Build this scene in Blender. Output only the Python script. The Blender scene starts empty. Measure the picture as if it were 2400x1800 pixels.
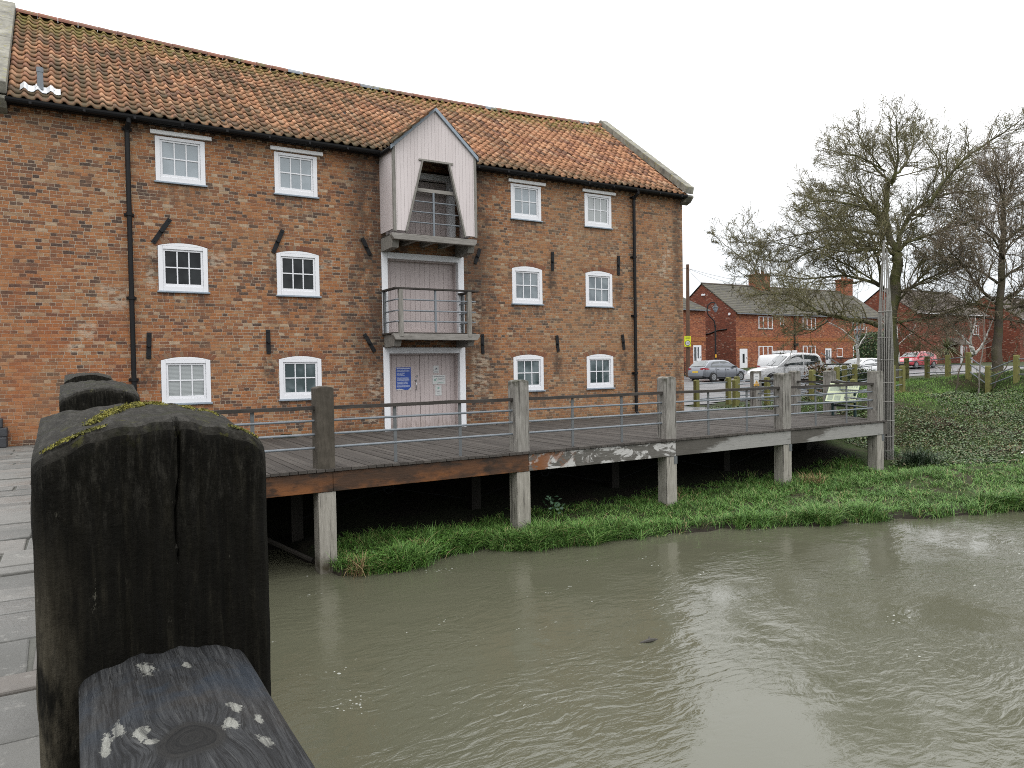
import bpy, math, random
import numpy as np
from mathutils import Vector, Matrix

sc = bpy.context.scene
col = sc.collection
R_ = math.radians

# ------------------------------------------------------------------ camera, sky, sun, exposure
cam_d = bpy.data.cameras.new("camera"); cam = bpy.data.objects.new("camera", cam_d); col.objects.link(cam)
cam_d.sensor_width = 36.0; cam_d.lens = 0.714444 * 36.0
cam_d.clip_start = 0.05; cam_d.clip_end = 2000
cr, cu, cf = (0.857043, -0.514986, -0.016370), (0.026181, 0.011796, 0.999588), (0.514580, 0.857118, -0.023593)
cam.matrix_world = Matrix(((cr[0], cu[0], -cf[0], 0.0), (cr[1], cu[1], -cf[1], 0.0), (cr[2], cu[2], -cf[2], 1.65), (0, 0, 0, 1)))
sc.camera = cam

SUN_EL, SUN_ROT = R_(52), R_(205)
world = bpy.data.worlds.new("World"); sc.world = world; world.use_nodes = True
wt = world.node_tree; wt.nodes.clear()
w_out = wt.nodes.new("ShaderNodeOutputWorld"); w_bg = wt.nodes.new("ShaderNodeBackground")
w_sky = wt.nodes.new("ShaderNodeTexSky"); w_sky.sky_type = 'NISHITA'; w_sky.sun_disc = False
w_sky.sun_elevation = SUN_EL; w_sky.sun_rotation = SUN_ROT
w_tc = wt.nodes.new("ShaderNodeTexCoord"); w_sep = wt.nodes.new("ShaderNodeSeparateXYZ")
wt.links.new(w_tc.outputs["Generated"], w_sep.inputs[0])
def wmath(op, a, b):
    n = wt.nodes.new("ShaderNodeMath"); n.operation = op
    for i, v in enumerate((a, b)):
        if hasattr(v, "links"): wt.links.new(v, n.inputs[i])
        else: n.inputs[i].default_value = v
    return n.outputs[0]
zz = wmath('MAXIMUM', w_sep.outputs["Z"], 0.0)
SKY_LO, SKY_HI = 0.78, 2.85
lum = wmath('ADD', wmath('MULTIPLY', wmath('POWER', zz, 0.92), SKY_HI), SKY_LO)
w_no = wt.nodes.new("ShaderNodeTexNoise"); w_no.inputs["Scale"].default_value = 2.2; w_no.inputs["Detail"].default_value = 5
wt.links.new(w_tc.outputs["Generated"], w_no.inputs["Vector"])
lum = wmath('MULTIPLY', lum, wmath('ADD', wmath('MULTIPLY', w_no.outputs[0], 0.16), 0.92))
w_ramp = wt.nodes.new("ShaderNodeValToRGB")
w_ramp.color_ramp.elements[0].position = 0.0; w_ramp.color_ramp.elements[0].color = (0.885, 0.95, 1.0, 1)
w_ramp.color_ramp.elements[1].position = 0.22; w_ramp.color_ramp.elements[1].color = (0.985, 0.99, 1.0, 1)
wt.links.new(zz, w_ramp.inputs[0])
w_sc = wt.nodes.new("ShaderNodeVectorMath"); w_sc.operation = 'SCALE'
wt.links.new(w_ramp.outputs[0], w_sc.inputs[0]); wt.links.new(lum, w_sc.inputs["Scale"])
w_sk = wt.nodes.new("ShaderNodeVectorMath"); w_sk.operation = 'SCALE'; w_sk.inputs["Scale"].default_value = 0.006
wt.links.new(w_sky.outputs[0], w_sk.inputs[0])
w_add = wt.nodes.new("ShaderNodeVectorMath"); w_add.operation = 'ADD'
wt.links.new(w_sc.outputs[0], w_add.inputs[0]); wt.links.new(w_sk.outputs[0], w_add.inputs[1])
wt.links.new(w_add.outputs[0], w_bg.inputs[0]); w_bg.inputs[1].default_value = 1.0
wt.links.new(w_bg.outputs[0], w_out.inputs[0])
sun_d = bpy.data.lights.new("sun", 'SUN'); sun_d.energy = 0.6; sun_d.angle = R_(35); sun_d.color = (1.0, 0.965, 0.92)
sun = bpy.data.objects.new("sun", sun_d); col.objects.link(sun)
sun.rotation_euler = (math.pi / 2 - SUN_EL, 0, R_(-25))
sc.view_settings.view_transform = 'Standard'; sc.view_settings.look = 'None'
sc.view_settings.exposure = 0.0; sc.view_settings.gamma = 1.0
sc.cycles.use_denoising = False; sc.cycles.filter_width = 1.0; sc.cycles.use_adaptive_sampling = False
sc.cycles.max_bounces = 6; sc.cycles.diffuse_bounces = 3; sc.cycles.glossy_bounces = 3
sc.cycles.transmission_bounces = 4; sc.cycles.transparent_max_bounces = 8

# ------------------------------------------------------------------ object helpers
def wloc(o):
    v = Vector((0, 0, 0))
    while o is not None:
        v += o.location; o = o.parent
    return v
def tag(o, label=None, cat=None, group=None, kind=None):
    for k, v in (("label", label), ("category", cat), ("group", group), ("kind", kind)):
        if v: o[k] = v
    return o
def thing(name, loc, label, cat, group=None, rz=0.0):
    o = bpy.data.objects.new(name, None); col.objects.link(o)
    o.empty_display_size = 0.3; o.location = loc; o.rotation_euler = (0, 0, rz)
    return tag(o, label, cat, group)
def copy_tree(o, parent=None):
    c = o.copy(); col.objects.link(c)
    if parent is not None: c.parent = parent
    for ch in list(o.children): copy_tree(ch, c)
    return c

class MB:
    """collects geometry, then links it as ONE mesh object"""
    def __init__(s): s.v = []; s.f = []; s.m = []; s.cm = 0
    def add(s, vs, fs):
        b = len(s.v); s.v.extend([tuple(map(float, q)) for q in vs])
        for f in fs: s.f.append(tuple(b + i for i in f)); s.m.append(s.cm)
        return s
    def box(s, x0, x1, y0, y1, z0, z1):
        return s.add([(x0,y0,z0),(x1,y0,z0),(x1,y1,z0),(x0,y1,z0),(x0,y0,z1),(x1,y0,z1),(x1,y1,z1),(x0,y1,z1)],
                     [(0,3,2,1),(4,5,6,7),(0,1,5,4),(1,2,6,5),(2,3,7,6),(3,0,4,7)])
    def obox(s, c, ax, ay, az):
        c, ax, ay, az = map(Vector, (c, ax, ay, az)); vs = []
        for k in (-1, 1):
            for (i, j) in ((-1,-1),(1,-1),(1,1),(-1,1)): vs.append(c + ax*i + ay*j + az*k)
        fl = ax.cross(ay).dot(az) < 0
        fs = [(0,3,2,1),(4,5,6,7),(0,1,5,4),(1,2,6,5),(2,3,7,6),(3,0,4,7)]
        return s.add(vs, [f[::-1] for f in fs] if fl else fs)
    def bar(s, a, b, w, h, up=(0, 0, 1)):
        a, b = Vector(a), Vector(b); d = b - a; L = d.length; d.normalize()
        sd = d.cross(Vector(up)); sd.normalize(); u = sd.cross(d)
        return s.obox((a + b) / 2, d * (L / 2), sd * (w / 2), u * (h / 2))
    def prism(s, poly, axis, a0, a1):
        """polygon (2d, ccw) extruded along axis; axis 'y' uses (x,z), 'x' uses (y,z), 'z' uses (x,y)"""
        def P(q, a):
            return {'y': (q[0], a, q[1]), 'x': (a, q[0], q[1]), 'z': (q[0], q[1], a)}[axis]
        n = len(poly); vs = [P(q, a0) for q in poly] + [P(q, a1) for q in poly]
        fs = [tuple(range(n)), tuple(range(2*n - 1, n - 1, -1))] + [(i, i + n, (i + 1) % n + n, (i + 1) % n) for i in range(n)]
        return s.add(vs, fs)
    def tube(s, pts, r, n=8, cap=True):
        pts = [Vector(p) for p in pts]; rs = r if isinstance(r, (list, tuple)) else [r] * len(pts)
        b = len(s.v); up = None
        for i, p in enumerate(pts):
            d = pts[min(i + 1, len(pts) - 1)] - pts[max(i - 1, 0)]
            if d.length < 1e-9: d = Vector((0, 0, 1))
            d.normalize()
            if up is None: up = Vector((0, 0, 1)) if abs(d.z) < .9 else Vector((1, 0, 0))
            sd = d.cross(up)
            if sd.length < 1e-6: sd = d.cross(Vector((1, 0.3, 0)))
            sd.normalize(); u = sd.cross(d); up = u
            for k in range(n):
                a = 2 * math.pi * k / n
                s.v.append(tuple(p + (sd * math.cos(a) + u * math.sin(a)) * rs[i]))
        for i in range(len(pts) - 1):
            for k in range(n):
                s.f.append((b + i*n + k, b + i*n + (k+1) % n, b + (i+1)*n + (k+1) % n, b + (i+1)*n + k)); s.m.append(s.cm)
        if cap:
            s.f.append(tuple(b + k for k in range(n - 1, -1, -1))); s.m.append(s.cm)
            e = b + (len(pts) - 1) * n; s.f.append(tuple(e + k for k in range(n))); s.m.append(s.cm)
        return s
    def disc(s, c, axis, r, h, n=20, r2=None):
        a = Vector(axis).normalized(); c = Vector(c)
        return s.tube([c - a*h/2, c + a*h/2], [r, r if r2 is None else r2], n)
    def quad(s, a, b, c, d): return s.add([a, b, c, d], [(0, 1, 2, 3)])
    def build(s, name, mats, parent=None, local=False, bevel=0, smooth=False, seg=2):
        me = bpy.data.meshes.new(name)
        off = Vector((0, 0, 0)) if (local or parent is None) else wloc(parent)
        V = np.array(s.v, dtype=np.float64) - np.array(off)
        me.from_pydata(V.tolist(), [], s.f); me.validate()
        o = bpy.data.objects.new(name, me); col.objects.link(o)
        if not isinstance(mats, (list, tuple)): mats = [mats]
        for m in mats: me.materials.append(m)
        if len(mats) > 1: me.polygons.foreach_set("material_index", s.m)
        if parent is not None: o.parent = parent
        if bevel:
            md = o.modifiers.new("bevel", 'BEVEL'); md.width = bevel; md.segments = seg; md.limit_method = 'ANGLE'; md.angle_limit = R_(40)
        if smooth: me.polygons.foreach_set("use_smooth", [True] * len(me.polygons))
        me.update(); return o
def np_mesh(name, V, F, mats, parent=None, smooth=False):
    """V (n,3), F (m,k) arrays -> mesh object"""
    me = bpy.data.meshes.new(name); V = np.asarray(V, dtype=np.float32); F = np.asarray(F, dtype=np.int32)
    if parent is not None: V = V - np.array(wloc(parent), dtype=np.float32)
    k = F.shape[1]
    me.vertices.add(len(V)); me.vertices.foreach_set("co", V.ravel())
    me.loops.add(F.size); me.loops.foreach_set("vertex_index", F.ravel())
    me.polygons.add(len(F)); me.polygons.foreach_set("loop_start", np.arange(0, F.size, k, dtype=np.int32))
    me.polygons.foreach_set("loop_total", np.full(len(F), k, dtype=np.int32))
    if smooth: me.polygons.foreach_set("use_smooth", np.ones(len(F), dtype=bool))
    for m in (mats if isinstance(mats, (list, tuple)) else [mats]): me.materials.append(m)
    me.update(calc_edges=True); me.validate()
    o = bpy.data.objects.new(name, me); col.objects.link(o)
    if parent is not None: o.parent = parent
    return o
def text_mesh(name, txt, size, mat, parent, M, ext=0.001, align='CENTER'):
    cu_ = bpy.data.curves.new(name, 'FONT'); cu_.body = txt; cu_.size = size; cu_.extrude = ext; cu_.align_x = align; cu_.align_y = 'CENTER'; cu_.resolution_u = 3
    t = bpy.data.objects.new(name, cu_); col.objects.link(t)
    dg = bpy.context.evaluated_depsgraph_get(); me = bpy.data.meshes.new_from_object(t.evaluated_get(dg))
    bpy.data.objects.remove(t); me.transform(M); 
    if parent is not None: me.transform(Matrix.Translation(-wloc(parent)))
    o = bpy.data.objects.new(name, me); col.objects.link(o); me.materials.clear(); me.materials.append(mat)
    if parent is not None: o.parent = parent
    return o

# ------------------------------------------------------------------ material helpers
GAL = 0.68      # overall albedo of dull, damp surfaces
class NT:
    def __init__(s, name, gal=None):
        s.gal = GAL if gal is None else gal
        s.mat = bpy.data.materials.new(name); s.mat.use_nodes = True; s.t = s.mat.node_tree
        s.b = s.t.nodes["Principled BSDF"]; s._geo = None
    def n(s, typ, ins=None, **at):
        nd = s.t.nodes.new(typ)
        for k, v in at.items(): setattr(nd, k, v)
        for k, v in (ins or {}).items(): s.put(nd.inputs[k], v)
        return nd
    def put(s, sock, v):
        if hasattr(v, "is_linked") or hasattr(v, "links"): s.t.links.new(v, sock)
        else:
            if isinstance(v, (tuple, list)) and len(v) == 3 and sock.type == 'RGBA': v = (*v, 1)
            sock.default_value = v
    def set(s, **kw):
        if "Base_Color" in kw and s.gal != 1: kw["Base_Color"] = s.mix(1.0, kw["Base_Color"], (s.gal,)*3, "MULTIPLY")
        for k, v in kw.items(): s.put(s.b.inputs[k.replace("_", " ")], v)
        return s
    @property
    def geo(s):
        if s._geo is None: s._geo = s.n("ShaderNodeNewGeometry")
        return s._geo
    @property
    def pos(s): return s.geo.outputs["Position"]
    @property
    def isl(s): return s.geo.outputs["Random Per Island"]
    @property
    def obj(s): return s.n("ShaderNodeTexCoord").outputs["Object"]
    def map(s, v, scale=(1,1,1), loc=(0,0,0), rot=(0,0,0)):
        return s.n("ShaderNodeMapping", {"Vector": v, "Scale": scale, "Location": loc, "Rotation": rot}).outputs[0]
    def noise(s, v, scale=5., detail=4., rough=.55, dist=0., color=False):
        nd = s.n("ShaderNodeTexNoise", {"Vector": v, "Scale": scale, "Detail": detail, "Roughness": rough, "Distortion": dist})
        return nd.outputs[1 if color else 0]
    def vor(s, v, scale=5., feature='F1', out=0, rand=1.):
        nd = s.n("ShaderNodeTexVoronoi", {"Vector": v, "Scale": scale, "Randomness": rand}, feature=feature); return nd.outputs[out]
    def ramp(s, f, stops, interp='LINEAR'):
        nd = s.n("ShaderNodeValToRGB", {0: f}); r = nd.color_ramp; r.interpolation = interp
        while len(r.elements) > 1: r.elements.remove(r.elements[-1])
        for i, (p, c) in enumerate(stops):
            e = r.elements[0] if i == 0 else r.elements.new(p)
            if i == 0: e.position = p
            if not isinstance(c, (tuple, list)): c = (c, c, c)
            e.color = (*c, 1) if len(c) == 3 else c
        return nd.outputs[0]
    def mix(s, f, a, b, mode='MIX'):
        nd = s.t.nodes.new("ShaderNodeMix"); nd.data_type = 'RGBA'; nd.blend_type = mode
        s.put(nd.inputs[0], f); s.put(nd.inputs[6], a if not isinstance(a, (int, float)) else (a, a, a)); s.put(nd.inputs[7], b if not isinstance(b, (int, float)) else (b, b, b)); return nd.outputs[2]
    def math(s, op, a, b=0.0, c=None, clamp=False):
        nd = s.n("ShaderNodeMath", operation=op, use_clamp=clamp)
        s.put(nd.inputs[0], a); s.put(nd.inputs[1], b)
        if c is not None: s.put(nd.inputs[2], c)
        return nd.outputs[0]
    def sep(s, v): return s.n("ShaderNodeSeparateXYZ", {0: v}).outputs
    def comb(s, x=0., y=0., z=0.): return s.n("ShaderNodeCombineXYZ", {0: x, 1: y, 2: z}).outputs[0]
    def mr(s, v, a, b, c=0., d=1., smooth=True):
        return s.n("ShaderNodeMapRange", {0: v, 1: a, 2: b, 3: c, 4: d}, interpolation_type='SMOOTHSTEP' if smooth else 'LINEAR').outputs[0]
    def wn(s, v, color=False): return s.n("ShaderNodeTexWhiteNoise", {"Vector": v}).outputs[1 if color else 0]
    def bump(s, h, strength=.5, dist=.02, normal=None):
        ins = {"Height": h, "Strength": strength, "Distance": dist}
        if normal is not None: ins["Normal"] = normal
        o = s.n("ShaderNodeBump", ins).outputs[0]; s.put(s.b.inputs["Normal"], o); return o
def simple(name, c, rough=.6, metal=0., var=.12, scale=9., spec=.5, bump=0.):
    m = NT(name); f = m.noise(m.pos, scale, 5, .6)
    m.set(Base_Color=m.mix(f, tuple(x*(1-var) for x in c), tuple(min(1, x*(1+var)) for x in c)), Roughness=rough, Metallic=metal)
    m.b.inputs["Specular IOR Level"].default_value = spec
    if bump: m.bump(m.noise(m.pos, scale*4, 4), bump, .01)
    return m.mat

def wall_uv(m):
    """(along, up) brick coordinates from the position, chosen by the face direction"""
    p = m.sep(m.pos); nx = m.math('ABSOLUTE', m.sep(m.geo.outputs["True Normal"])[0])
    u = m.mix(m.math('GREATER_THAN', nx, .6), m.comb(p[0]), m.comb(p[1]))
    return m.comb(m.sep(u)[0], p[2]), p
def brick_mat(name, cols, mortar, bw=.215, bh=.0735, ms=.0065, stain=None, freq=2, squash=.56, off=.5, wob=.009):
    m = NT(name); uv, p = wall_uv(m)
    w = m.n("ShaderNodeVectorMath", {0: m.noise(m.pos, 2.2, 3, .5, color=True), 1: (.5, .5, .5)}, operation='SUBTRACT').outputs[0]
    w = m.n("ShaderNodeVectorMath", {0: w, "Scale": wob * 4}, operation='SCALE').outputs[0]
    w2 = m.n("ShaderNodeVectorMath", {0: m.noise(m.pos, 26, 2, .5, color=True), 1: (.5, .5, .5)}, operation='SUBTRACT').outputs[0]
    w2 = m.n("ShaderNodeVectorMath", {0: w2, "Scale": wob * 1.6}, operation='SCALE').outputs[0]
    v = m.n("ShaderNodeVectorMath", {0: uv, 1: w}, operation='ADD').outputs[0]
    v = m.n("ShaderNodeVectorMath", {0: v, 1: w2}, operation='ADD').outputs[0]
    vs = m.sep(v); row = m.math('FLOOR', m.math('DIVIDE', vs[1], bh)); v = m.comb(m.math('ADD', vs[0], m.math('MULTIPLY', m.wn(m.comb(row, 3.3, 1.7)), .43)), vs[1])
    bt = m.n("ShaderNodeTexBrick", {"Vector": v, "Color1": (0, 0, 0), "Color2": (1, 1, 1), "Mortar": (.5, .5, .5), "Scale": 1.0, "Mortar Size": ms, "Mortar Smooth": .6, "Bias": 0., "Brick Width": bw, "Row Height": bh},
             offset=off, offset_frequency=2, squash=squash, squash_frequency=freq)
    rnd = m.sep(bt.outputs["Color"])[0]
    c = m.ramp(rnd, cols)
    c = m.mix(m.mr(m.noise(m.pos, 34, 4, .65), .35, .75, 0, .55), c, m.mix(.5, c, (.33, .25, .18)), 'MIX')
    c = m.mix(.5, c, m.ramp(m.noise(m.pos, 110, 3, .7), [(.3, .55), (.7, 1.25)]), 'MULTIPLY')
    mo = m.mix(m.noise(m.pos, 60, 3), tuple(x*.6 for x in mortar), mortar)
    fac = m.mr(m.math('ADD', bt.outputs["Fac"], m.math('MULTIPLY', m.math('SUBTRACT', m.noise(m.pos, 13, 5, .75), .5), 1.1)), .12, .75)
    fac = m.math('MULTIPLY', fac, m.mr(m.noise(m.pos, 1.4, 4, .6), .3, .6, .45, 1.))
    fac = m.math('MULTIPLY', fac, m.math('GREATER_THAN', bt.outputs["Fac"], .002))
    c = m.mix(.55, c, m.ramp(m.noise(m.map(uv, (5, 14, 1)), 1.1, 5, .7), [(.3, (.5, .48, .46)), (.7, (1.45, 1.42, 1.35))]), 'MULTIPLY')
    c = m.mix(fac, c, mo)
    if stain: c = stain(m, c, p)
    m.set(Base_Color=c, Roughness=.88); m.b.inputs["Specular IOR Level"].default_value = .25
    h = m.math('ADD', m.math('MULTIPLY', m.math('SUBTRACT', 1., bt.outputs["Fac"]), 1.), m.math('MULTIPLY', m.noise(m.pos, 70, 4, .7), .55))
    m.bump(h, .8, .012)
    return m.mat

def stain_mill(m, c, p):
    big = m.noise(m.pos, .55, 5, .6); mid = m.noise(m.pos, 1.7, 5, .65)
    c = m.mix(m.mr(big, .45, .68, 0, .55), c, m.mix(.45, c, (.36, .215, .115)))            # grey-buff weathered areas
    c = m.mix(m.math('MULTIPLY', m.mr(p[0], 8.5, 13.5), m.mr(mid, .3, .6, .2, .6)), c, m.mix(.45, c, (.34, .235, .135)))
    # redder damp brick low on the left end
    left = m.math('MULTIPLY', m.mr(p[0], 4.5, -.5), m.mr(p[2], 5.5, 1.5))
    c = m.mix(m.math('MULTIPLY', left, m.mr(mid, .38, .66)), c, m.mix(.38, c, (.40, .105, .03)), 'MIX')
    # soot each side of the hoist doors, and down the far quoin
    dx = m.math('MINIMUM', m.math('ABSOLUTE', m.math('SUBTRACT', p[0], 6.9)), m.math('ABSOLUTE', m.math('SUBTRACT', p[0], 9.6)))
    soot = m.math('MULTIPLY', m.mr(dx, 1.15, .3), m.mr(m.noise(m.map(m.pos, (1, 1, .6)), 2.6, 5, .72), .30, .52))
    soot = m.math('MULTIPLY', soot, m.mr(p[2], .8, 2.4, .6, 1.))
    q = m.math('MULTIPLY', m.mr(m.math('ABSOLUTE', m.math('SUBTRACT', p[0], 17.45)), .3, .02), m.mr(m.noise(m.pos, 2.1, 4, .7), .34, .52))
    soot = m.math('MAXIMUM', soot, m.math('MULTIPLY', q, .8))
    for (ax, az) in ((12.4, 4.15), (14.93, 4.0), (12.58, 1.7), (15.1, 1.75), (1.47, 1.6), (4.09, 1.7), (1.62, 4.05), (4.27, 4.0), (9.85, 4.1)):
        s = m.math('MULTIPLY', m.mr(m.math('ABSOLUTE', m.math('SUBTRACT', p[0], ax)), .24, .05), m.math('MULTIPLY', m.mr(m.math('ABSOLUTE', m.math('SUBTRACT', p[2], az)), .55, .1), m.mr(m.noise(m.pos, 5, 3, .7), .3, .55)))
        soot = m.math('MAXIMUM', soot, s)
    c = m.mix(m.math('MULTIPLY', soot, .80), c, m.mix(.80, c, (.04, .034, .03)))
    for (ax, az, rx_, rz_) in ((2.98, 4.25, .24, .22), (5.55, 4.3, .22, .16), (4.22, 4.4, .07, .12), (1.6, 4.35, .12, .2), (1.55, 3.75, .12, .3), (.3, 2.55, .22, .25), (.05, 2.2, .16, .12), (.85, 3.3, .4, .35), (16.9, 5.0, .10, .5), (17.1, 5.35, .10, .2), (16.75, 4.7, .1, .2), (6.75, 1.25, .22, .5), (6.72, .45, .2, .3), (9.75, 3.2, .25, .5), (9.9, 1.5, .35, .8)):
        e = m.math('MULTIPLY', m.mr(m.math('ABSOLUTE', m.math('SUBTRACT', p[0], ax)), rx_, rx_*.5), m.math('MULTIPLY', m.mr(m.math('ABSOLUTE', m.math('SUBTRACT', p[2], az)), rz_, rz_*.5), m.mr(m.noise(m.map(m.pos, (1, 1, 2.4)), 6, 4, .7), .44, .58)))
        c = m.mix(m.math('MULTIPLY', e, .55), c, (.60, .50, .38))
    for (sx0, sz0) in ((1.71, 5.94), (4.315, 5.94), (10.99, 5.94), (13.635, 5.94), (1.71, 3.48), (4.315, 3.48), (10.99, 3.48), (13.635, 3.48), (4.315, .93), (10.99, .93)):
        e = m.math('MULTIPLY', m.mr(m.math('ABSOLUTE', m.math('SUBTRACT', p[0], sx0 + .52)), .68, .45), m.math('MULTIPLY', m.mr(p[2], sz0 - .75, sz0 - .12), m.math('LESS_THAN', p[2], sz0 + .02)))
        e = m.math('MULTIPLY', e, m.mr(m.noise(m.map(m.pos, (3.2, 3.2, .55)), 2.2, 4, .65), .40, .60))
        c = m.mix(m.math('MULTIPLY', e, .6), c, m.mix(.7, c, (.07, .058, .05)))
    # pale repointing patches
    c = m.mix(m.math('MULTIPLY', m.mr(m.noise(m.map(m.pos, (1, 1, 2.2)), 1.25, 5, .7), .66, .74), .4), c, (.50, .40, .29))
    c = m.mix(m.mr(p[2], .35, -.05, 0, .45), c, m.mix(.6, c, (.05, .055, .03)))           # damp, green foot of the wall
    return c
M_mill = brick_mat("old_brick", [(0, (.065, .046, .042)), (.09, (.12, .072, .054)), (.19, (.215, .098, .056)), (.42, (.315, .128, .056)), (.64, (.405, .165, .062)), (.82, (.43, .205, .092)), (.95, (.38, .245, .145)), (1, (.52, .40, .28))],
                   (.66, .56, .43), stain=stain_mill)
M_red = brick_mat("red_brick", [(0, (.2, .055, .03)), (.3, (.31, .085, .04)), (.65, (.43, .13, .055)), (.95, (.5, .185, .08)), (1, (.46, .30, .21))], (.36, .25, .19), ms=.006, freq=2, squash=1.)
M_redgable = brick_mat("dark_red_brick", [(0, (.12, .03, .018)), (.4, (.19, .042, .022)), (.9, (.25, .06, .03)), (1, (.42, .3, .24))], (.2, .12, .09), ms=.006, freq=2, squash=1.)
M_orange = brick_mat("orange_brick", [(0, (.33, .10, .03)), (.5, (.42, .14, .04)), (1, (.48, .19, .07))], (.36, .2, .12), ms=.005, freq=2, squash=1.)
M_quay = brick_mat("quay_brick", [(0, (.05, .045, .035)), (.5, (.12, .085, .06)), (1, (.19, .13, .09))], (.14, .12, .09))
def voussoir():
    m = NT("arch_brick"); c = m.ramp(m.isl, [(0, (.16, .055, .035)), (.3, (.26, .10, .05)), (.7, (.34, .145, .065)), (1, (.29, .19, .12))])
    c = m.mix(m.noise(m.pos, 40, 4), m.mix(.5, c, (.06, .04, .03)), c)
    m.set(Base_Color=c, Roughness=.9); m.bump(m.noise(m.pos, 60), .4, .01); return m.mat
M_arch = voussoir()
def white_paint():
    m = NT("white_paint"); d = m.noise(m.pos, 3.5, 6, .7); streak = m.noise(m.map(m.pos, (14, 14, 1.2)), 2.2, 4, .6)
    c = m.mix(m.mr(d, .55, .8, 0, .3), (.88, .89, .92), (.66, .66, .66)); c = m.mix(m.mr(streak, .62, .8, 0, .35), c, (.55, .54, .52)); c = m.mix(m.mr(m.noise(m.pos, 24, 4, .75), .62, .72, 0, .35), c, (.45, .42, .38))
    m.set(Base_Color=c, Roughness=.45); return m.mat
M_white = white_paint(); M_board = simple("lightened_white_board", (1.0, 1.0, 1.0), .5, 0, .04)  # lintel board white is lightened to offset the shade of the gutter above
def boards(name, a, b):
    m = NT(name); c = m.mix(m.isl, a, b); st = m.noise(m.map(m.pos, (16, 16, .8)), 2.5, 5, .65)
    c = m.mix(m.mr(st, .5, .8, 0, .25), c, tuple(x*.75 for x in a)); c = m.mix(m.mr(m.noise(m.pos, 1.3, 5, .7), .5, .75, 0, .15), c, tuple(x*.6 for x in a))
    zz = m.sep(m.pos)[2]; c = m.mix(m.math('MULTIPLY', m.mr(zz, .5, .0), m.mr(m.noise(m.map(m.pos, (9, 9, 2)), 2, 5, .7), .35, .65)), c, m.mix(.55, c, (.16, .12, .085)))
    c = m.mix(m.math('MULTIPLY', m.mr(m.noise(m.map(m.pos, (26, 26, .7)), 2, 4, .6), .60, .72), .3), c, (.25, .21, .19)); c = m.mix(m.mr(m.noise(m.pos, 30, 4, .75), .66, .74, 0, .4), c, (.30, .26, .23))
    m.set(Base_Color=c, Roughness=.6); m.bump(m.noise(m.map(m.pos, (20, 20, 1.5)), 6, 4), .15, .006); return m.mat
M_pink = boards("mauve_boards", (.69, .62, .61), (.73, .66, .65))
M_door = boards("mauve_door_boards", (.555, .475, .46), (.60, .52, .505))
def wood(name, dark, light, axis='z', sc_=7., dirt=None, rough=.85, bump=.5, isl=.25):
    m = NT(name); k = {'x': (.9, sc_, sc_), 'y': (sc_, .9, sc_), 'z': (sc_, sc_, .9)}[axis]
    g = m.noise(m.map(m.pos, k), 3.2, 8, .68, .6); blot = m.noise(m.pos, 2.6, 5, .65)
    c = m.ramp(g, [(.25, dark), (.5, tuple((x+y)/2 for x, y in zip(dark, light))), (.75, light)])
    c = m.mix(m.mr(blot, .45, .72, 0, .6), c, m.mix(.7, c, dark))
    if isl: c = m.mix(isl, c, m.ramp(m.isl, [(0, dark), (1, light)]))
    if dirt: c = dirt(m, c)
    m.set(Base_Color=c, Roughness=rough); m.b.inputs["Specular IOR Level"].default_value = .3
    m.bump(m.math('ADD', g, m.math('MULTIPLY', m.noise(m.map(m.pos, tuple(q*3 for q in k)), 6, 5, .7), .5)), bump, .012); return m.mat
M_grey = wood("weathered_grey_timber", (.12, .112, .098), (.43, .41, .37))
M_greyh = wood("weathered_grey_beam", (.13, .12, .105), (.47, .445, .41), 'x')
M_rail = wood("dark_handrail_timber", (.018, .015, .013), (.085, .075, .066), 'x', bump=.6)
M_raily = wood("dark_cross_rail_timber", (.022, .019, .017), (.10, .09, .082), 'y', bump=.6)
def green_top(z, w=.2):
    def f(m, c):
        zz = m.sep(m.pos)[2]; k = m.math('MULTIPLY', m.mr(zz, z - w, z), m.mr(m.noise(m.pos, 7, 4, .7), .42, .62))
        return m.mix(m.math('MULTIPLY', k, .8), c, (.10, .105, .03))
    return f
def post_dirt(m, c):
    zz = m.sep(m.pos)[2]
    streak = m.noise(m.map(m.pos, (12, 12, .5)), 1.6, 4, .7)
    c = m.mix(m.mr(streak, .53, .66, 0, .85), c, (.03, .027, .023))
    k = m.math('MULTIPLY', m.mr(zz, 1.05, 1.36), m.mr(m.noise(m.pos, 6, 4, .7), .38, .66))
    c = m.mix(m.math('MULTIPLY', k, .85), c, (.035, .036, .016))
    return c
M_post = wood("deck_post_timber", (.13, .12, .104), (.46, .44, .40), dirt=post_dirt)
def dark_post_dirt(m, c):
    return m.mix(m.mr(m.noise(m.pos, 5, 4, .7), .3, .7, .1, .6), c, (.035, .03, .02))
M_postd = wood("darker_post_timber", (.045, .038, .028), (.18, .155, .125), dirt=dark_post_dirt)
def pile_dirt(m, c):
    zz = m.sep(m.pos)[2]; streak = m.noise(m.map(m.pos, (9, 9, .45)), 1.7, 4, .7)
    c = m.mix(m.mr(streak, .55, .66, 0, .8), c, (.035, .03, .025))
    c = m.mix(m.math('MULTIPLY', m.mr(zz, -1.35, -1.7), m.mr(m.noise(m.pos, 5, 3), .3, .6, .5, 1)), c, (.055, .045, .022)); return c
M_pile = wood("pile_timber", (.20, .185, .155), (.56, .53, .47), dirt=pile_dirt)
M_piled = wood("shade_darkened_timber", (.010, .009, .007), (.035, .030, .024))  # dark version of the timber, with the shade under the deck in its colour
M_plank = wood("deck_plank_timber", (.034, .029, .025), (.112, .10, .088), 'y', sc_=11, isl=.45, bump=.5)
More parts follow.
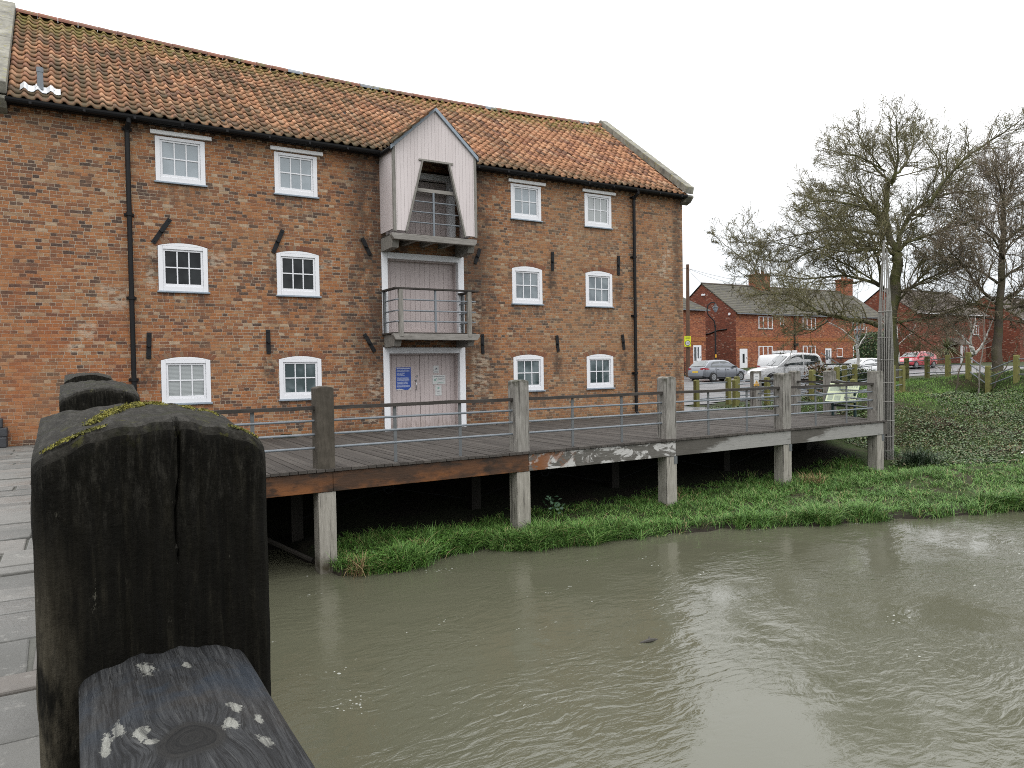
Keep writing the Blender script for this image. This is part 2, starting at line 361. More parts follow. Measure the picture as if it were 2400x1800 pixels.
def fasc_old(m, c):
    x, y, z = m.sep(m.pos)[:3]
    # bark-brown skin over pale peeled timber: broad diagonal tongues along each beam
    u = m.math('ADD', m.math('MULTIPLY', m.math('FRACT', m.math('DIVIDE', m.math('SUBTRACT', x, 7.55), 3.86)), 1.), m.math('MULTIPLY', z, -.8))
    k = m.math('ADD', u, m.math('MULTIPLY', m.noise(m.map(m.pos, (.8, .8, 4.)), 1.5, 6, .7, .8), .62))
    pale = m.mr(k, .74, .86)
    pale = m.math('MULTIPLY', pale, m.mr(m.noise(m.map(m.pos, (1.6, 1.6, 9)), 1.6, 4, .6), .30, .42, .55, 1))
    return m.mix(pale, m.mix(.6, c, (.075, .068, .058)), m.mix(.3, c, (.72, .72, .70)))
M_fasc = wood("peeling_grey_beam_timber", (.07, .064, .055), (.24, .225, .20), 'x', dirt=fasc_old)
def fasc_first(m, c):
    x, y, z = m.sep(m.pos)[:3]; k = m.noise(m.map(m.pos, (1.4, 1, 3)), 1.3, 6, .7, 1.)
    c = m.mix(m.mr(k, .5, .56), c, (.55, .54, .52))
    r = m.math('MULTIPLY', m.mr(x, 9.2, 7.7), m.mr(k, .42, .5)); return m.mix(m.math('MULTIPLY', r, m.mr(m.noise(m.pos, 3.4, 3), .45, .55)), c, (.22, .085, .03))
M_fascb = wood("patchy_peeled_beam_timber", (.07, .064, .055), (.22, .21, .19), 'x', dirt=fasc_first)
def brown_dirt(m, c):
    k = m.noise(m.map(m.pos, (.8, 1, 1.6)), 1.5, 5, .6)
    zz = m.sep(m.pos)[2]; c = m.mix(m.math('MULTIPLY', m.mr(k, .40, .62), m.mr(zz, -.12, -.34, .25, 1)), c, m.mix(.75, c, (.27, .10, .028)))
    return m.mix(m.mr(m.noise(m.map(m.pos, (1, 1, 3)), 2., 5, .6), .50, .66, 0, .85), c, (.022, .015, .010))
M_brown = wood("new_brown_beam_timber", (.035, .02, .012), (.105, .05, .024), 'x', dirt=brown_dirt, rough=.6)
M_galv = simple("galvanised_steel", (.20, .225, .25), .55, .15, .22, 8)
M_galvdk = simple("weathered_steel", (.15, .16, .165), .6, .3, .35, 10)
M_iron = simple("black_iron", (.016, .017, .019), .65, 0., .35, 20, spec=.18, bump=.3)
M_pipe = simple("black_pipe_paint", (.011, .011, .012), .55, 0., .3, 12, spec=.2)
M_lead = simple("lead_flashing", (.30, .36, .42), .55, .1, .3, 14)
M_dark = simple("dark_interior", (.012, .011, .010), .9, 0, .1)
M_steel = simple("stainless", (.55, .56, .57), .28, .9, .1)
def tile_mat():
    m = NT("clay_pantile"); p = m.sep(m.pos)
    c = m.ramp(m.isl, [(0, (.17, .095, .066)), (.15, (.26, .125, .08)), (.35, (.36, .17, .095)), (.6, (.46, .225, .12)), (.85, (.54, .28, .155)), (1, (.48, .30, .19))])
    ph = m.math('FRACT', m.math('DIVIDE', m.math('ADD', p[0], .98), .236)); tr = m.mr(m.math('ABSOLUTE', m.math('SUBTRACT', ph, .68)), .34, .08)
    # darker, lichened towards the left end; brighter newer clay to the right
    age = m.mr(p[0], 17.0, 6.0); n1 = m.noise(m.pos, 1.1, 5, .65); n2 = m.noise(m.pos, 9, 5, .7)
    c = m.mix(m.math('MULTIPLY', m.mr(n1, .36, .66), m.mr(age, 0, 1, .15, .72)), c, m.mix(.8, c, (.10, .078, .045)))
    c = m.mix(m.math('MULTIPLY', m.mr(n2, .5, .68), m.mr(age, 0, 1, .2, .6)), c, (.085, .08, .045))
    c = m.mix(m.math('MULTIPLY', tr, m.math('MULTIPLY', m.mr(n1, .3, .6, .25, 1), m.mr(age, 0, 1, .15, .72))), c, (.075, .066, .036))
    # yellow-green moss under the ridge and a dirty mossy eaves course
    k = m.math('MULTIPLY', m.mr(p[2], 9.75, 10.55), m.mr(m.noise(m.pos, 4.5, 5, .7), .40, .56))
    c = m.mix(m.math('MULTIPLY', k, .85), c, m.mix(m.noise(m.pos, 11, 4), (.10, .095, .03), (.29, .235, .06)))
    e = m.math('MULTIPLY', m.mr(p[2], 7.95, 7.35), m.mr(m.noise(m.pos, 5, 4, .7), .3, .6))
    c = m.mix(m.math('MULTIPLY', e, .75), c, (.085, .075, .045))
    # pale lichen spots
    sp = m.math('MULTIPLY', m.mr(m.vor(m.pos, 7.5), .13, .07), m.mr(m.noise(m.pos, 2.3, 3), .5, .62))
    c = m.mix(m.math('MULTIPLY', sp, .6), c, (.38, .36, .28))
    m.set(Base_Color=c, Roughness=.9); m.b.inputs["Specular IOR Level"].default_value = .2; m.bump(m.noise(m.pos, 45, 5, .7), .4, .008); return m.mat
M_tile = tile_mat()
def coping_mat():
    m = NT("coping_stone"); n1 = m.noise(m.pos, 3.5, 6, .7)
    c = m.ramp(n1, [(.3, (.10, .095, .08)), (.5, (.23, .22, .18)), (.7, (.36, .345, .28))])
    c = m.mix(m.mr(m.noise(m.pos, 6, 4, .7), .55, .66), c, (.26, .24, .11)); c = m.mix(m.mr(m.noise(m.pos, 2., 3), .6, .7, 0, .7), c, (.06, .058, .05))
    m.set(Base_Color=c, Roughness=.9); m.bump(m.noise(m.pos, 25, 6, .7), .5, .02); return m.mat
M_cope = coping_mat()
def pane(name, c, c2=None, blinds=0., rough=.04, spec=.9):
    m = NT(name); f = m.noise(m.pos, 1.6, 3, .5); k = m.mix(m.mr(f, .4, .6), c, c2 or c)
    if blinds:
        z = m.sep(m.pos)[2]; s = m.math('SINE', m.math('MULTIPLY', z, 210.)); k = m.mix(m.mr(s, -.2, .9, 0, blinds), k, tuple(x*.55 for x in c))
    m.set(Base_Color=k, Roughness=rough); m.b.inputs["Specular IOR Level"].default_value = spec
    m.bump(m.noise(m.pos, 2.2, 2), .04, .05); return m.mat
M_pane_sky = pane("pane_pale_blind", (.33, .385, .42), (.27, .32, .35))
M_pane_dark = pane("pane_dark_room", (.014, .015, .017), (.034, .038, .040), spec=.22)
M_pane_blind = pane("pane_slatted_blind", (.42, .45, .45), None, .8)
M_pane_green = pane("pane_net_curtain", (.035, .06, .062), (.15, .19, .20), spec=.6)
M_pane_grey = pane("pane_grey_reflection", (.13, .16, .18), (.24, .28, .30))
M_pane_house = pane("house_glass", (.03, .032, .036), (.09, .095, .10))
M_pane_net = pane("house_net_curtain", (.30, .32, .36), (.20, .22, .25))
# ================================================================== the mill warehouse
D = 18.213            # facade plane
YD = 11.978           # front edge of the riverside deck
XL, XR = -1.75, 17.72
EZ, EY = 7.27, D - 0.28      # lower tile edge
RY = D + 4.25
def ridge_z(x): return 10.83 - 0.24 * math.sin(math.pi * min(1, max(0, (x + 1) / 18.7)))
mill = thing("brick_warehouse", (8.2, D, 0), "long three storey brick mill warehouse with orange pantile roof and projecting hoist housing", "warehouse")

WINS = []     # x0, x1, z0, z_side, z_peak, kind
for x0, kinds in ((1.71, ("sky", "dark", "blind")), (4.315, ("sky", "black", "green")), (10.99, ("sky", "grey", "green")), (13.635, ("sky2", "grey", "green"))):
    for (z0, zs, zp), k in zip(((5.94, 6.96, 6.96), (3.48, 4.51, 4.585), (0.93, 1.925, 2.0)), kinds):
        WINS.append((x0, x0 + 1.05, z0, zs, zp, k))
OPEN = [(w[0], w[1], w[2], w[3], w[4]) for w in WINS]
OPEN += [(7.0, 9.42, -0.03, 2.215, 2.215), (7.0, 9.42, 2.55, 4.72, 4.72), (7.15, 9.2, 5.08, 7.0, 7.0)]
def arch_z(o, x):
    x0, x1, z0, zs, zp = o
    if zp - zs < 1e-4: return zs
    t = (x - x0) / (x1 - x0) * 2 - 1; return zs + (zp - zs) * (1 - t * t)
# --- walls
wb = MB(); RV = 0.14
xs = {XL, XR}
for o in OPEN:
    n = 10 if o[4] - o[3] > 1e-4 else 1
    for i in range(n + 1): xs.add(round(o[0] + (o[1] - o[0]) * i / n, 5))
xs = sorted(xs); ZB, ZT = -2.3, 7.24
for a, b in zip(xs[:-1], xs[1:]):
    mid = (a + b) / 2; ops = sorted([o for o in OPEN if o[0] < mid < o[1]], key=lambda o: o[2])
    za, zb_ = ZB, ZB
    for o in ops + [None]:
        ta, tb = (o[2], o[2]) if o else (ZT, ZT)
        if ta - za > 1e-4: wb.quad((a, D, za), (b, D, zb_), (b, D, tb), (a, D, ta))
        if o: za, zb_ = arch_z(o, a), arch_z(o, b)
for o in OPEN:
    dp = RV if o[1] - o[0] < 1.5 else .3
    n = 10 if o[4] - o[3] > 1e-4 else 1
    xx = [o[0] + (o[1] - o[0]) * i / n for i in range(n + 1)]
    for a, b in zip(xx[:-1], xx[1:]):
        wb.quad((a, D, arch_z(o, a)), (b, D, arch_z(o, b)), (b, D + dp, arch_z(o, b)), (a, D + dp, arch_z(o, a)))
    wb.quad((o[1], D, o[2]), (o[0], D, o[2]), (o[0], D + dp, o[2]), (o[1], D + dp, o[2]))
    wb.quad((o[0], D, o[2]), (o[0], D, o[3]), (o[0], D + dp, o[3]), (o[0], D + dp, o[2]))
    wb.quad((o[1], D, o[3]), (o[1], D, o[2]), (o[1], D + dp, o[2]), (o[1], D + dp, o[3]))
YB = D + 8.5
for x, s in ((XL, -1), (XR, 1)):       # gables
    zr = 10.75
    poly = [(x, D, ZB), (x, YB, ZB), (x, YB, ZT), (x, RY, zr), (x, D, ZT)]
    wb.add(poly if s > 0 else poly[::-1], [(0, 1, 2, 3, 4)])
wb.quad((XR, YB, ZB), (XL, YB, ZB), (XL, YB, ZT), (XR, YB, ZT))
wall = wb.build("wall", M_mill, mill)
# corbelled eaves band, dentils under it
eb = MB(); 
for (a, b) in ((XL, 7.0), (9.36, XR)):
    eb.box(a, b, D - .085, D - .002, 7.17, 7.235); eb.box(a, b, D - .03, D - .002, 7.08, 7.105)
    x = a + .1
    while x < b - .13:
        eb.box(x, x + .115, D - .06, D - .002, 7.105, 7.17); x += .232
eb.build("eaves_course", M_mill, mill)
fl = MB(); fl.box(XL + .05, XR - .05, D + .7, D + .75, ZB, 7.2); fl.build("inner_partition", M_dark, mill)

# --- windows: frame > pane, sash, sill, lintel board
PM = {"sky": M_pane_sky, "sky2": M_pane_blind, "dark": M_pane_dark, "black": M_pane_dark, "blind": M_pane_blind, "grey": M_pane_grey, "green": M_pane_green}
def ring(mb, o_in, i_in, y0, y1, n=10):
    """frame between an outer opening (arched head) and a rectangular inner one"""
    ox0, ox1, oz0, ozs, ozp = o_in; ix0, ix1, iz0, iz1 = i_in
    mb.box(ox0, ix0, y0, y1, oz0, ozs); mb.box(ix1, ox1, y0, y1, oz0, ozs); mb.box(ix0, ix1, y0, y1, oz0, iz0)
    m = n if ozp - ozs > 1e-4 else 1
    px = [ox0 + (ox1 - ox0) * i / m for i in range(m + 1)]
    if m == 1: mb.box(ix0, ix1, y0, y1, iz1, ozs)
    else:
        mb.box(ix0, ix1, y0, y1, iz1, ozs)
        mb.prism([(ox0, ozs)] + [(ox1, ozs)] + [(x, arch_z(o_in, x)) for x in px[::-1][1:-1]], 'y', y0, y1)
for (x0, x1, z0, zs, zp, kind) in WINS:
    f = MB(); y0, y1 = D - .012, D + .07; g = .004
    ring(f, (x0 + g, x1 - g, z0 + .012, zs - g, zp - g), (x0 + .105, x1 - .105, z0 + .12, zs - .075), y0, y1)
    win = f.build("window", M_white, mill, bevel=.006)
    s = MB(); sx0, sx1, sz0, sz1 = x0 + .107, x1 - .107, z0 + .122, zs - .077; ya, yb = D + .012, D + .05
    s.box(sx0, sx0 + .045, ya, yb, sz0, sz1); s.box(sx1 - .045, sx1, ya, yb, sz0, sz1)
    s.box(sx0 + .045, sx1 - .045, ya, yb, sz0, sz0 + .055); s.box(sx0 + .045, sx1 - .045, ya, yb, sz1 - .04, sz1)
    gw = (sx1 - sx0 - .09)
    for k in (1, 2):
        xc = sx0 + .045 + gw * k / 3; s.box(xc - .014, xc + .014, ya + .008, yb, sz0 + .055, sz1 - .04)
    zc = (sz0 + sz1) / 2 + .01
    for k in range(3): s.box(sx0 + .045 + gw*k/3 + .014*(k > 0), sx0 + .045 + gw*(k+1)/3 - .014*(k < 2), ya + .008, yb, zc - .014, zc + .014)
    s.build("sash", M_white, win, bevel=.004)
    p = MB(); p.box(sx0 + .02, sx1 - .02, D + .036, D + .042, sz0 + .02, sz1 - .02); p.build("pane", PM[kind], win)
    q = MB(); q.box(x0 - .03, x1 + .03, D - .055, D + .03, z0 - .028, z0 + .010); q.build("sill", M_lead, win, bevel=.006)
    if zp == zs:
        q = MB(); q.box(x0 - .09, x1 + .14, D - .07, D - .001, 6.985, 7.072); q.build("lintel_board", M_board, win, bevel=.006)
    else:
        random.seed(int(x0 * 100 + z0 * 10)); a = MB(); n = 15; w = (x1 - x0 + .10) / n
        for i in range(n):
            xa = x0 - .05 + i * w + .004; xb = xa + w - .008; lean = ((xa + xb) / 2 - (x0 + x1) / 2) * .18
            oo = (x0 - .05, x1 + .05, 0, zs - .015, zp + .006); h = .115 + random.uniform(-.006, .006)
            za, zb2 = arch_z(oo, xa) + .002, arch_z(oo, xb) + .002; pr = D - .004 - random.uniform(0, .004)
            a.prism([(xa, za), (xb, zb2), (xb + lean, zb2 + h), (xa + lean, za + h)], 'y', pr, D + .06)
        a.build("brick_arch", M_arch, win)

# --- doors and their white frames
for (z0, z1, lint, head) in ((-.03, 2.21, 2.05, True), (2.56, 4.715, 4.555, True)):
    f = MB(); ya = D - .03
    f.box(7.004, 7.17, ya, D + .10, z0, z1); f.box(9.235, 9.416, ya, D + .10, z0, z1); f.box(7.17, 9.235, ya, D + .10, lint, z1)
    f.build("door_frame", M_white, mill, bevel=.008)
    j = MB(); j.box(7.17, 7.2, D + .10, D + .29, z0, lint); j.box(9.205, 9.235, D + .10, D + .29, z0, lint); j.box(7.2, 9.205, D + .10, D + .29, lint - .03, lint)
    j.build("door_reveal", M_door, mill)
random.seed(5)
def door_leaf(x0, x1, z0, z1, y, n):
    d = MB(); w = (x1 - x0) / n
    for i in range(n): d.box(x0 + i*w + .0025, x0 + (i+1)*w - .0025, y, y + .03, z0, z1)
    d.box(x0, x1, y + .012, y + .04, z0, z1)
    return d.build("door", M_door, mill, bevel=.003, seg=1)
dl = door_leaf(7.2, 8.145, -.02, 2.02, D + .25, 7); dr = door_leaf(8.155, 9.205, -.02, 2.02, D + .25, 8)
h = MB(); h.tube([(8.02, D + .245, 1.30), (8.02, D + .19, 1.28), (8.02, D + .19, 1.08), (8.02, D + .245, 1.06)], .011, 8)
h.disc((8.02, D + .245, 1.33), (0, 1, 0), .03, .02); h.disc((8.06, D + .245, 1.43), (0, 1, 0), .028, .02); h.build("handle", M_steel, dl, smooth=True)
door_leaf(7.2, 9.205, 2.6, 4.53, D + .25, 14)
t = MB(); t.box(7.2, 9.2, D + .22, D + .249, 2.56, 2.72); t.build("kick_board", M_door, mill)

# --- iron tie plates on the wall (part of the building)
ANC = [(1.98,5.11,1.62,4.55),(4.48,5.07,4.24,4.5),(1.49,2.54,1.47,1.96),(4.07,2.64,4.08,2.06),(6.48,5.03,6.7,4.61),(9.93,4.99,9.78,4.56),
       (12.4,5.06,12.4,4.5),(14.93,5.11,14.93,4.5),(6.49,2.56,6.77,2.1),(9.96,2.58,9.98,2.03),(12.51,2.57,12.57,2.08),(15.04,2.62,15.12,2.14)]
for (xa, za, xb, zb2) in ANC:
    a = MB(); A = Vector((xa, D - .028, za)); B = Vector((xb, D - .028, zb2)); d = (B - A).normalized(); m_ = (A + B) / 2
    sd = Vector((d.z, 0, -d.x))
    for (s0, s1, y) in ((A, m_ + d*.02, -.012), (m_ - d*.02, B, .006)):
        a.obox((s0 + s1) / 2 + Vector((0, y, 0)), (s1 - s0) / 2, sd * .05, Vector((0, .012, 0)))
    a.disc(m_ + Vector((0, -.03, 0)), (0, 1, 0), .035, .05, 8); a.disc(A + d*.06 + Vector((0, -.02, 0)), (0, 1, 0), .014, .03, 8); a.disc(B - d*.06, (0, 1, 0), .014, .03, 8)
    a.build("tie_plate", M_iron, mill, bevel=.004)

# --- gutter and downpipes
g = MB()
for (a, b) in ((-1.02, 6.99), (9.37, 17.66)):
    n = 7; pr = [(D - .27 - .075 * math.cos(math.pi * i / n), 7.245 - .095 * math.sin(math.pi * i / n)) for i in range(n + 1)]
    pr += [(q[0], q[1]) for q in [(D - .27 + .058, 7.245), (D - .27 - .058, 7.245)]]
    g.prism(pr[:n + 1], 'x', a, b)
    x = a + .4
    while x < b: g.box(x, x + .05, D - .34, D - .2, 7.16, 7.25); x += .95
    g.box(a, b, D - .2, D - .088, 7.15, 7.25)
g.build("gutter", M_pipe, mill)
for (px, zbot, cols_) in ((1.16, .05, (7.0, 5.13, 3.30, 1.5)), (15.53, .06, (7.0, 5.1, 3.22, 1.38))):
    q = MB(); q.tube([(px + .03, D - .27, 7.2), (px + .03, D - .27, 7.1), (px, D - .13, 6.98), (px, D - .1, 6.9), (px, D - .1, zbot + .1), (px, D - .2, zbot)], .052, 12)
    for z in cols_:
        q.disc((px, D - .1, z), (0, 0, 1), .068, .07, 14); q.box(px - .1, px + .1, D - .035, D - .003, z - .03, z + .03)
    q.build("downpipe", M_pipe, mill)

# --- the roof: every pantile a small curved piece of one mesh
rng = np.random.default_rng(7)
TW, GA = .236, .287
slope_len = math.hypot(RY - EY, 10.83 - EZ)
NX = int(round((17.66 + .98) / TW)); NY = int(slope_len / GA) + 1   # courses
LU0, LU1, LUX, LUE, LUR = 6.98, 9.36, 8.17, 7.26, 8.34       # hoist housing: sides, middle, eaves, ridge
def lucam_roof(x): return LUR - (LUR - LUE) * abs(x - LUX) / ((LU1 - LU0) / 2)
prof_s = np.linspace(0, 1, 9)
prof_h = .036 * (np.cos(2 * np.pi * (prof_s - .18)) + .28 * np.cos(4 * np.pi * (prof_s - .18)))
def pantiles(name, parent, x_start, nx, ny, place, mat, skip=lambda x, t: False, GA=GA):
    V, F = [], []
    for j in range(ny):
        for i in range(nx):
            x0 = x_start + i * TW; t0 = j * GA; 
            if skip(x0 + TW/2, t0 + GA/2): continue
            L = GA + .05; jx, jt, jh, rot = rng.normal(0, .005), rng.normal(0, .008), rng.normal(0, .004), rng.normal(0, .012)
            b = len(V)
            for (tt, hh) in ((0., .033), (.5, .020), (1., .003)):
                for s_, h_ in zip(prof_s, prof_h):
                    V.append(place(x0 + s_ * TW * 1.04 + jx + rot * tt * L, t0 + jt + tt * L, h_ * 1. + hh + jh))
            for s_, h_ in zip(prof_s, prof_h):
                V.append(place(x0 + s_ * TW * 1.04 + jx, t0 + jt + .004, h_ + .033 - .022 + jh))
            for r in range(2):
                for k in range(8): a = b + r*9 + k; F.append((a, a + 1, a + 10, a + 9))
            for k in range(8): a = b + k; F.append((b + 27 + k, b + 28 + k, a + 1, a))
    return np_mesh(name, V, F, mat, parent)
cs, sn = (RY - EY) / slope_len, (10.83 - EZ) / slope_len
def place_main(x, t, h):
    t = min(t, slope_len - .01); sag = (ridge_z(x) - 10.83) * (t / slope_len) + .02 * math.sin(x * 1.3 + t * .9)
    return (x, EY + t * cs - h * sn, EZ + t * sn + h * cs + sag)
def skip_main(x, t):
    z = EZ + t * sn; return (LU0 - .02 < x < LU1 + .02) and z < lucam_roof(x) - .06
roof = pantiles("roof", mill, -.98, NX, NY, place_main, M_tile, skip_main)
rb = MB()                                            # felt and timber under the tiles, and the far slope
for a in np.linspace(-1., 17.66, 20)[:-1]:
    b = a + (18.66) / 19
    def top(x): return (x, RY, ridge_z(x) - .06)
    if not (a < LU1 + .6 and b > LU0 - .6): rb.quad((a, EY + .03, EZ - .01), (b, EY + .03, EZ - .01), top(b), top(a))
    else: rb.quad((a, D + 1.5, EZ + 1.78*sn/cs - .12), (b, D + 1.5, EZ + 1.78*sn/cs - .12), top(b), top(a))
    rb.quad((b, YB + .28, EZ), (a, YB + .28, EZ), top(a), top(b))
rb.build("roof_underlay", M_dark, mill)
rd = MB(); x = -.98; random.seed(3)                  # half round ridge tiles
while x < 17.64:
    L = .45; xe = min(x + L, 17.66); za, zb2 = ridge_z(x), ridge_z(xe); n = 8; r = .135 + random.uniform(-.003, .003); dz = random.uniform(-.004, .004)
    vs = []
    for (xx, zz_, rr) in ((x, za, r + .006), (xe - .006, zb2, r)):
        vs += [(xx, RY + .0 - rr * math.cos(math.pi * i / n) * 1.05, zz_ - .035 + dz + rr * math.sin(math.pi * i / n)) for i in range(n + 1)]
    rd.add(vs, [(i, i + 1, i + n + 2, i + n + 1) for i in range(n)] + [tuple(range(n + 1))[::-1]]); x = xe
def ridge_mat():
    m = NT("ridge_tile"); c = m.ramp(m.isl, [(0, (.16, .075, .05)), (.55, (.26, .10, .06)), (.8, (.2, .12, .09)), (.84, (.24, .27, .30)), (1, (.26, .29, .33))])
    c = m.mix(m.mr(m.noise(m.pos, 3.3, 5, .7), .5, .62), c, (.17, .15, .06)); m.set(Base_Color=c, Roughness=.85); return m.mat
rd.build("ridge_tiles", ridge_mat(), mill)
# copings of both gables with kneelers
for (xa, xb, sgn) in ((XL - .03, -.99, -1), (17.60, 17.94, 1)):
    c = MB(); n = 6 if sgn > 0 else 4; zr = 10.72 + .30; y0, z0 = EY - .02, EZ + .03
    for i in range(n):
        t0, t1 = i / n + (.002 if i else 0), (i + 1) / n
        p0 = (y0 + (RY - y0) * t0, z0 + (zr - .2 - z0) * t0); p1 = (y0 + (RY - y0) * t1, z0 + (zr - .2 - z0) * t1)
        c.prism([(p0[0], p0[1]), (p1[0], p1[1]), (p1[0] - .05, p1[1] + .23), (p0[0] - .05, p0[1] + .23)][::-1], 'x', xa, xb)
    c.prism([(RY + .001, zr - .2), (YB + .3, EZ), (YB + .3, EZ + .22), (RY + .001, zr + .03), (RY - .05, zr + .03)], 'x', xa, xb)
    c.build("gable_coping", M_cope, mill, bevel=.015)
    k = MB(); k.prism([(D - .005, 6.98), (D - .005, 7.28), (D - .32, 7.27), (D - .34, 7.2), (D - .2, 7.05)], 'x', xa + .02, xb - .005); k.build("kneeler", M_cope, mill, bevel=.02)
    b = MB(); b.prism([(EY + .35, EZ + .05), (RY, 10.55), (RY, 10.72), (EY + .25, EZ + .19)], 'x', (xa + .04) if sgn > 0 else xb - .1, (xa + .06) if sgn > 0 else xb - .02)
    b.build("mortar_fillet", simple("pale_mortar", (.42, .39, .31), .9, 0, .4, 9), mill)
# roof vent
v = MB(); base = place_main(-.42, .62, .06)
v.tube([(base[0], base[1], base[2] - .06), (base[0], base[1], base[2] + .34)], .058, 14); v.tube([(base[0], base[1], base[2] + .30), (base[0], base[1], base[2] + .40)], .066, 14)
vent = v.build("roof_vent", M_galv, mill)
fv, ff = [], []
for i in range(21):
    s_ = i / 20; x = -.42 - .36 + .72 * s_; ph = ((x + .98) / TW) % 1.; h_ = .036 * (math.cos(2*math.pi*(ph-.18)) + .28*math.cos(4*math.pi*(ph-.18)))
    for (t, e) in ((.43, .036), (.72, .05)): fv.append(place_main(x, t, h_ + e))
for i in range(20): ff.append((2*i, 2*i + 2, 2*i + 3, 2*i + 1))
fo = MB().add(fv, ff).build("flashing", simple("bright_flashing", (.62, .64, .66), .5, .1, .15), vent)

# --- projecting hoist housing (lucam)
YF = D - .95
hb = MB(); random.seed(11)
A = (7.0, 9.34); op_bl, op_br, op_tl, op_tr, op_zt, zb0 = 7.30, 9.02, 7.78, 8.58, 6.94, 5.13
def opx(z, left): t = (z - zb0) / (op_zt - zb0); return op_bl + (op_tl - op_bl) * t if left else op_br + (op_tr - op_br) * t
def opz(x):
    if op_tl <= x <= op_tr: return op_zt
    if op_bl < x < op_tl: return zb0 + (x - op_bl) / (op_tl - op_bl) * (op_zt - zb0)
    if op_tr < x < op_br: return zb0 + (op_br - x) / (op_br - op_tr) * (op_zt - zb0)
    return zb0
xb_ = [A[0] + i * (A[1] - A[0]) / 24 for i in range(25)]
for a, b in zip(xb_[:-1], xb_[1:]):
    a2, b2 = a + .002, b - .002
    pts = sorted({a2, b2} | {q for q in (op_bl, op_tl, op_tr, op_br, LUX) if a2 < q < b2})
    lo = [(x, opz(x)) for x in pts]; hi = [(x, lucam_roof(x) - .02) for x in pts[::-1]]
    y = YF + random.uniform(0, .003); hb.prism(lo + hi, 'y', y, y + .022)
hb.prism([(A[0], 7.2), (A[1], 7.2), (LUX, LUR - .06)], 'y', YF + .022, YF + .05)
hb.box(A[0], op_tl - .02, YF + .022, YF + .03, op_zt - .1, 7.2); hb.box(op_tr + .02, A[1], YF + .022, YF + .03, op_zt - .1, 7.2)
hb.prism([(A[0], zb0), (op_bl, zb0), (op_tl, op_zt), (A[0], op_zt)], 'y', YF + .022, YF + .03)
hb.prism([(op_br, zb0), (A[1], zb0), (A[1], op_zt), (op_tr, op_zt)], 'y', YF + .022, YF + .03)
for (x0, x1) in ((7.0, 7.024), (9.316, 9.34)):
    n = 9
    for i in range(n):
        ya = YF + .05 + (D - YF - .05) * i / n; yb = YF + .05 + (D - YF - .05) * (i + 1) / n; e = random.uniform(0, .003)
        hb.box(x0 + (e if x0 < 8 else 0), x1 - (e if x0 > 8 else 0), ya + .002, yb - .002, 5.13 + .04, 7.22)
hoist = hb.build("hoist_housing", M_pink, mill)
ht = MB()
for (x0, x1) in ((6.985, 7.06), (9.285, 9.355)): ht = MB(); ht.box(x0, x1, YF - .018, YF + .06, 5.10, 7.22); ht.build("corner_post", M_grey, hoist, bevel=.006)
ot = MB()
for (p0, p1) in (((op_bl + .02, zb0 - .03), (op_tl + .02, op_zt)), ((op_br - .02, zb0 - .03), (op_tr - .02, op_zt))):
    ot.bar((p0[0], YF + .015, p0[1]), (p1[0], YF + .015, p1[1]), .09, .045, (1, 0, 0))
ot.box(op_tl - .08, op_tr + .09, YF - .03, YF + .05, op_zt, op_zt + .05); ot.build("opening_trim", M_grey, hoist, bevel=.004)
bt = MB()
for s in (-1, 1):
    e = (LUX + s * 1.235, LUE - .065); bt.bar((e[0], YF - .03, e[1]), (LUX + s*.0, YF - .03, LUR - .01), .05, .11, (0, -1, 0)) if False else bt.prism(
        ([(LUX, LUR + .03), (e[0], e[1] + .04), (e[0], e[1] - .07), (LUX, LUR - .085)] if s < 0 else [(LUX, LUR - .085), (e[0], e[1] - .07), (e[0], e[1] + .04), (LUX, LUR + .03)]), 'y', YF - .055, YF - .005)
bt.build("barge_board", M_lead, hoist, bevel=.005)
# tiled roof of the housing, running back into the main roof
half = (LU1 - LU0) / 2; sl = math.hypot(half, LUR - LUE)
for s in (-1, 1):
    def place_l(x, t, h, s=s):
        return (LUX + s * (half + .04 - t / sl * half) + s * h * (LUR - LUE) / sl, x, LUE - .02 + t / sl * (LUR - LUE) + h * half / sl)
    def skip_l(x, t): return (LUE + t / sl * (LUR - LUE)) < EZ + (x - EY) * sn / cs - .12
    if s < 0: pl = lambda x, t, h: place_l(2 * YF + 2.4 - x - .3, t, h, -1); sk = lambda x, t: skip_l(2 * YF + 2.1 - x, t)
    else: pl = lambda x, t, h: place_l(x, t, h, 1); sk = skip_l
    pantiles("housing_roof", hoist, YF - .03, 10, 5, pl, M_tile, sk, GA=.31)
u = MB()
for s in (-1, 1): u.quad((LUX, YF, LUR - .03), (LUX, D + 1.1, LUR - .03), (LUX + s*half, D + 1.1, LUE - .03), (LUX + s*half, YF, LUE - .03))
u.build("housing_ceiling", M_dark, hoist)
for s, x in ((-1, LU0 - .03), (1, LU1 + .03)): u = MB(); u.tube([(x, YF - .02, 7.16), (x, D - .1, 7.18)], .055, 10); u.build("side_gutter", M_pipe, hoist)
gr = MB(); gr.box(7.4, 8.9, YF + .09, YF + .15, 6.18, 6.27); gr.build("guard_bar", M_greyh, hoist)
gr = MB()
for z in (5.93, 5.66, 5.39): gr.tube([(7.08, YF + .1, z), (9.26, YF + .1, z)], .017, 8)
gr.box(8.115, 8.165, YF + .085, YF + .125, 5.05, 6.18); gr.build("guard_rail", M_galv, hoist)
fb = MB(); fb.prism([(6.98, 4.90), (6.92, 5.0), (6.92, 5.055), (9.33, 5.045), (9.33, 4.95), (9.27, 4.88)][::-1], 'y', YF - .03, YF + .12)
fb.build("floor_beam", M_greyh, hoist, bevel=.01)
ff_ = MB(); 
for i in range(11): ff_.box(7.02, 9.32, YF + .125 + i*.075, YF + .195 + i*.075, 5.05, 5.09)
ff_.build("housing_floor", M_plank, hoist)
jb = MB()
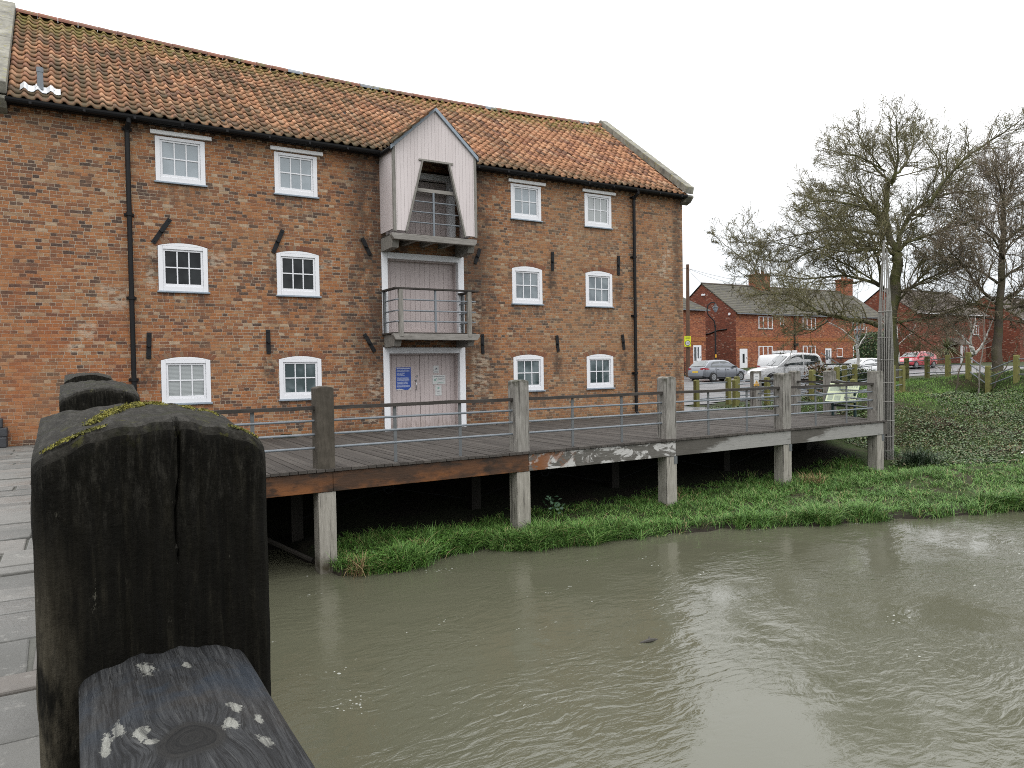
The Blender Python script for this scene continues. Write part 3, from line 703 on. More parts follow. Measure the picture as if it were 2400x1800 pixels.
for x in (7.0, 9.16): jb = MB(); jb.prism([(YF + .125, 5.04), (YF + .125, 4.93), (YF + .2, 4.72), (D - .005, 4.70), (D - .005, 5.04)], 'x', x, x + .19); jb.build("joist", M_grey, hoist, bevel=.008)
for x in (7.55, 8.1, 8.65): jb = MB(); jb.box(x, x + .1, YF + .125, D - .005, 4.9, 5.04); jb.build("joist", M_grey, hoist)
bk = door_leaf(7.2, 9.15, 5.1, 6.75, D + .25, 13)
u = MB(); u.box(7.15, 9.2, D + .02, D + .2, 6.76, 6.92); u.box(9.02, 9.2, D + .02, D + .2, 5.1, 6.76); u.build("door_frame", M_white, mill)
u = MB(); u.box(8.0, 9.0, D - .02, D + .02, 6.42, 6.47); u.build("lifting_bar", M_iron, hoist)

# --- balcony below it
YP = D - .9
bf = MB(); bf.prism([(6.99, 2.38), (6.93, 2.50), (6.93, 2.535), (9.40, 2.535), (9.40, 2.46), (9.32, 2.37)][::-1], 'y', YP - .03, YP + .10)
balc = bf.build("balcony", M_greyh, mill, bevel=.01)
u = MB()
for i in range(10): u.box(6.98, 9.36, YP + .10 + i*.079, YP + .173 + i*.079, 2.535, 2.575)
u.build("balcony_floor", M_plank, balc)
u = MB()
for x in (7.03, 9.13): u = MB(); u.prism([(YP + .11, 2.53), (YP + .11, 2.42), (YP + .2, 2.22), (D - .035, 2.2), (D - .035, 2.53)], 'x', x, x + .19); u.build("joist", M_grey, balc, bevel=.008)
for x in (7.6, 8.15, 8.7): u = MB(); u.box(x, x + .1, YP + .11, D - .035, 2.38, 2.53); u.build("joist", M_grey, balc)
for (x0, x1, y0, y1) in ((7.10, 7.21, YP - .04, YP + .07), (9.05, 9.16, YP - .04, YP + .07)):
    u = MB(); u.box(x0, x1, y0, y1, 2.46, 3.66); u.build("balcony_post", M_grey, balc, bevel=.008)
for x in (7.01, 9.30): u = MB(); u.box(x, x + .05, D - .13, D - .035, 2.56, 3.66); u.build("balcony_post", M_galvdk, balc)
u = MB(); u.box(6.98, 9.38, YP - .045, YP + .075, 3.66, 3.705); u.box(6.98, 7.10, YP + .075, D - .035, 3.66, 3.705); u.box(9.2, 9.36, YP + .075, D - .035, 3.66, 3.705); u.build("balcony_handrail", M_rail, balc, bevel=.006)
u = MB()
for z in (3.40, 3.12, 2.85):
    u.tube([(7.05, D - .06, z), (7.05, YP + .06, z), (7.10, YP + .015, z), (9.3, YP + .015, z)], .019, 8); u.tube([(9.25, D - .06, z), (9.25, YP + .03, z)], .019, 8)
u.box(8.1, 8.15, YP - .0, YP + .04, 2.575, 3.66); u.build("balcony_rail", M_galv, balc)

# --- notices fixed to the doors: things of their own
def notice(name, label, x0, x1, z0, z1, y, mat, lines, group=None):
    t = thing(name, ((x0 + x1) / 2, y, z0), label, "notice", group)
    b = MB(); b.box(x0, x1, y - .006, y, z0, z1); b.build("panel", mat, t)
    for (lm, rects) in lines:
        u = MB()
        for (a, b_, c, d) in rects: u.box(x0 + a*(x1-x0), x0 + b_*(x1-x0), y - .0085, y - .0065, z0 + c*(z1-z0), z0 + d*(z1-z0))
        u.build("print", lm, t)
    return t
M_blue = simple("blue_notice", (.012, .075, .42), .4, 0, .06); M_paper = simple("paper_notice", (.66, .67, .66), .5, 0, .05)
M_ink = simple("grey_print", (.16, .17, .19), .6, 0, .2); M_wprint = simple("white_print", (.62, .68, .85), .5, 0, .05); M_greenink = simple("green_print", (.25, .42, .36), .6)
yl = D + .248
def lines_block(a, b, top, n, dz, th, seed):
    r = random.Random(seed); return [(a, r.uniform(b - .12, b), top - i*dz - th, top - i*dz) for i in range(n)]
wl = [(.05, .95, .935, .965)] + lines_block(.05, .93, .89, 3, .03, .013, 1) + lines_block(.05, .6, .76, 5, .03, .013, 2) + lines_block(.05, .93, .55, 5, .03, .014, 3) + lines_block(.05, .88, .36, 4, .03, .014, 4) + lines_block(.05, .95, .20, 3, .03, .014, 5)
nb = notice("notice_board", "tall blue notice with lines of white print on the ground floor door", 7.45, 7.88, 1.07, 1.68, yl, M_blue, [(M_wprint, wl)])
cv = MB(); n = 14; pts = [(7.45 + .43*i/n, 1.074 + .02*math.sin(i/n*7) + .012 + (.045 if i > 11 else 0)*(i - 11)/3) for i in range(n + 1)]
for i in range(n): cv.add([(pts[i][0], yl - .008, 1.072), (pts[i+1][0], yl - .008, 1.072), (pts[i+1][0], yl - .008, pts[i+1][1]), (pts[i][0], yl - .008, pts[i][1])], [(0, 1, 2, 3)])
cv.build("wave_band", M_paper, nb)
notice("notice", "small square white notice with a black emblem, topmost on the right door leaf", 8.555, 8.715, 1.51, 1.715, yl, M_paper, [(M_ink, [(.25, .75, .48, .60), (.45, .68, .60, .70), (.15, .85, .10, .14), (.2, .8, .18, .21)])])
notice("notice", "wide white notice with green pictures in the middle of the right door leaf", 8.52, 8.915, 1.20, 1.455, yl, M_paper, [(M_greenink, [(.14, .26, .35, .6), (.28, .34, .55, .68), (.34, .9, .1, .14), (.38, .8, .18, .21)]), (M_ink, [(.1, .9, .82, .86), (.42, .93, .56, .6), (.42, .75, .48, .51)])])
notice("notice", "narrow white notice hung lowest on the right door leaf", 8.60, 8.79, .885, 1.165, yl, M_paper, [(M_greenink, [(.36, .66, .66, .84)]), (M_ink, [(.2, .8, .44, .46), (.25, .75, .39, .41), (.3, .7, .22, .24)])])
# ================================================================== ground, river, road
WZ = -1.75
SH = np.array([(-60,14.6),(0.3,14.6),(3.3,14.2),(3.62,11.75),(4.3,11.5),(5.1,11.45),(5.75,11.95),(6.4,11.95),(7.3,11.35),(9.5,11.0),(11.4,10.55),(13,9.75),(14.5,9.3),(15.9,8.75),(18.2,8.1),(22,6.9),(30,4.3),(50,-2),(100,-16),(300,-70)])
def shore(x): return np.interp(x, SH[:, 0], SH[:, 1]) + .07*np.sin(np.asarray(x)*5.1) + .05*np.sin(np.asarray(x)*11.7 + 1)
CP = []   # (x, y, z) control points measured on the land
for x in (0.5, 2, 3.4): CP += [(x, 15.2, -1.55), (x, 17.9, -.9)]
for x, zb in ((3.9,-1.62),(5.5,-1.6),(7.3,-1.58),(9.3,-1.54),(11.2,-1.49),(13.2,-1.46),(15.2,-1.42),(17.2,-1.4)):
    CP += [(x, float(shore(x)) + .3, -1.63), (x, 12.1, zb), (x, 13.6, zb + .12), (x, 16.0, -1.05 if x < 16 else -.8), (x, 18.1, -.5 if x < 16 else -.12)]
CP += [(18.2,8.5,-1.6),(19,12.0,-1.36),(18.2,10.5,-1.34),(18.2,12.9,-1.22),(19.15,13.06,-1.1),(19.6,10.8,-1.25),(20.9,10.3,-1.2),(20.9,9.3,-1.28),(20.3,8.0,-1.58),(23,7.0,-1.58),(23,8.3,-1.3),(26,8.4,-1.1),(26,6,-1.55),(30,4.8,-1.5),(31,7.5,-1.0),
       (21.15,14.88,-.62),(21.1,13.15,-1.05),(19.5,15.0,-.75),(20.6,16.6,-.28),(19.0,17.5,-.2),(21.0,19.2,-.03),(22,18.3,.04),(22.5,16.8,.28),(22.9,15.2,.18),(23.9,14.8,.22),(26,14.5,.3),(28.2,16.9,.42),(28.2,14.6,.3),(30.0,15.8,.32),(31.2,15.0,.1),
       (31.8,17.07,.85),(31.5,16.1,.8),(31.1,15.15,.7),(31,14.07,.75),(30,13,.45),(34,19.2,.77),(34.2,20.3,.7),(33.4,16.1,.78),(24,12.2,-.55),(27,12,-.3),(29,10.5,-.5),(25,10,-.95),(33,10,.2),(36,12,.9),(40,8,.9),(45,3,.9),(34,5,-.6),
       (27.8,19.5,.35),(27.7,18.3,.4),(24.5,18.3,.2),(31.7,19.5,.72),(20.2,20.1,0),(22.1,20.3,.02),(18,18.6,0),(18,22,0),(25,24,0.02),(30,23,.1),(30,30,.2),(38,36,.36),(20,40,.3),(44,33,.34),(50,34,.3),(36.8,24.5,.6),(41,23,.75),(50,26,.7),
       (46,42,.5),(51,44,1.15),(60,44.5,1.2),(70,44,1.2),(36,44,1.0),(60,34,.4),(55,50,1.25),(70,52,1.25),(40,55,1.2),(75,35,.9),(90,30,1.2),(90,60,1.3),(120,90,1.3),(60,10,1.1),(100,0,1.2),(20,70,1.),(0,60,.5),(0,30,.1),(-20,40,.1)]
CP = np.array(CP); _c = 1.2
def _phi(r): return np.sqrt(r*r + _c*_c)
_A = _phi(np.hypot(CP[:, None, 0] - CP[None, :, 0], CP[:, None, 1] - CP[None, :, 1])) + 0.02*np.eye(len(CP))
_w = np.linalg.solve(np.block([[_A, np.ones((len(CP), 1))], [np.ones((1, len(CP))), np.zeros((1, 1))]]), np.append(CP[:, 2], 0))
def land(x, y):
    x, y = np.asarray(x, float), np.asarray(y, float); out = np.full(x.shape, _w[-1])
    for i in range(len(CP)): out = out + _w[i] * _phi(np.hypot(x - CP[i, 0], y - CP[i, 1]))
    return np.clip(out, -1.75, 1.6)
def ground(x, y):
    x, y = np.asarray(x, float), np.asarray(y, float); d = y - shore(x)
    z = np.where(d < .22, WZ + np.clip(d, -3, .22) * .62, np.maximum(land(x, y), WZ + .13))
    z = np.where(d < 0, np.maximum(WZ + d * .7, -3.2), z)
    z = np.where((x < .28), np.where(y < 18.4, -.12, land(x, y) * .3), z)
    z = z + np.where((d > .4) & (x > .3), .028*np.sin(x*2.3 + y*1.1) * np.sin(y*2.9 - x*.7), 0)
    return z
def gz(x, y): return float(ground(np.array([x]), np.array([y]))[0])
gx = np.concatenate([np.array([-300,-120,-60,-30,-15,-8,-4,-2,-1,0,.26,.30]), np.arange(.6, 35, .22), np.arange(35, 60, 1.), np.arange(60, 120, 4.), np.array([140,180,260,500])])
gy = np.concatenate([np.array([-300,-150,-80,-40,-20]), np.arange(-10, 4, 1.), np.arange(4, 24, .22), np.arange(24, 48, .8), np.arange(48, 100, 4.), np.array([120,160,260,500])])
GX, GY = np.meshgrid(gx, gy, indexing='ij'); GZ = ground(GX, GY)
def grid_faces(nx, ny):
    i, j = np.meshgrid(np.arange(nx - 1), np.arange(ny - 1), indexing='ij'); a = (i*ny + j).ravel()
    return np.stack([a, a + ny, a + ny + 1, a + 1], 1)
def soil():
    m = NT("bank_soil"); n1 = m.noise(m.pos, .9, 6, .65); n2 = m.noise(m.pos, 7, 6, .7); z = m.sep(m.pos)[2]
    c = m.ramp(n2, [(.3, (.022, .017, .011)), (.55, (.055, .042, .026)), (.75, (.085, .068, .042))])
    g = m.ramp(m.noise(m.pos, 16, 5, .7), [(.3, (.018, .03, .008)), (.7, (.055, .085, .02))])
    c = m.mix(m.mr(n1, .36, .56), c, g); c = m.mix(m.mr(z, -1.55, -1.72), c, (.022, .018, .012)); q = m.sep(m.pos); c = m.mix(m.math('MULTIPLY', m.mr(q[1], 12.5, 13.1), m.mr(q[0], 20.2, 19.2)), c, m.mix(.75, c, (.012, .010, .008)))  # last mix darkens the soil below the deck: shade painted into the colour
    m.set(Base_Color=c, Roughness=.95); m.b.inputs["Specular IOR Level"].default_value = .2; m.bump(n2, .7, .05); return m.mat
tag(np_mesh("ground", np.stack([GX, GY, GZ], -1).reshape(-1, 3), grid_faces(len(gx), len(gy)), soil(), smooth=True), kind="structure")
# river
def water_mat():
    m = NT("muddy_river", 1); p = m.pos
    warp = m.n("ShaderNodeVectorMath", {0: m.noise(p, .5, 2, .5, color=True), "Scale": .9}, operation='SCALE').outputs[0]
    q = m.n("ShaderNodeVectorMath", {0: p, 1: warp}, operation='ADD').outputs[0]
    calm = m.mr(m.noise(p, .42, 3, .55), .36, .64, .15, .95)
    rip = m.noise(m.map(q, (1.0, 2.1, 1), rot=(0, 0, .35)), 4.6, 2, .45, .5); fine = m.noise(m.map(q, (1.2, 2.4, 1), rot=(0, 0, -.15)), 19, 3, .6, .3); swell = m.noise(m.map(p, (1, 1.5, 1)), 1.3, 2, .5)
    h = m.math('ADD', m.math('MULTIPLY', rip, .85), m.math('ADD', m.math('MULTIPLY', fine, .15), m.math('MULTIPLY', swell, .8)))
    h = m.math('MULTIPLY', h, calm)
    c = m.mix(m.noise(p, .35, 4, .6), (.062, .0625, .041), (.075, .075, .051))
    # drifting foam flecks gathered in streaks
    streak = m.mr(m.noise(m.map(q, (1, 1.8, 1), rot=(0, 0, .5)), .8, 5, .65), .60, .67)
    cell = m.vor(m.map(q, (1, 1.25, 1)), 17); size = m.wn(m.vor(m.map(q, (1, 1.25, 1)), 17, out=2))
    fl = m.math('MULTIPLY', streak, m.math('LESS_THAN', cell, m.math('MULTIPLY', m.math('POWER', size, 1.6), .36)))
    c = m.mix(m.math('MULTIPLY', fl, .7), c, (.42, .43, .40))
    m.set(Base_Color=c, Roughness=m.math('ADD', .02, m.math('MULTIPLY', fl, .5)), IOR=1.46)
    m.bump(h, .6, .03); return m.mat
tag(np_mesh("river", [(.27,-300,WZ),(500,-300,WZ),(500,60,WZ),(.27,60,WZ)], [(0,1,2,3)], water_mat()), kind="structure")
# road: asphalt draped over the land beyond the mill
rx = np.arange(17.9, 76, .7); ry = np.arange(18.4, 43.5, .6); RX, RY_ = np.meshgrid(rx, ry, indexing='ij')
lim = 20.75 + np.clip((RX - 22) * .16, 0, 9)
RZ = ground(RX, RY_) + .03
keep = (RY_ > lim) | (RX < 20.2)
F = grid_faces(len(rx), len(ry)); F = F[np.all(keep.ravel()[F], 1)]
def asphalt():
    m = NT("wet_asphalt"); c = m.ramp(m.noise(m.pos, .8, 6, .7), [(.35, (.10, .10, .105)), (.65, (.17, .17, .172))])
    c = m.mix(m.noise(m.pos, 90, 2), m.mix(.5, c, (.05, .05, .05)), c); m.set(Base_Color=c, Roughness=m.mr(m.noise(m.pos, .5, 4), .4, .65, .3, .75)); return m.mat
tag(np_mesh("road", np.stack([RX, RY_, RZ], -1).reshape(-1, 3), F, asphalt(), smooth=True), kind="structure")
# flagged quayside on the left
random.seed(21); pv = MB(); y = -3.0
while y < D - .16:
    dy = random.uniform(.24, .62) if y < 15 else random.uniform(.3, .5); dy = min(dy, D - .15 - y); x = .24
    while x > -7.:
        dx = random.uniform(.45, 1.15); z = .2 + random.uniform(-.009, .009); a, b = x - dx + .012, x - .012; c0, c1 = y + .012, y + dy - .012; t = [random.uniform(-.006, .006) for _ in range(4)]; j = [random.uniform(-.007, .007) for _ in range(8)]
        if b - a > .1 and c1 - c0 > .05:
            pv.add([(a+j[0], c0+j[1], -.1), (b+j[2], c0+j[3], -.1), (b+j[4], c1+j[5], -.1), (a+j[6], c1+j[7], -.1), (a+j[0], c0+j[1], z+t[0]), (b+j[2], c0+j[3], z+t[1]), (b+j[4], c1+j[5], z+t[2]), (a+j[6], c1+j[7], z+t[3])], [(4,5,6,7),(0,1,5,4),(1,2,6,5),(2,3,7,6),(3,0,4,7)])
        x -= dx
    y += dy
def flag_mat():
    m = NT("worn_flagstone"); c = m.ramp(m.isl, [(0, (.105, .104, .095)), (.5, (.145, .142, .13)), (.85, (.175, .17, .155)), (1, (.15, .135, .12))])
    c = m.mix(m.mr(m.noise(m.pos, 2.2, 6, .7), .42, .66, 0, .55), c, (.10, .10, .092)); c = m.mix(m.mr(m.noise(m.pos, 9, 5, .7), .56, .7, 0, .4), c, (.36, .35, .32))
    m.set(Base_Color=c, Roughness=m.mr(m.noise(m.pos, 1.5, 4), .35, .65, .45, .85)); m.bump(m.noise(m.pos, 18, 6, .7), .45, .015); return m.mat
tag(pv.build("pavement", flag_mat(), bevel=.012), kind="structure")
jm = MB(); jm.box(-7.2, .235, -3, D - .02, .0, .182); tag(jm.build("pavement_joints", simple("joint_dirt", (.10, .10, .085), .95, 0, .35, 14)), kind="structure")
qw = MB(); qw.box(-.02, .262, -3.1, D - .02, -3.2, .166); t = tag(qw.build("quay_wall", M_quay), "dark brick quay wall dropping from the flagged pavement into the river", "wall")
st = thing("stone_step", (-1.5, 17.9, .2), "stack of two dark stone steps against the foot of the mill wall", "step")
s = MB(); s.box(-2.4, -1.17, D - .42, D - .012, .19, .40); s.box(-2.4, -1.16, D - .36, D - .012, .403, .58); s.box(-2.4, -1.24, D - .3, D - .012, .583, .77)
s.build("slab", simple("dark_step_stone", (.035, .037, .042), .7, 0, .45, 9, bump=.4), st, bevel=.02)

# ================================================================== riverside deck
PX = [3.59 + 3.86 * i for i in range(5)]          # front posts, centres (0.30 m square)
XEND = 19.31
deck = thing("timber_deck", (10, 15, 0), "timber boardwalk deck on piles along the foot of the mill, over the river edge", "deck")
def deck_edge_y(x):
    if x <= XEND: return YD
    if x <= 20.5: return YD + (x - XEND) / (20.5 - XEND) * (14.6 - YD)
    return 14.6 + (x - 20.5) / .5 * 3.2
pk = MB(); random.seed(4); x = .30
while x < 20.95:
    w = .146; ya = max(deck_edge_y(x), deck_edge_y(x + w)); yb = D - .015 if x < 17.72 else D + .25
    j = yb - ya
    if j > .15:
        dz = random.uniform(-.004, .004); cut = ya + j * random.choice((.38, .5, .62)) if j > 2.5 else None
        sg = [(ya, yb)] if not cut else [(ya - random.uniform(0, .012), cut - .002), (cut + .002, yb)]
        for (a, b) in sg:
            t = [random.uniform(-.0035, .0035) for _ in range(4)]
            pk.add([(x+.004, a, -.045), (x+w-.004, a, -.045), (x+w-.004, b, -.045), (x+.004, b, -.045), (x+.004, a, dz+t[0]), (x+w-.004, a, dz+t[1]), (x+w-.004, b, dz+t[2]), (x+.004, b, dz+t[3])], [(0,3,2,1),(4,5,6,7),(0,1,5,4),(1,2,6,5),(2,3,7,6),(3,0,4,7)])
    x += w + .002
def plank_mat():
    return M_plank
pk.build("planking", M_plank, deck)
sp = MB(); sp.box(.3, 19.2, YD + .15, D - .3, -.062, -.05); sp.build("membrane", M_dark, deck)
xf = [.30, PX[0] + .10] + [p + .11 for p in PX[1:4]] + [XEND]
for a, b, m in zip(xf[:-1], xf[1:], (M_brown, M_brown, M_fascb, M_fasc, M_fasc)):
    u = MB(); u.box(a + .003, b - .003, YD + .03, YD + .19, -.385, -.055); u.build("edge_beam", m, deck, bevel=.008)
u = MB(); u.prism([(XEND - .16, YD + .2), (XEND, YD + .2), (20.5, 14.6), (21.0, 17.8), (20.84, 17.8), (20.34, 14.66)], 'z', -.38, -.055); u.build("edge_beam", M_fasc, deck)
for i, px in enumerate(PX):
    u = MB(); u.box(px - .15, px + .15, YD + .045, YD + .345, -2.6, -.39); u.build("pile", M_pile, deck, bevel=.012)
for px in PX[2:]:
    u = MB(); u.box(px + .06, px + .156, YD + .038, YD + .35, -.56, -.39); u.build("steel_bracket", M_galvdk, deck)
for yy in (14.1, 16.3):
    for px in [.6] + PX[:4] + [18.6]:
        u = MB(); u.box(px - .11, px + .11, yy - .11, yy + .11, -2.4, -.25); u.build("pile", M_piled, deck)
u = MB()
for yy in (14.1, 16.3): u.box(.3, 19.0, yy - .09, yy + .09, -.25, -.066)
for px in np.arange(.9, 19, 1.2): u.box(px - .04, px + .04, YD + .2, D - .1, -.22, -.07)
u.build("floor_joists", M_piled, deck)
u = MB()
for a, b in zip(PX[:-1], PX[1:]):
    m_ = (a + b) / 2; u.tube([(a, 14.2, -.35), (b, 14.2, -1.25)], .008, 6); u.tube([(a, 14.2, -1.25), (b, 14.2, -.35)], .008, 6); u.tube([(m_ + .11*math.cos(k*.3927), 14.19, -.8 + .11*math.sin(k*.3927)) for k in range(17)], .014, 6, False)
u.build("bracing", M_iron, deck)

# railing of the deck
rail = thing("deck_railing", (10, YD + .2, 0), "timber post and steel tube railing along the river edge of the deck", "railing")
def rounded_post(mb, cx, cy, w, z0, z1, arch=.035, n=6, d=None):
    d = d or w; pr = [(cx - w/2, z0), (cx + w/2, z0)] + [(cx + w/2 - w*i/n, z1 - arch*((i/n*2 - 1)**2)) for i in range(n + 1)]
    mb.prism(pr, 'y', cy - d/2, cy + d/2)
ENDP = [(PX[4], YD + .195), (20.18, 14.42), (20.32, 15.82), (20.66, 17.7)]
random.seed(8)
for i, px in enumerate(PX):
    u = MB(); rounded_post(u, px, YD + .195, .30, -.054, 1.385 + random.uniform(-.012, .012), .03); u.build("post", M_postd if i == 0 else M_post, rail, bevel=.014)
def rails_between(parent, a, b, zs=(.80, .57, .345), inset=.14, top=1.045, st=2, hb=.07, along='x'):
    A, B = Vector((a[0], a[1], 0)), Vector((b[0], b[1], 0)); d = (B - A).normalized(); A2, B2 = A + d*inset, B - d*inset
    tb = MB(); n = 8; sag = [random.uniform(-.006, .006) for _ in range(n + 1)]
    for k in range(n):
        p, q = A2.lerp(B2, k / n), A2.lerp(B2, (k + 1) / n); tb.bar((p.x, p.y, top - .03 + sag[k]), (q.x, q.y, top - .03 + sag[k + 1]), .10, .06)
    tb.build("handrail", M_rail if along == 'x' else M_raily, parent)
    for z in zs:
        tb = MB(); tb.tube([(A2.x, A2.y, z), (B2.x, B2.y, z)], .021, 8, False); tb.build("rail_tube", M_galv, parent)
    for k in range(st):
        p = A.lerp(B, (k + 1) / (st + 1)); tb = MB(); tb.bar((p.x, p.y, -.01), (p.x, p.y, top - .06), .014, .06, (d.x, d.y, 0)); tb.build("stanchion", M_galvdk, parent)
pts = [(.16, YD + .195)] + [(p, YD + .195) for p in PX]
for a, b in zip(pts[:-1], pts[1:]): rails_between(rail, a, b)
rail2 = thing("deck_railing", (20.3, 15.5, 0), "short timber post railing closing the far end of the deck beside the bank", "railing")
for (x, y) in ENDP[1:]:
    u = MB(); rounded_post(u, x, y, .28, -.05, 1.37, .03); u.build("post", M_post, rail2, bevel=.014)
for a, b in zip(ENDP[:-1], ENDP[1:]): rails_between(rail2, a, b, st=0, along='y')
# warning notice on its last post
ws = thing("warning_sign", (20.55, 17.55, .9), "white and yellow warning plate with a triangle, fixed to a railing post", "sign")
sx, sy = 20.50, 17.545
def plate(mb, w, z0, z1, off): 
    mb.obox((sx - off*.35, sy - off*.94, (z0 + z1)/2), (w/2*.94, -w/2*.35, 0), (.35*.004, .94*.004, 0), (0, 0, (z1 - z0)/2))
u = MB(); plate(u, .21, .83, 1.27, 0.02); u.build("plate", M_paper, ws)
M_yel = simple("warning_yellow", (.80, .42, .02), .5, 0, .05)
u = MB(); plate(u, .20, .835, .92, .026); u.build("yellow_band", M_yel, ws)
u = MB(); c = Vector((sx - .35*.028, sy - .94*.028, .975)); r_ = Vector((.94, -.35, 0)); u.add([c - r_*.06 + Vector((0,0,-.04)), c + r_*.06 + Vector((0,0,-.04)), c + Vector((0,0,.065))], [(0, 1, 2)]); u.build("triangle", M_yel, ws)
u = MB(); plate(u, .012, .955, 1.0, .0285); plate(u, .16, .87, .885, .0285); plate(u, .13, .85, .86, .0285); plate(u, .15, 1.075, 1.08, .027); plate(u, .1, 1.17, 1.175, .027); u.build("print", M_ink, ws)

# ================================================================== information lectern beside the railing
ib = thing("information_board", (19.85, 13.75, 0), "tilted pale green information lectern with map and pictures at the deck end", "information board")
M_gpost = simple("dark_green_steel", (.012, .045, .045), .45, .2, .2)
for yy in (13.38, 14.12):
    u = MB(); u.box(19.88, 19.94, yy - .03, yy + .03, -.03, .72); u.build("leg", M_gpost, ib)
u = MB(); u.box(19.89, 19.93, 13.41, 14.09, .28, .33); u.build("crossbar", M_gpost, ib)
c0, n_ = Vector((19.86, 13.75, .70)), Vector((-.72, -.25, .64)).normalized(); ay = Vector((0.30, -1, 0)); ay = (ay - n_*ay.dot(n_)).normalized(); ax = ay.cross(n_)
if ax.z < 0: ax = -ax
u = MB(); u.obox(c0, ay*.445, ax*.36, n_*.014); u.build("panel_frame", M_gpost, ib)
M_ibd = simple("pale_green_panel", (.50, .56, .34), .35, 0, .08, 3)
u = MB(); u.obox(c0 + n_*.017, ay*.432, ax*.347, n_*.003); u.build("panel", M_ibd, ib)
M_ibp = simple("panel_pictures", (.26, .31, .22), .4, 0, .5, 9)
u = MB()
def pic(a0, a1, b0, b1):
    a0 *= .78; a1 *= .78
    u.obox(c0 + n_*.0215 + ay*((a0+a1)/2) + ax*((b0+b1)/2), ay*((a1-a0)/2), ax*((b1-b0)/2), n_*.001)
pic(-.5, -.1, .05, .3); pic(-.5, -.3, -.3, -.05); pic(-.25, -.02, -.3, -.12)
for i in range(5): pic(.1 + i*.085, .15 + i*.085, .2, .27); pic(.08 + i*.085, .13 + i*.085, .02, .09)
pic(.1, .3, -.28, -.1); u.build("pictures", M_ibp, ib)
u = MB()
for i in range(9): pic(-.08, .06, .28 - i*.03, .285 - i*.03)
for i in range(6): pic(.33, .5, -.08 - i*.03, -.075 - i*.03)
u.build("print", M_ink, ib)

# ================================================================== foreground timber barrier
def fg_post_mat():
    m = NT("black_wet_timber"); p = m.sep(m.pos); g = m.noise(m.map(m.pos, (34, 34, 2.4)), 3, 8, .7, .5)
    c = m.ramp(g, [(.3, (.002, .0018, .0011)), (.55, (.0065, .0058, .0036)), (.80, (.028, .025, .017))])
    zr = m.mr(p[2], 1.0, 1.5); 
    # bare worn brown-grey edge low on the left corner
    e = m.math('MULTIPLY', m.mr(p[0], .02, -.045), m.mr(p[2], 1.50, 1.2)); e = m.math('MULTIPLY', e, m.mr(m.noise(m.map(m.pos, (8, 8, 2)), 3, 5, .7), .35, .6))
    c = m.mix(m.math('MULTIPLY', e, .8), c, m.ramp(g, [(.3, (.05, .042, .026)), (.7, (.17, .15, .11))]))
    # grey streaks and lichen flecks on the face
    sp = m.math('MULTIPLY', m.mr(m.noise(m.map(m.pos, (30, 30, 9)), 3.2, 5, .75), .63, .70), m.mr(m.noise(m.pos, 9, 3, .6), .5, .62))
    c = m.mix(m.math('MULTIPLY', sp, .85), c, (.17, .16, .125)); c = m.mix(m.math('MULTIPLY', m.math('MULTIPLY', m.mr(p[2], 1.38, 1.52), m.mr(m.noise(m.map(m.pos, (55, 55, 13)), 2, 7, .8), .47, .70)), .5), c, (.06, .056, .045))
    # weathered crown: grey grain, dark green film, yellow moss cushions on the arris
    nz = m.sep(m.geo.outputs["True Normal"])[2]; up = m.mr(nz, .35, .75)
    crown = m.ramp(m.noise(m.map(m.pos, (22, 5, 22)), 4, 7, .72), [(.3, (.010, .009, .007)), (.52, (.028, .026, .021)), (.78, (.085, .08, .07))])
    crown = m.mix(m.mr(m.noise(m.pos, 11, 5, .7), .5, .66, 0, .7), crown, (.026, .028, .010))
    c = m.mix(up, c, crown)
    edge = m.math('MULTIPLY', m.mr(m.noise(m.pos, 19, 5, .72), .58, .65), m.math('MULTIPLY', m.mr(p[2], 1.52, 1.575), m.mr(m.math('FRACT', m.math('DIVIDE', m.math('SUBTRACT', p[1], 1.10), 2.35)), .10, .04, .25, 1)))
    c = m.mix(m.math('MULTIPLY', edge, m.mr(nz, .1, .6, .1, .45)), c, (.09, .09, .016))
    m.set(Base_Color=c, Roughness=.8); m.b.inputs["Specular IOR Level"].default_value = .1
    m.bump(m.math('ADD', g, m.noise(m.pos, 60, 6, .75)), .8, .006); return m.mat
M_fg = fg_post_mat()
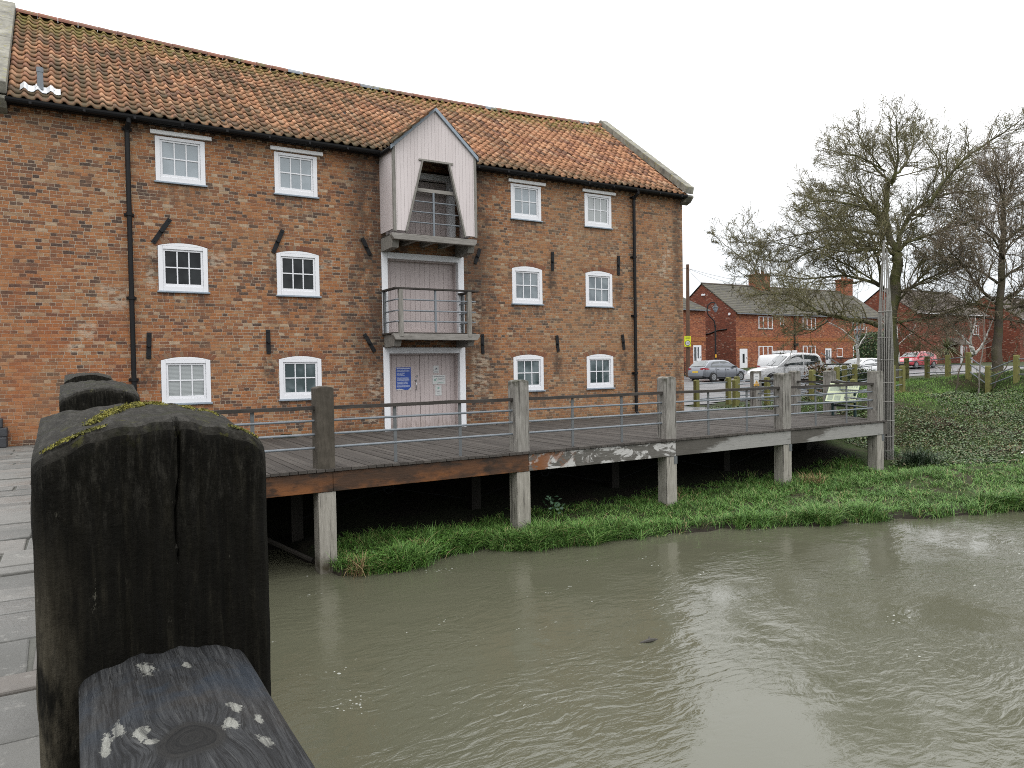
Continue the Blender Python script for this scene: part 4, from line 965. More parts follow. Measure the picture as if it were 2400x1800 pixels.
def fg_rail_mat():
    m = NT("blue_grey_rail_timber"); p = m.sep(m.pos)
    # grain running along the rail (Y), bending round a knot
    kx, ky = .095, .81; dx, dy = m.math('SUBTRACT', p[0], kx), m.math('SUBTRACT', p[1], ky)
    r2 = m.math('ADD', m.math('MULTIPLY', m.math('MULTIPLY', dx, dx), 620.), m.math('MULTIPLY', m.math('MULTIPLY', dy, dy), 480.))
    k = m.math('EXPONENT', m.math('MULTIPLY', r2, -1.))
    gx_ = m.math('ADD', p[0], m.math('MULTIPLY', m.math('MULTIPLY', dx, k), 1.0))
    v = m.comb(m.math('MULTIPLY', gx_, 105.), m.math('MULTIPLY', p[1], 4.6), m.math('MULTIPLY', p[2], 30.))
    g = m.noise(v, 1.7, 9, .74, .2); big = m.noise(m.pos, 7, 4, .65)
    c = m.ramp(g, [(.30, (.005, .005, .006)), (.44, (.020, .021, .023)), (.58, (.055, .057, .059)), (.76, (.14, .14, .135))])
    ck = m.noise(m.comb(m.math('MULTIPLY', gx_, 60.), m.math('MULTIPLY', p[1], 2.6), 4.), 1.5, 4, .6); c = m.mix(m.mr(m.math('ABSOLUTE', m.math('SUBTRACT', ck, .5)), .022, .006, 0, .8), c, (.006, .006, .006))
    blue = m.math('MULTIPLY', m.mr(m.math('ABSOLUTE', m.math('SUBTRACT', p[1], .97)), .10, .03), m.mr(m.noise(m.pos, 13, 4, .65), .42, .58)); c = m.mix(m.math('MULTIPLY', blue, .72), c, m.mix(.5, c, (.02, .04, .068)))
    c = m.mix(m.math('MULTIPLY', m.mr(m.noise(m.pos, 5, 4), .5, .7), .5), c, m.mix(.6, c, (.075, .06, .045)))
    ring_ = m.noise(m.comb(m.math('MULTIPLY', m.math('SQRT', r2), 5.), m.noise(m.pos, 30, 3), 0.), 2.6, 5, .7)
    kn = m.mr(k, .35, .62); c = m.mix(kn, c, m.ramp(ring_, [(.4, (.004, .004, .004)), (.75, (.04, .038, .034))]))
    rag = m.noise(m.map(m.pos, (70, 42, 70)), 1.3, 5, .75)
    for (lx, ly, rx_, ry_) in ((.072, 1.045, .011, .022), (.020, .886, .006, .03), (.033, .90, .006, .022), (.052, .862, .008, .018), (.136, .827, .008, .016), (.163, .788, .008, .016), (.151, .875, .010, .013), (.118, 1.03, .005, .01), (.012, .80, .006, .03), (.17, .845, .005, .012), (.06, .835, .006, .008)):
        ex = m.math('DIVIDE', m.math('SUBTRACT', p[0], lx), rx_); ey = m.math('DIVIDE', m.math('SUBTRACT', p[1], ly), ry_)
        dd = m.math('ADD', m.math('SQRT', m.math('ADD', m.math('MULTIPLY', ex, ex), m.math('MULTIPLY', ey, ey))), m.math('MULTIPLY', m.math('SUBTRACT', rag, .5), 3.4))
        c = m.mix(m.math('MULTIPLY', m.mr(dd, 1.0, .7, 0, .8), m.mr(g, .35, .55, .3, 1)), c, m.mix(rag, (.20, .20, .17), (.62, .62, .56)))
    m.set(Base_Color=c, Roughness=.7); m.b.inputs["Specular IOR Level"].default_value = .25; m.bump(m.math('ADD', m.math('MULTIPLY', g, 1.6), m.math('MULTIPLY', m.noise(m.pos, 80, 5, .7), .4)), .9, .006); return m.mat
M_fgr = fg_rail_mat()
bar_ = thing("timber_barrier", (.1, 3.4, .2), "heavy blackened timber post and rail barrier along the quay edge, mossy tops", "barrier")
FT = np.array([(-.05,1.537),(-.041,1.546),(-.015,1.561),(.013,1.573),(.041,1.581),(.07,1.586),(.108,1.588),(.145,1.585),(.177,1.577),(.21,1.565),(.242,1.545)]); BT = np.array([(-.05,1.572),(-.03,1.580),(.0,1.587),(.056,1.592),(.1,1.593),(.156,1.590),(.2,1.582),(.242,1.566)])
def fg_post(y0, ztop, dense, crack, seed):
    """arched, slightly domed balk, finely gridded so wear shows in its outline"""
    r = np.random.default_rng(seed); x0, x1, dep = -.049, .242, .40; nx, nz_, ny = (150, 130, 50) if dense else (20, 30, 12)
    def wob(a, b, s): return .0022*np.sin(a*41 + s) + .0018*np.sin(b*23 + 2*s) + .0014*np.sin(a*97 + b*55)
    def top(x, ty):
        u = (x - x0) / (x1 - x0) * 2 - 1; front = .044*np.abs(u)**2.1 + .010*(u < 0)*np.abs(u); back = .022*np.abs(u)**2.2
        k = np.clip(ty, 0, 1); return np.interp(x, FT[:, 0], FT[:, 1])*(1 - k) + np.interp(x, BT[:, 0], BT[:, 1])*k + ztop[0]*(1 - k) + ztop[1]*k - .006*np.clip(1 - k*12, 0, 1)**2 + .0014*np.sin(x*150 + 3*ty) + .0016*np.sin(x*67 - 9*ty)
    V, F = [], []
    def sheet(P):
        b = len(V); a, c = P.shape[:2]; V.extend(P.reshape(-1, 3).tolist()); f = grid_faces(a, c) + b; F.extend(f.tolist())
    X = np.linspace(x0, x1, nx); T = np.linspace(0, 1, nz_)**1.0; Yt = np.linspace(0, 1, ny)
    e = .016
    XX, TT = np.meshgrid(X, T, indexing='ij'); ZZ = .17 + TT*(top(XX, 0*XX) - .17)
    rq = np.random.default_rng(40 + seed); grain = sum(a_*np.sin(XX*f_ + ph_ + .5*np.sin(ZZ*q_)) for a_, f_, ph_, q_ in zip(rq.uniform(.0003, .0011, 9), rq.uniform(60, 520, 9), rq.uniform(0, 6, 9), rq.uniform(3, 16, 9)))
    u = np.abs((XX - x0)/(x1 - x0)*2 - 1); rnd = e*np.clip((u - .88)/.12, 0, 1)**2 + .010*np.clip((TT - .988)/.012, 0, 1)**2
    left = np.clip((.02 - XX)/.066, 0, 1)*np.clip((1.5 - ZZ)/.5, 0, 1)*.012
    YY = y0 + rnd + left + wob(XX, ZZ, seed)*.8 + grain
    if crack:
        cx = .122 - .010*np.clip((1.55 - ZZ)/.4, 0, 1) + .003*np.sin(ZZ*38); w = .0022*np.clip((ZZ - 1.36)/.2, 0, 1); YY = YY + .014*(np.abs(XX - cx) < np.maximum(w, 1e-6))
    sheet(np.stack([XX, YY, ZZ], -1))
    XX, TY = np.meshgrid(X, Yt, indexing='ij'); ZT_ = top(XX, TY); y_edge = YY[:, -1][:, None]
    YT = y_edge + TY*(y0 + dep - y_edge); sheet(np.stack([XX, YT, ZT_], -1)[:, :])
    for xx, fl in ((x0, 1), (x1, 0)):
        TY2, T2 = np.meshgrid(Yt, T, indexing='ij'); zt = top(np.full_like(TY2, xx), TY2); Z2 = .17 + T2*(zt - .17); k = 0 if fl else -1
        ye = YY[k][None, :]; Y2 = ye + TY2*(y0 + dep - ye); X2 = np.full_like(Y2, xx) + (wob(Y2, Z2, seed + 1) if True else 0)*np.clip(TY2*6, 0, 1)*np.clip((1 - TY2)*6, 0, 1)*np.clip((1-T2)*20, 0, 1)
        P = np.stack([X2, Y2, Z2], -1); sheet(P[::-1] if fl else P)
    XX, TT = np.meshgrid(X, T, indexing='ij'); ZZ = .17 + TT*(top(XX, 1 + 0*XX) - .17); sheet(np.stack([XX[::-1], np.full_like(XX, y0 + dep), ZZ[::-1]], -1))
    o = np_mesh("post", V, F, M_fg, bar_, smooth=True); return o
FGY = [1.10, 3.45, 5.80, 8.15, 10.45]
for i, (y, zt) in enumerate(zip(FGY, ((0, 0), (.006, .026), (.06, .066), (.06, .065), (.04, .045)))): fg_post(y, zt, i < 2, i == 0, i)
# moss cushions along the crown of the nearest post
_r = np.random.default_rng(77); mx, my, mz, ms_ = [], [], [], []
def moss(path, n, w, hgt):
    P = np.array(path); t = _r.random(n)*(len(P) - 1); i = t.astype(int); f = (t - i)[:, None]; q = P[i]*(1 - f) + P[np.minimum(i + 1, len(P) - 1)]*f + _r.normal(0, w, (n, 2))
    lump = .5 + .5*np.sin(t*23 + q[:, 0]*160)*np.sin(q[:, 1]*130)
    k = np.clip((q[:, 1] - 1.1)/.4, 0, 1); zt = np.interp(q[:, 0], FT[:, 0], FT[:, 1])*(1 - k) + np.interp(q[:, 0], BT[:, 0], BT[:, 1])*k
    m_ = (_r.random(n) < .25 + .75*lump) & (q[:, 0] > -.04) & (q[:, 0] < .235) & (q[:, 1] > 1.108)
    mx.extend(q[m_, 0]); my.extend(q[m_, 1]); mz.extend((zt + _r.random(n)*hgt*lump - .001)[m_]); ms_.extend(_r.uniform(.0012, .0026, n)[m_])
moss([(.02, 1.20), (.045, 1.30), (.075, 1.40), (.10, 1.47), (.14, 1.49)], 5000, .006, .008)
moss([(.20, 1.40), (.225, 1.46)], 1500, .006, .007); moss([(.13, 1.46), (.19, 1.48)], 900, .006, .004); moss([(-.03, 1.12), (.03, 1.125)], 1200, .006, .003); moss([(.2, 1.12), (.235, 1.14)], 900, .006, .003)
def moss_mesh():
    n = len(mx); C = np.stack([mx, my, mz], 1); S = np.array(ms_)[:, None]; a = _r.normal(0, 1, (n, 3)); a /= np.linalg.norm(a, axis=1)[:, None]; b = np.cross(a, _r.normal(0, 1, (n, 3))); b /= np.linalg.norm(b, axis=1)[:, None]
    P = np.stack([C - a*S, C + b*S*.6, C + a*S, C - b*S*.6], 1).reshape(-1, 3); m = NT("yellow_moss", 1); m.set(Base_Color=m.mix(.6, m.ramp(m.isl, [(0, (.03, .033, .007)), (.6, (.095, .09, .013)), (1, (.19, .17, .025))]), m.ramp(m.noise(m.pos, 30, 3), [(.35, (.035, .04, .008)), (.65, (.20, .18, .02))])), Roughness=.9)
    np_mesh("moss", P, np.arange(4*n).reshape(-1, 4), m.mat, POST0)
POST0 = [o for o in bar_.children if o.name == "post"][0] if any(o.name == "post" for o in bar_.children) else bar_.children[0]
moss_mesh()
def fg_rail(ya, yb, dense):
    x0, x1, zt, zb_ = -.004, .202, 1.270, .98; n, m = (60, 130) if dense else (14, 12); V = []
    u = np.linspace(0, 1, n); y = np.linspace(ya, yb, m)
    sec = [(x0 + .002, zb_)] + [(x0 + .0, zt - .035)] ; prof = []
    for t in u:
        s = t*2 - 1; prof.append((x0 + (x1 - x0)*t, zt - .022*abs(s)**2.2 - .006*max(0, abs(s) - .94)*16))
    prof = [(x0 + .004, zb_)] + prof + [(x1 - .004, zb_)]
    prof = np.array(prof); P = np.zeros((len(prof), m, 3))
    P[:, :, 0] = prof[:, 0][:, None]; P[:, :, 1] = y[None, :]; P[:, :, 2] = prof[:, 1][:, None]
    k = np.exp(-(((P[:, :, 0] - .095)**2)*500 + ((P[:, :, 1] - .81)**2)*420)); P[:, :, 2] += .006*k*(ya < 1) - .004*np.exp(-(((P[:, :, 0] - .095)**2)*2200 + ((P[:, :, 1] - .81)**2)*2000))*(ya < 1)
    P[:, :, 2] += .0016*np.sin(P[:, :, 0]*130 + 2*np.sin(P[:, :, 1]*9)) * (P[:, :, 2] > 1.1)
    V = P.reshape(-1, 3); F = grid_faces(len(prof), m); F = np.array([f[::-1] for f in F])
    return np_mesh("rail", V, F, M_fgr, bar_, smooth=True)
fg_rail(-1.0, 1.112, True)
for a, b in zip(FGY[:-1], FGY[1:]): fg_rail(a + .38, b + .012, False)
fg_rail(FGY[-1] + .38, 12.02, False)
u = MB(); rounded_post(u, .1, YD + .2, .28, .17, 1.5, .04); u.build("post", M_postd, bar_, bevel=.014)

# driftwood and a leaning pole in the shadow under the deck
u = MB(); u.tube([(3.45, 12.5, -1.62), (2.9, 13.2, -1.35), (2.35, 14.0, -1.1)], [.04, .045, .05], 7); tag(u.build("driftwood_pole", M_piled), "pale pole leaning in the dark behind the first deck pile", "driftwood")  # pole takes the dark timber, so its shade is in the colour
u = MB(); u.tube([(5.86, 6.82, WZ + .0), (5.98, 6.78, WZ + .018), (6.12, 6.80, WZ - .005)], [.012, .03, .012], 8); u.tube([(5.97, 6.79, WZ), (6.04, 6.86, WZ + .03)], [.012, .006], 6)
tag(u.build("drifting_stick", simple("wet_dark_wood", (.035, .03, .022), .6)), "short dark stick drifting alone on the river surface", "stick")
LIMB_BIG = [
([(0.0,-0.01),(-0.01,1.4),(-0.03,2.89),(0.15,4.37),(0.31,5.48),(0.33,5.75)],0.32,0.19,0),
([(0.27,5.1),(0.27,5.6),(-0.0,6.6),(-0.12,7.34),(0.0,8.38),(0.04,8.97)],0.21,0.13,0.1),
([(0.04,8.9),(-0.29,9.43),(-0.58,10.02),(-1.02,10.33),(-1.83,10.71),(-2.49,11.02)],0.09,0.02,0.5),
([(0.04,8.97),(0.12,9.79),(-0.12,10.83),(-0.33,11.58)],0.09,0.02,-0.4),
([(0.04,8.9),(0.53,9.49),(1.13,10.14),(1.59,10.95),(1.75,11.77)],0.1,0.02,0.4),
([(-0.29,9.43),(-1.32,9.74),(-2.21,9.9),(-3.26,9.7)],0.06,0.015,-0.5),
([(0.27,5.1),(0.39,5.78),(0.86,6.88),(1.54,7.76),(2.52,8.41),(3.86,8.84),(5.2,8.96)],0.19,0.03,0.35),
([(1.54,7.76),(2.23,9.09),(3.06,9.96),(3.89,10.47),(4.94,11.27)],0.11,0.02,-0.3),
([(2.52,8.41),(3.34,9.07),(4.32,9.94),(5.22,10.23)],0.07,0.015,0.6),
([(2.23,9.09),(2.84,10.12),(2.56,11.01),(2.42,11.76)],0.06,0.015,0.5),
([(-0.17,6.82),(-0.99,7.51),(-2.1,7.81),(-3.58,7.88),(-4.78,7.49)],0.11,0.02,-0.35),
([(-0.14,6.6),(-1.74,7.0),(-3.23,6.99),(-4.94,6.64)],0.1,0.02,0.5),
([(-0.07,6.97),(-0.68,8.17),(-1.49,8.7),(-2.38,8.94)],0.08,0.015,0.4),
([(0.09,5.71),(-0.65,5.87),(-1.91,5.81),(-2.86,6.65),(-3.89,7.18),(-5.08,7.2)],0.09,0.015,-0.5),
([(-0.37,4.3),(-0.89,4.61),(-1.77,4.92),(-3.19,4.87),(-4.52,5.19),(-6.15,5.22)],0.11,0.015,0.55),
([(-0.45,4.16),(-1.17,5.51),(-1.61,5.81),(-2.88,5.61),(-4.36,5.71)],0.1,0.015,-0.6),
([(-0.44,2.45),(-1.29,2.72),(-2.48,2.85),(-3.66,3.17),(-4.84,3.78),(-5.88,3.91),(-6.84,3.82)],0.17,0.02,-0.25),
([(-4.84,3.78),(-5.2,4.38),(-5.56,4.91),(-5.92,5.58),(-6.73,6.34),(-7.31,6.94)],0.07,0.012,0.3),
([(-3.66,3.17),(-4.55,3.11),(-5.59,3.42),(-6.64,2.85)],0.06,0.012,-0.6),
([(-2.48,2.85),(-3.08,2.34),(-3.82,2.21)],0.05,0.012,0.7),
([(-5.92,5.58),(-5.76,6.25),(-6.11,7.59)],0.03,0.01,0.5),
([(0.29,4.0),(1.19,4.28),(2.16,4.71),(3.43,5.13),(4.54,5.34)],0.12,0.02,0.4),
([(0.23,2.66),(1.53,2.86),(2.88,3.29),(4.51,3.18)],0.09,0.015,-0.5),
([(0.28,3.63),(1.04,4.5),(1.87,5.23),(3.07,5.81)],0.09,0.015,-0.2),
([(0.39,5.85),(1.29,6.43),(2.34,6.71),(3.45,6.54)],0.09,0.015,0.6),
([(0.27,2.73),(1.15,2.2),(2.18,1.66)],0.05,0.012,0.3),
([(-0.2,5.86),(-1.38,6.4),(-2.42,6.34),(-3.76,5.84),(-5.39,6.24)],0.09,0.015,0.7),
([(-0.5,4.4),(-2.2,5.6),(-4.6,6.5),(-6.3,6.6)],0.06,0.012,0.25),
([(-0.1,7.0),(-1.4,8.15),(-2.9,8.5),(-4.1,8.35)],0.08,0.012,-0.15),
([(0.04,8.8),(0.45,9.9),(0.3,11.2)],0.06,0.012,0.3),
([(-0.5,9.6),(-1.4,10.5),(-1.9,11.1)],0.05,0.012,-0.3),
([(0.5,6.2),(2.2,6.7),(3.9,7.3),(5.2,7.4)],0.09,0.012,-0.3),
([(1.1,7.3),(2.6,8.0),(4.4,7.9)],0.07,0.012,0.5),
]
LIMB_SECOND = [
([(0.18,0.1),(0.2,1.43),(0.26,2.47),(0.37,4.21),(0.45,5.96),(0.49,7.14)],0.24,0.09,0),
([(0.48,7.07),(0.76,7.83),(1.12,8.67),(1.49,9.64)],0.08,0.015,0.4),
([(0.48,7.07),(0.2,7.77),(-0.21,8.41),(-0.61,8.97)],0.07,0.015,-0.4),
([(0.45,5.96),(0.05,6.8),(-0.36,7.29),(-0.98,7.72)],0.08,0.015,0.5),
([(0.06,3.52),(-0.7,4.02),(-1.52,4.8),(-2.21,5.37),(-2.76,5.8)],0.09,0.015,-0.3),
([(0.2,3.17),(-0.71,3.4),(-1.76,3.13),(-2.8,3.36)],0.08,0.015,0.4),
([(0.32,4.22),(-0.26,4.92),(-0.96,5.21),(-1.79,5.64)],0.08,0.015,0.6),
([(0.41,5.26),(-0.32,5.9),(-1.15,6.19),(-2.05,6.35)],0.08,0.015,-0.6),
([(0.48,3.52),(1.39,3.85),(2.31,4.53),(2.95,4.87)],0.1,0.015,0.4),
([(0.54,3.1),(1.39,3.29),(2.64,3.41)],0.09,0.015,-0.4),
([(0.4,4.91),(1.08,5.74),(1.85,6.28),(2.83,6.55)],0.09,0.015,0.5),
([(0.45,5.96),(1.16,6.71),(1.87,7.54),(2.58,8.08)],0.09,0.015,-0.5),
([(0.46,6.51),(0.4,7.28),(0.63,8.12),(0.5,8.95)],0.07,0.015,0.2),
([(0.32,4.35),(0.92,4.9),(2.12,5.3)],0.08,0.015,-0.6),
([(0.12,2.68),(-0.72,2.84),(-1.42,2.5)],0.06,0.012,0.3),
([(0.33,2.68),(1.1,2.67),(2.07,2.37)],0.07,0.012,0.3),
]
LIMB_BIRCH = [
([(0.02,0.74),(0.01,1.54),(-0.05,2.01)],0.1,0.07,0),
([(-0.05,2.01),(-0.45,2.55),(-0.92,2.97),(-1.33,3.22)],0.05,0.02,0.3),
([(-0.02,1.9),(0.08,2.6),(0.03,3.14),(0.1,3.9)],0.06,0.02,-0.2),
([(-0.02,1.96),(-0.27,2.61),(-0.5,3.14),(-0.73,3.68)],0.05,0.02,-0.3),
([(0.01,1.78),(0.31,2.19),(0.61,2.48),(0.74,2.95)],0.05,0.015,0.4),
]
LIMB_BIRCH_TWO = [
([(-0.24,1.1),(-0.16,1.32),(-0.29,1.64)],0.12,0.09,0),
([(-0.29,1.64),(-0.57,2.07),(-0.83,2.4),(-1.09,2.88),(-1.25,3.36)],0.07,0.02,0.3),
([(-0.29,1.64),(-0.41,2.18),(-0.51,2.71),(-0.66,3.35)],0.07,0.02,-0.3),
([(-0.26,1.69),(-0.14,2.28),(0.08,2.7),(0.2,3.34)],0.07,0.02,0.2),
([(-0.11,1.13),(0.17,1.52),(0.33,1.95),(0.5,2.48),(0.67,3.12)],0.1,0.02,-0.2),
]
# ================================================================== vegetation
def leaf_mat(name, cols, rough=.6, trans=.25):
    m = NT(name); c = m.ramp(m.isl, cols); c = m.mix(m.mr(m.noise(m.pos, 1.1, 4, .6), .35, .7, 0, .55), c, m.mix(.6, c, cols[0][1]))
    m.set(Base_Color=c, Roughness=rough); m.b.inputs["Specular IOR Level"].default_value = .3
    try: m.b.inputs["Subsurface Weight"].default_value = 0
    except Exception: pass
    return m.mat
M_grass = leaf_mat("river_grass", [(0, (.05, .115, .022)), (.35, (.095, .22, .038)), (.7, (.15, .31, .06)), (.92, (.23, .35, .10)), (.96, (.34, .28, .13)), (1, (.42, .33, .17))])
M_lawn = leaf_mat("short_grass", [(0, (.075, .165, .028)), (.5, (.15, .29, .045)), (1, (.23, .37, .075))])
M_ivy = leaf_mat("ivy", [(0, (.04, .065, .026)), (.3, (.075, .12, .05)), (.5, (.115, .175, .07)), (.80, (.17, .25, .09)), (.84, (.15, .115, .06)), (.95, (.18, .14, .08)), (1, (.24, .20, .12))], .45)
M_dry = leaf_mat("dry_grass", [(0, (.16, .10, .045)), (.6, (.30, .21, .10)), (1, (.40, .30, .16))], .8)
M_sedge = leaf_mat("dark_sedge", [(0, (.014, .03, .012)), (.6, (.03, .06, .022)), (1, (.06, .10, .04))])
M_herb = leaf_mat("broad_leaf", [(0, (.06, .15, .02)), (.6, (.10, .24, .035)), (1, (.16, .31, .06))], .45)
def blades(name, X, Y, H, W, lean, mat, seed, parent=None, Z=None, droop=.55):
    """curved grass blades: 2 quads + tip each, one mesh"""
    r = np.random.default_rng(seed); n = len(X); Z = ground(X, Y) if Z is None else Z
    a = r.uniform(0, 2*np.pi, n); dx, dy = np.cos(a), np.sin(a); l = lean*r.uniform(.3, 1.5, n)*H
    wa = a + np.pi/2 + r.normal(0, .5, n); wx, wy = np.cos(wa)*W/2, np.sin(wa)*W/2
    P = np.zeros((n, 7, 3)); 
    for k, (t, ww) in enumerate(((0, 1.), (.45, .9), (.8, .6))):
        cx, cy, cz = X + dx*l*t**1.8, Y + dy*l*t**1.8, Z - .02 + H*(t - droop*np.minimum(l/H, 1.2)*t**3*.6)
        P[:, 2*k] = np.stack([cx - wx*ww, cy - wy*ww, cz], 1); P[:, 2*k+1] = np.stack([cx + wx*ww, cy + wy*ww, cz], 1)
    P[:, 6] = np.stack([X + dx*l, Y + dy*l, Z - .02 + H*(1 - droop*np.minimum(l/H, 1.2)*.6)], 1)
    b = (np.arange(n)*7)[:, None]
    F = np.concatenate([b + np.array([[0, 1, 3, 2]]), b + np.array([[2, 3, 5, 4]]), b + np.array([[4, 5, 6, 6]])])
    me = bpy.data.meshes.new(name); V = P.reshape(-1, 3)
    if parent is not None: V = V - np.array(wloc(parent))
    tri = b + np.array([[4, 5, 6]]); q = F[:2*n]
    me.vertices.add(len(V)); me.vertices.foreach_set("co", V.astype(np.float32).ravel())
    li = np.concatenate([q.ravel(), tri.ravel()]).astype(np.int32); me.loops.add(len(li)); me.loops.foreach_set("vertex_index", li)
    st = np.concatenate([np.arange(2*n)*4, 8*n + np.arange(n)*3]).astype(np.int32); tot = np.concatenate([np.full(2*n, 4), np.full(n, 3)]).astype(np.int32)
    me.polygons.add(3*n); me.polygons.foreach_set("loop_start", st); me.polygons.foreach_set("loop_total", tot); me.polygons.foreach_set("use_smooth", np.ones(3*n, dtype=bool))
    me.materials.append(mat); me.update(calc_edges=True)
    o = bpy.data.objects.new(name, me); col.objects.link(o)
    if parent is not None: o.parent = parent
    return o
R1 = np.random.default_rng(12)
def vnoise(x, y, s, seed=0):
    """smooth value noise in 0..1"""
    r = np.random.default_rng(seed); T = r.random((64, 64)); u, v = np.asarray(x)*s, np.asarray(y)*s; i, j = np.floor(u).astype(int), np.floor(v).astype(int); fu, fv = u - i, v - j
    fu, fv = fu*fu*(3 - 2*fu), fv*fv*(3 - 2*fv); g = lambda a, b: T[a % 64, b % 64]
    return (g(i, j)*(1-fu) + g(i+1, j)*fu)*(1-fv) + (g(i, j+1)*(1-fu) + g(i+1, j+1)*fu)*fv
def toe_y(x): return np.interp(x, [3, 17, 19, 20, 22, 25, 30, 40], [12.6, 12.9, 12.6, 11.0, 10.0, 8.6, 7.4, 3])
# berm grass, tuft by tuft
nt = 7600; x = R1.uniform(3.7, 31, nt); y = shore(x) + .02 + R1.random(nt)**1.15*(toe_y(x) - shore(x) + .5)
edge = np.exp(-((y - shore(x))/.28)**2); den = vnoise(x, y, .9, 3); keep = (R1.random(nt) < .35 + .65*(den > .3)) ; keep &= ~((y > 12.6) & (R1.random(nt) < (y - 12.6)*1.2))
x, y, edge, den = x[keep], y[keep], edge[keep], den[keep]; m = len(x)
per = R1.integers(14, 30, m); ti = np.repeat(np.arange(m), per); n = len(ti); sp = R1.uniform(.03, .11, m)[ti]
bx, by = x[ti] + R1.normal(0, 1, n)*sp, y[ti] + R1.normal(0, 1, n)*sp
hh = ((.07 + .08*R1.random(m))*(1 + 1.25*edge*(R1.random(m) < .75)) * (1 + .7*(vnoise(x, y, .6, 9) > .66)))[ti]*R1.uniform(.55, 1.25, n)
ok = by > shore(bx) - .16; bx, by, hh = bx[ok], by[ok], hh[ok]
ne = 2000; ex_ = R1.uniform(3.72, 26, ne); keep_e = (vnoise(ex_, ex_*0 + 3., .9, 51)*.6 + vnoise(ex_, ex_*0 + 5., 2.6, 53)*.4) > .47; ex_ = ex_[keep_e]; ne = len(ex_)
ey_ = shore(ex_) + R1.uniform(-.05, .5, ne)**1.; pe = R1.integers(16, 30, ne); te = np.repeat(np.arange(ne), pe); n = len(te)
hx, hy = ex_[te] + R1.normal(0, .05, n), ey_[te] + R1.normal(0, .05, n); he = (R1.uniform(.12, .36, ne)*(.75 + .6*vnoise(ex_, ex_*0 + 9., 1.3, 52)))[te]*R1.uniform(.55, 1.2, n)
bx, by, hh = np.concatenate([bx, hx]), np.concatenate([by, hy]), np.concatenate([hh, he])
zz_ = np.maximum(ground(bx, by), WZ - .02)
tag(blades("river_grass", bx, by, hh, np.full(len(bx), .0115), 1.05, M_grass, 5, Z=zz_), kind="stuff")
# short bright grass on the crest
n = 90000; x = R1.uniform(21.2, 40, n); y = R1.uniform(7, 20.3, n); z = ground(x, y); patch = vnoise(x, y, .55, 14)*.6 + vnoise(x, y, 1.7, 15)*.4
k = (z > -.15) & (patch + (z - .30)*.6 > .34) & (z < .98); x, y = x[k], y[k]
n2 = 40000; x2 = R1.uniform(19.9, 33, n2); y2 = R1.uniform(6.5, 19, n2); p2 = vnoise(x2, y2, 1.1, 18); k = (p2 > .56) & (y2 > toe_y(x2) - .3) & ~((x2 < 21) & (y2 < 18) & (y2 > 12.2)); x, y = np.append(x, x2[k]), np.append(y, y2[k])
tag(blades("bank_grass", x, y, R1.uniform(.05, .13, len(x)), np.full(len(x), .012), .8, M_lawn, 6), kind="stuff")
# ivy and litter over the slope
def leaf_cards(name, X, Y, S, mat, seed, lift=.05, Z=None, parent=None, tilt=.55):
    r = np.random.default_rng(seed); n = len(X); Z = (ground(X, Y) if Z is None else Z) + r.uniform(0, lift, n)
    nrm = np.stack([r.normal(0, tilt, n), r.normal(0, tilt, n), np.ones(n)], 1); nrm /= np.linalg.norm(nrm, axis=1)[:, None]
    a = r.uniform(0, 2*np.pi, n); t = np.stack([np.cos(a), np.sin(a), np.zeros(n)], 1); t -= nrm*np.sum(t*nrm, 1)[:, None]; t /= np.linalg.norm(t, axis=1)[:, None]; u = np.cross(nrm, t); C = np.stack([X, Y, Z], 1)
    S = S[:, None]; P = np.stack([C - t*S, C + u*S*.7 - t*S*.15 + nrm*S*.15, C + t*S, C - u*S*.7 - t*S*.15 + nrm*S*.15], 1).reshape(-1, 3)
    return np_mesh(name, P, np.arange(4*n).reshape(-1, 4), mat, parent)
n = 130000; x = R1.uniform(19.6, 34, n); y = R1.uniform(6, 19.2, n); z = ground(x, y); pt = vnoise(x, y, .8, 30)*.6 + vnoise(x, y, 2.2, 31)*.4
k = (y > toe_y(x) - .1) & (z < .05 + .75*(vnoise(x, y, .45, 41) - .25)) & (pt > .26) & ~((x < 20.6) & (y > 12.2) & (y < 18)) & (R1.random(n) < np.clip(1.4 - (x - 19)/18, .3, 1)); x, y = x[k], y[k]
tag(leaf_cards("ivy_ground_cover", x, y, R1.uniform(.016, .040, len(x))*(.7 + .6*vnoise(x, y, 1.6, 61)), M_ivy, 3, .10), kind="stuff")
n = 9000; x = R1.uniform(19.8, 33, n); y = R1.uniform(7, 17.5, n); k = (y > toe_y(x)) & (vnoise(x, y, .9, 71) > .52) & ~((x < 20.8) & (y > 12.2)); x, y = x[k], y[k]
tag(blades("dead_stems", x, y, R1.uniform(.06, .26, len(x)), np.full(len(x), .008), 1.6, M_dry, 16), kind="stuff")
# a bright mat of small leaves at the water's edge
n = 5200; x = R1.normal(5.3, .62, n); y = shore(x) + np.abs(R1.normal(.18, .34, n)); k = (x < 6.6) & (x > 4.1); x, y = x[k], y[k]
tag(leaf_cards("waterside_cress", x, y, R1.uniform(.014, .028, len(x)), M_herb, 9, .13), kind="stuff")
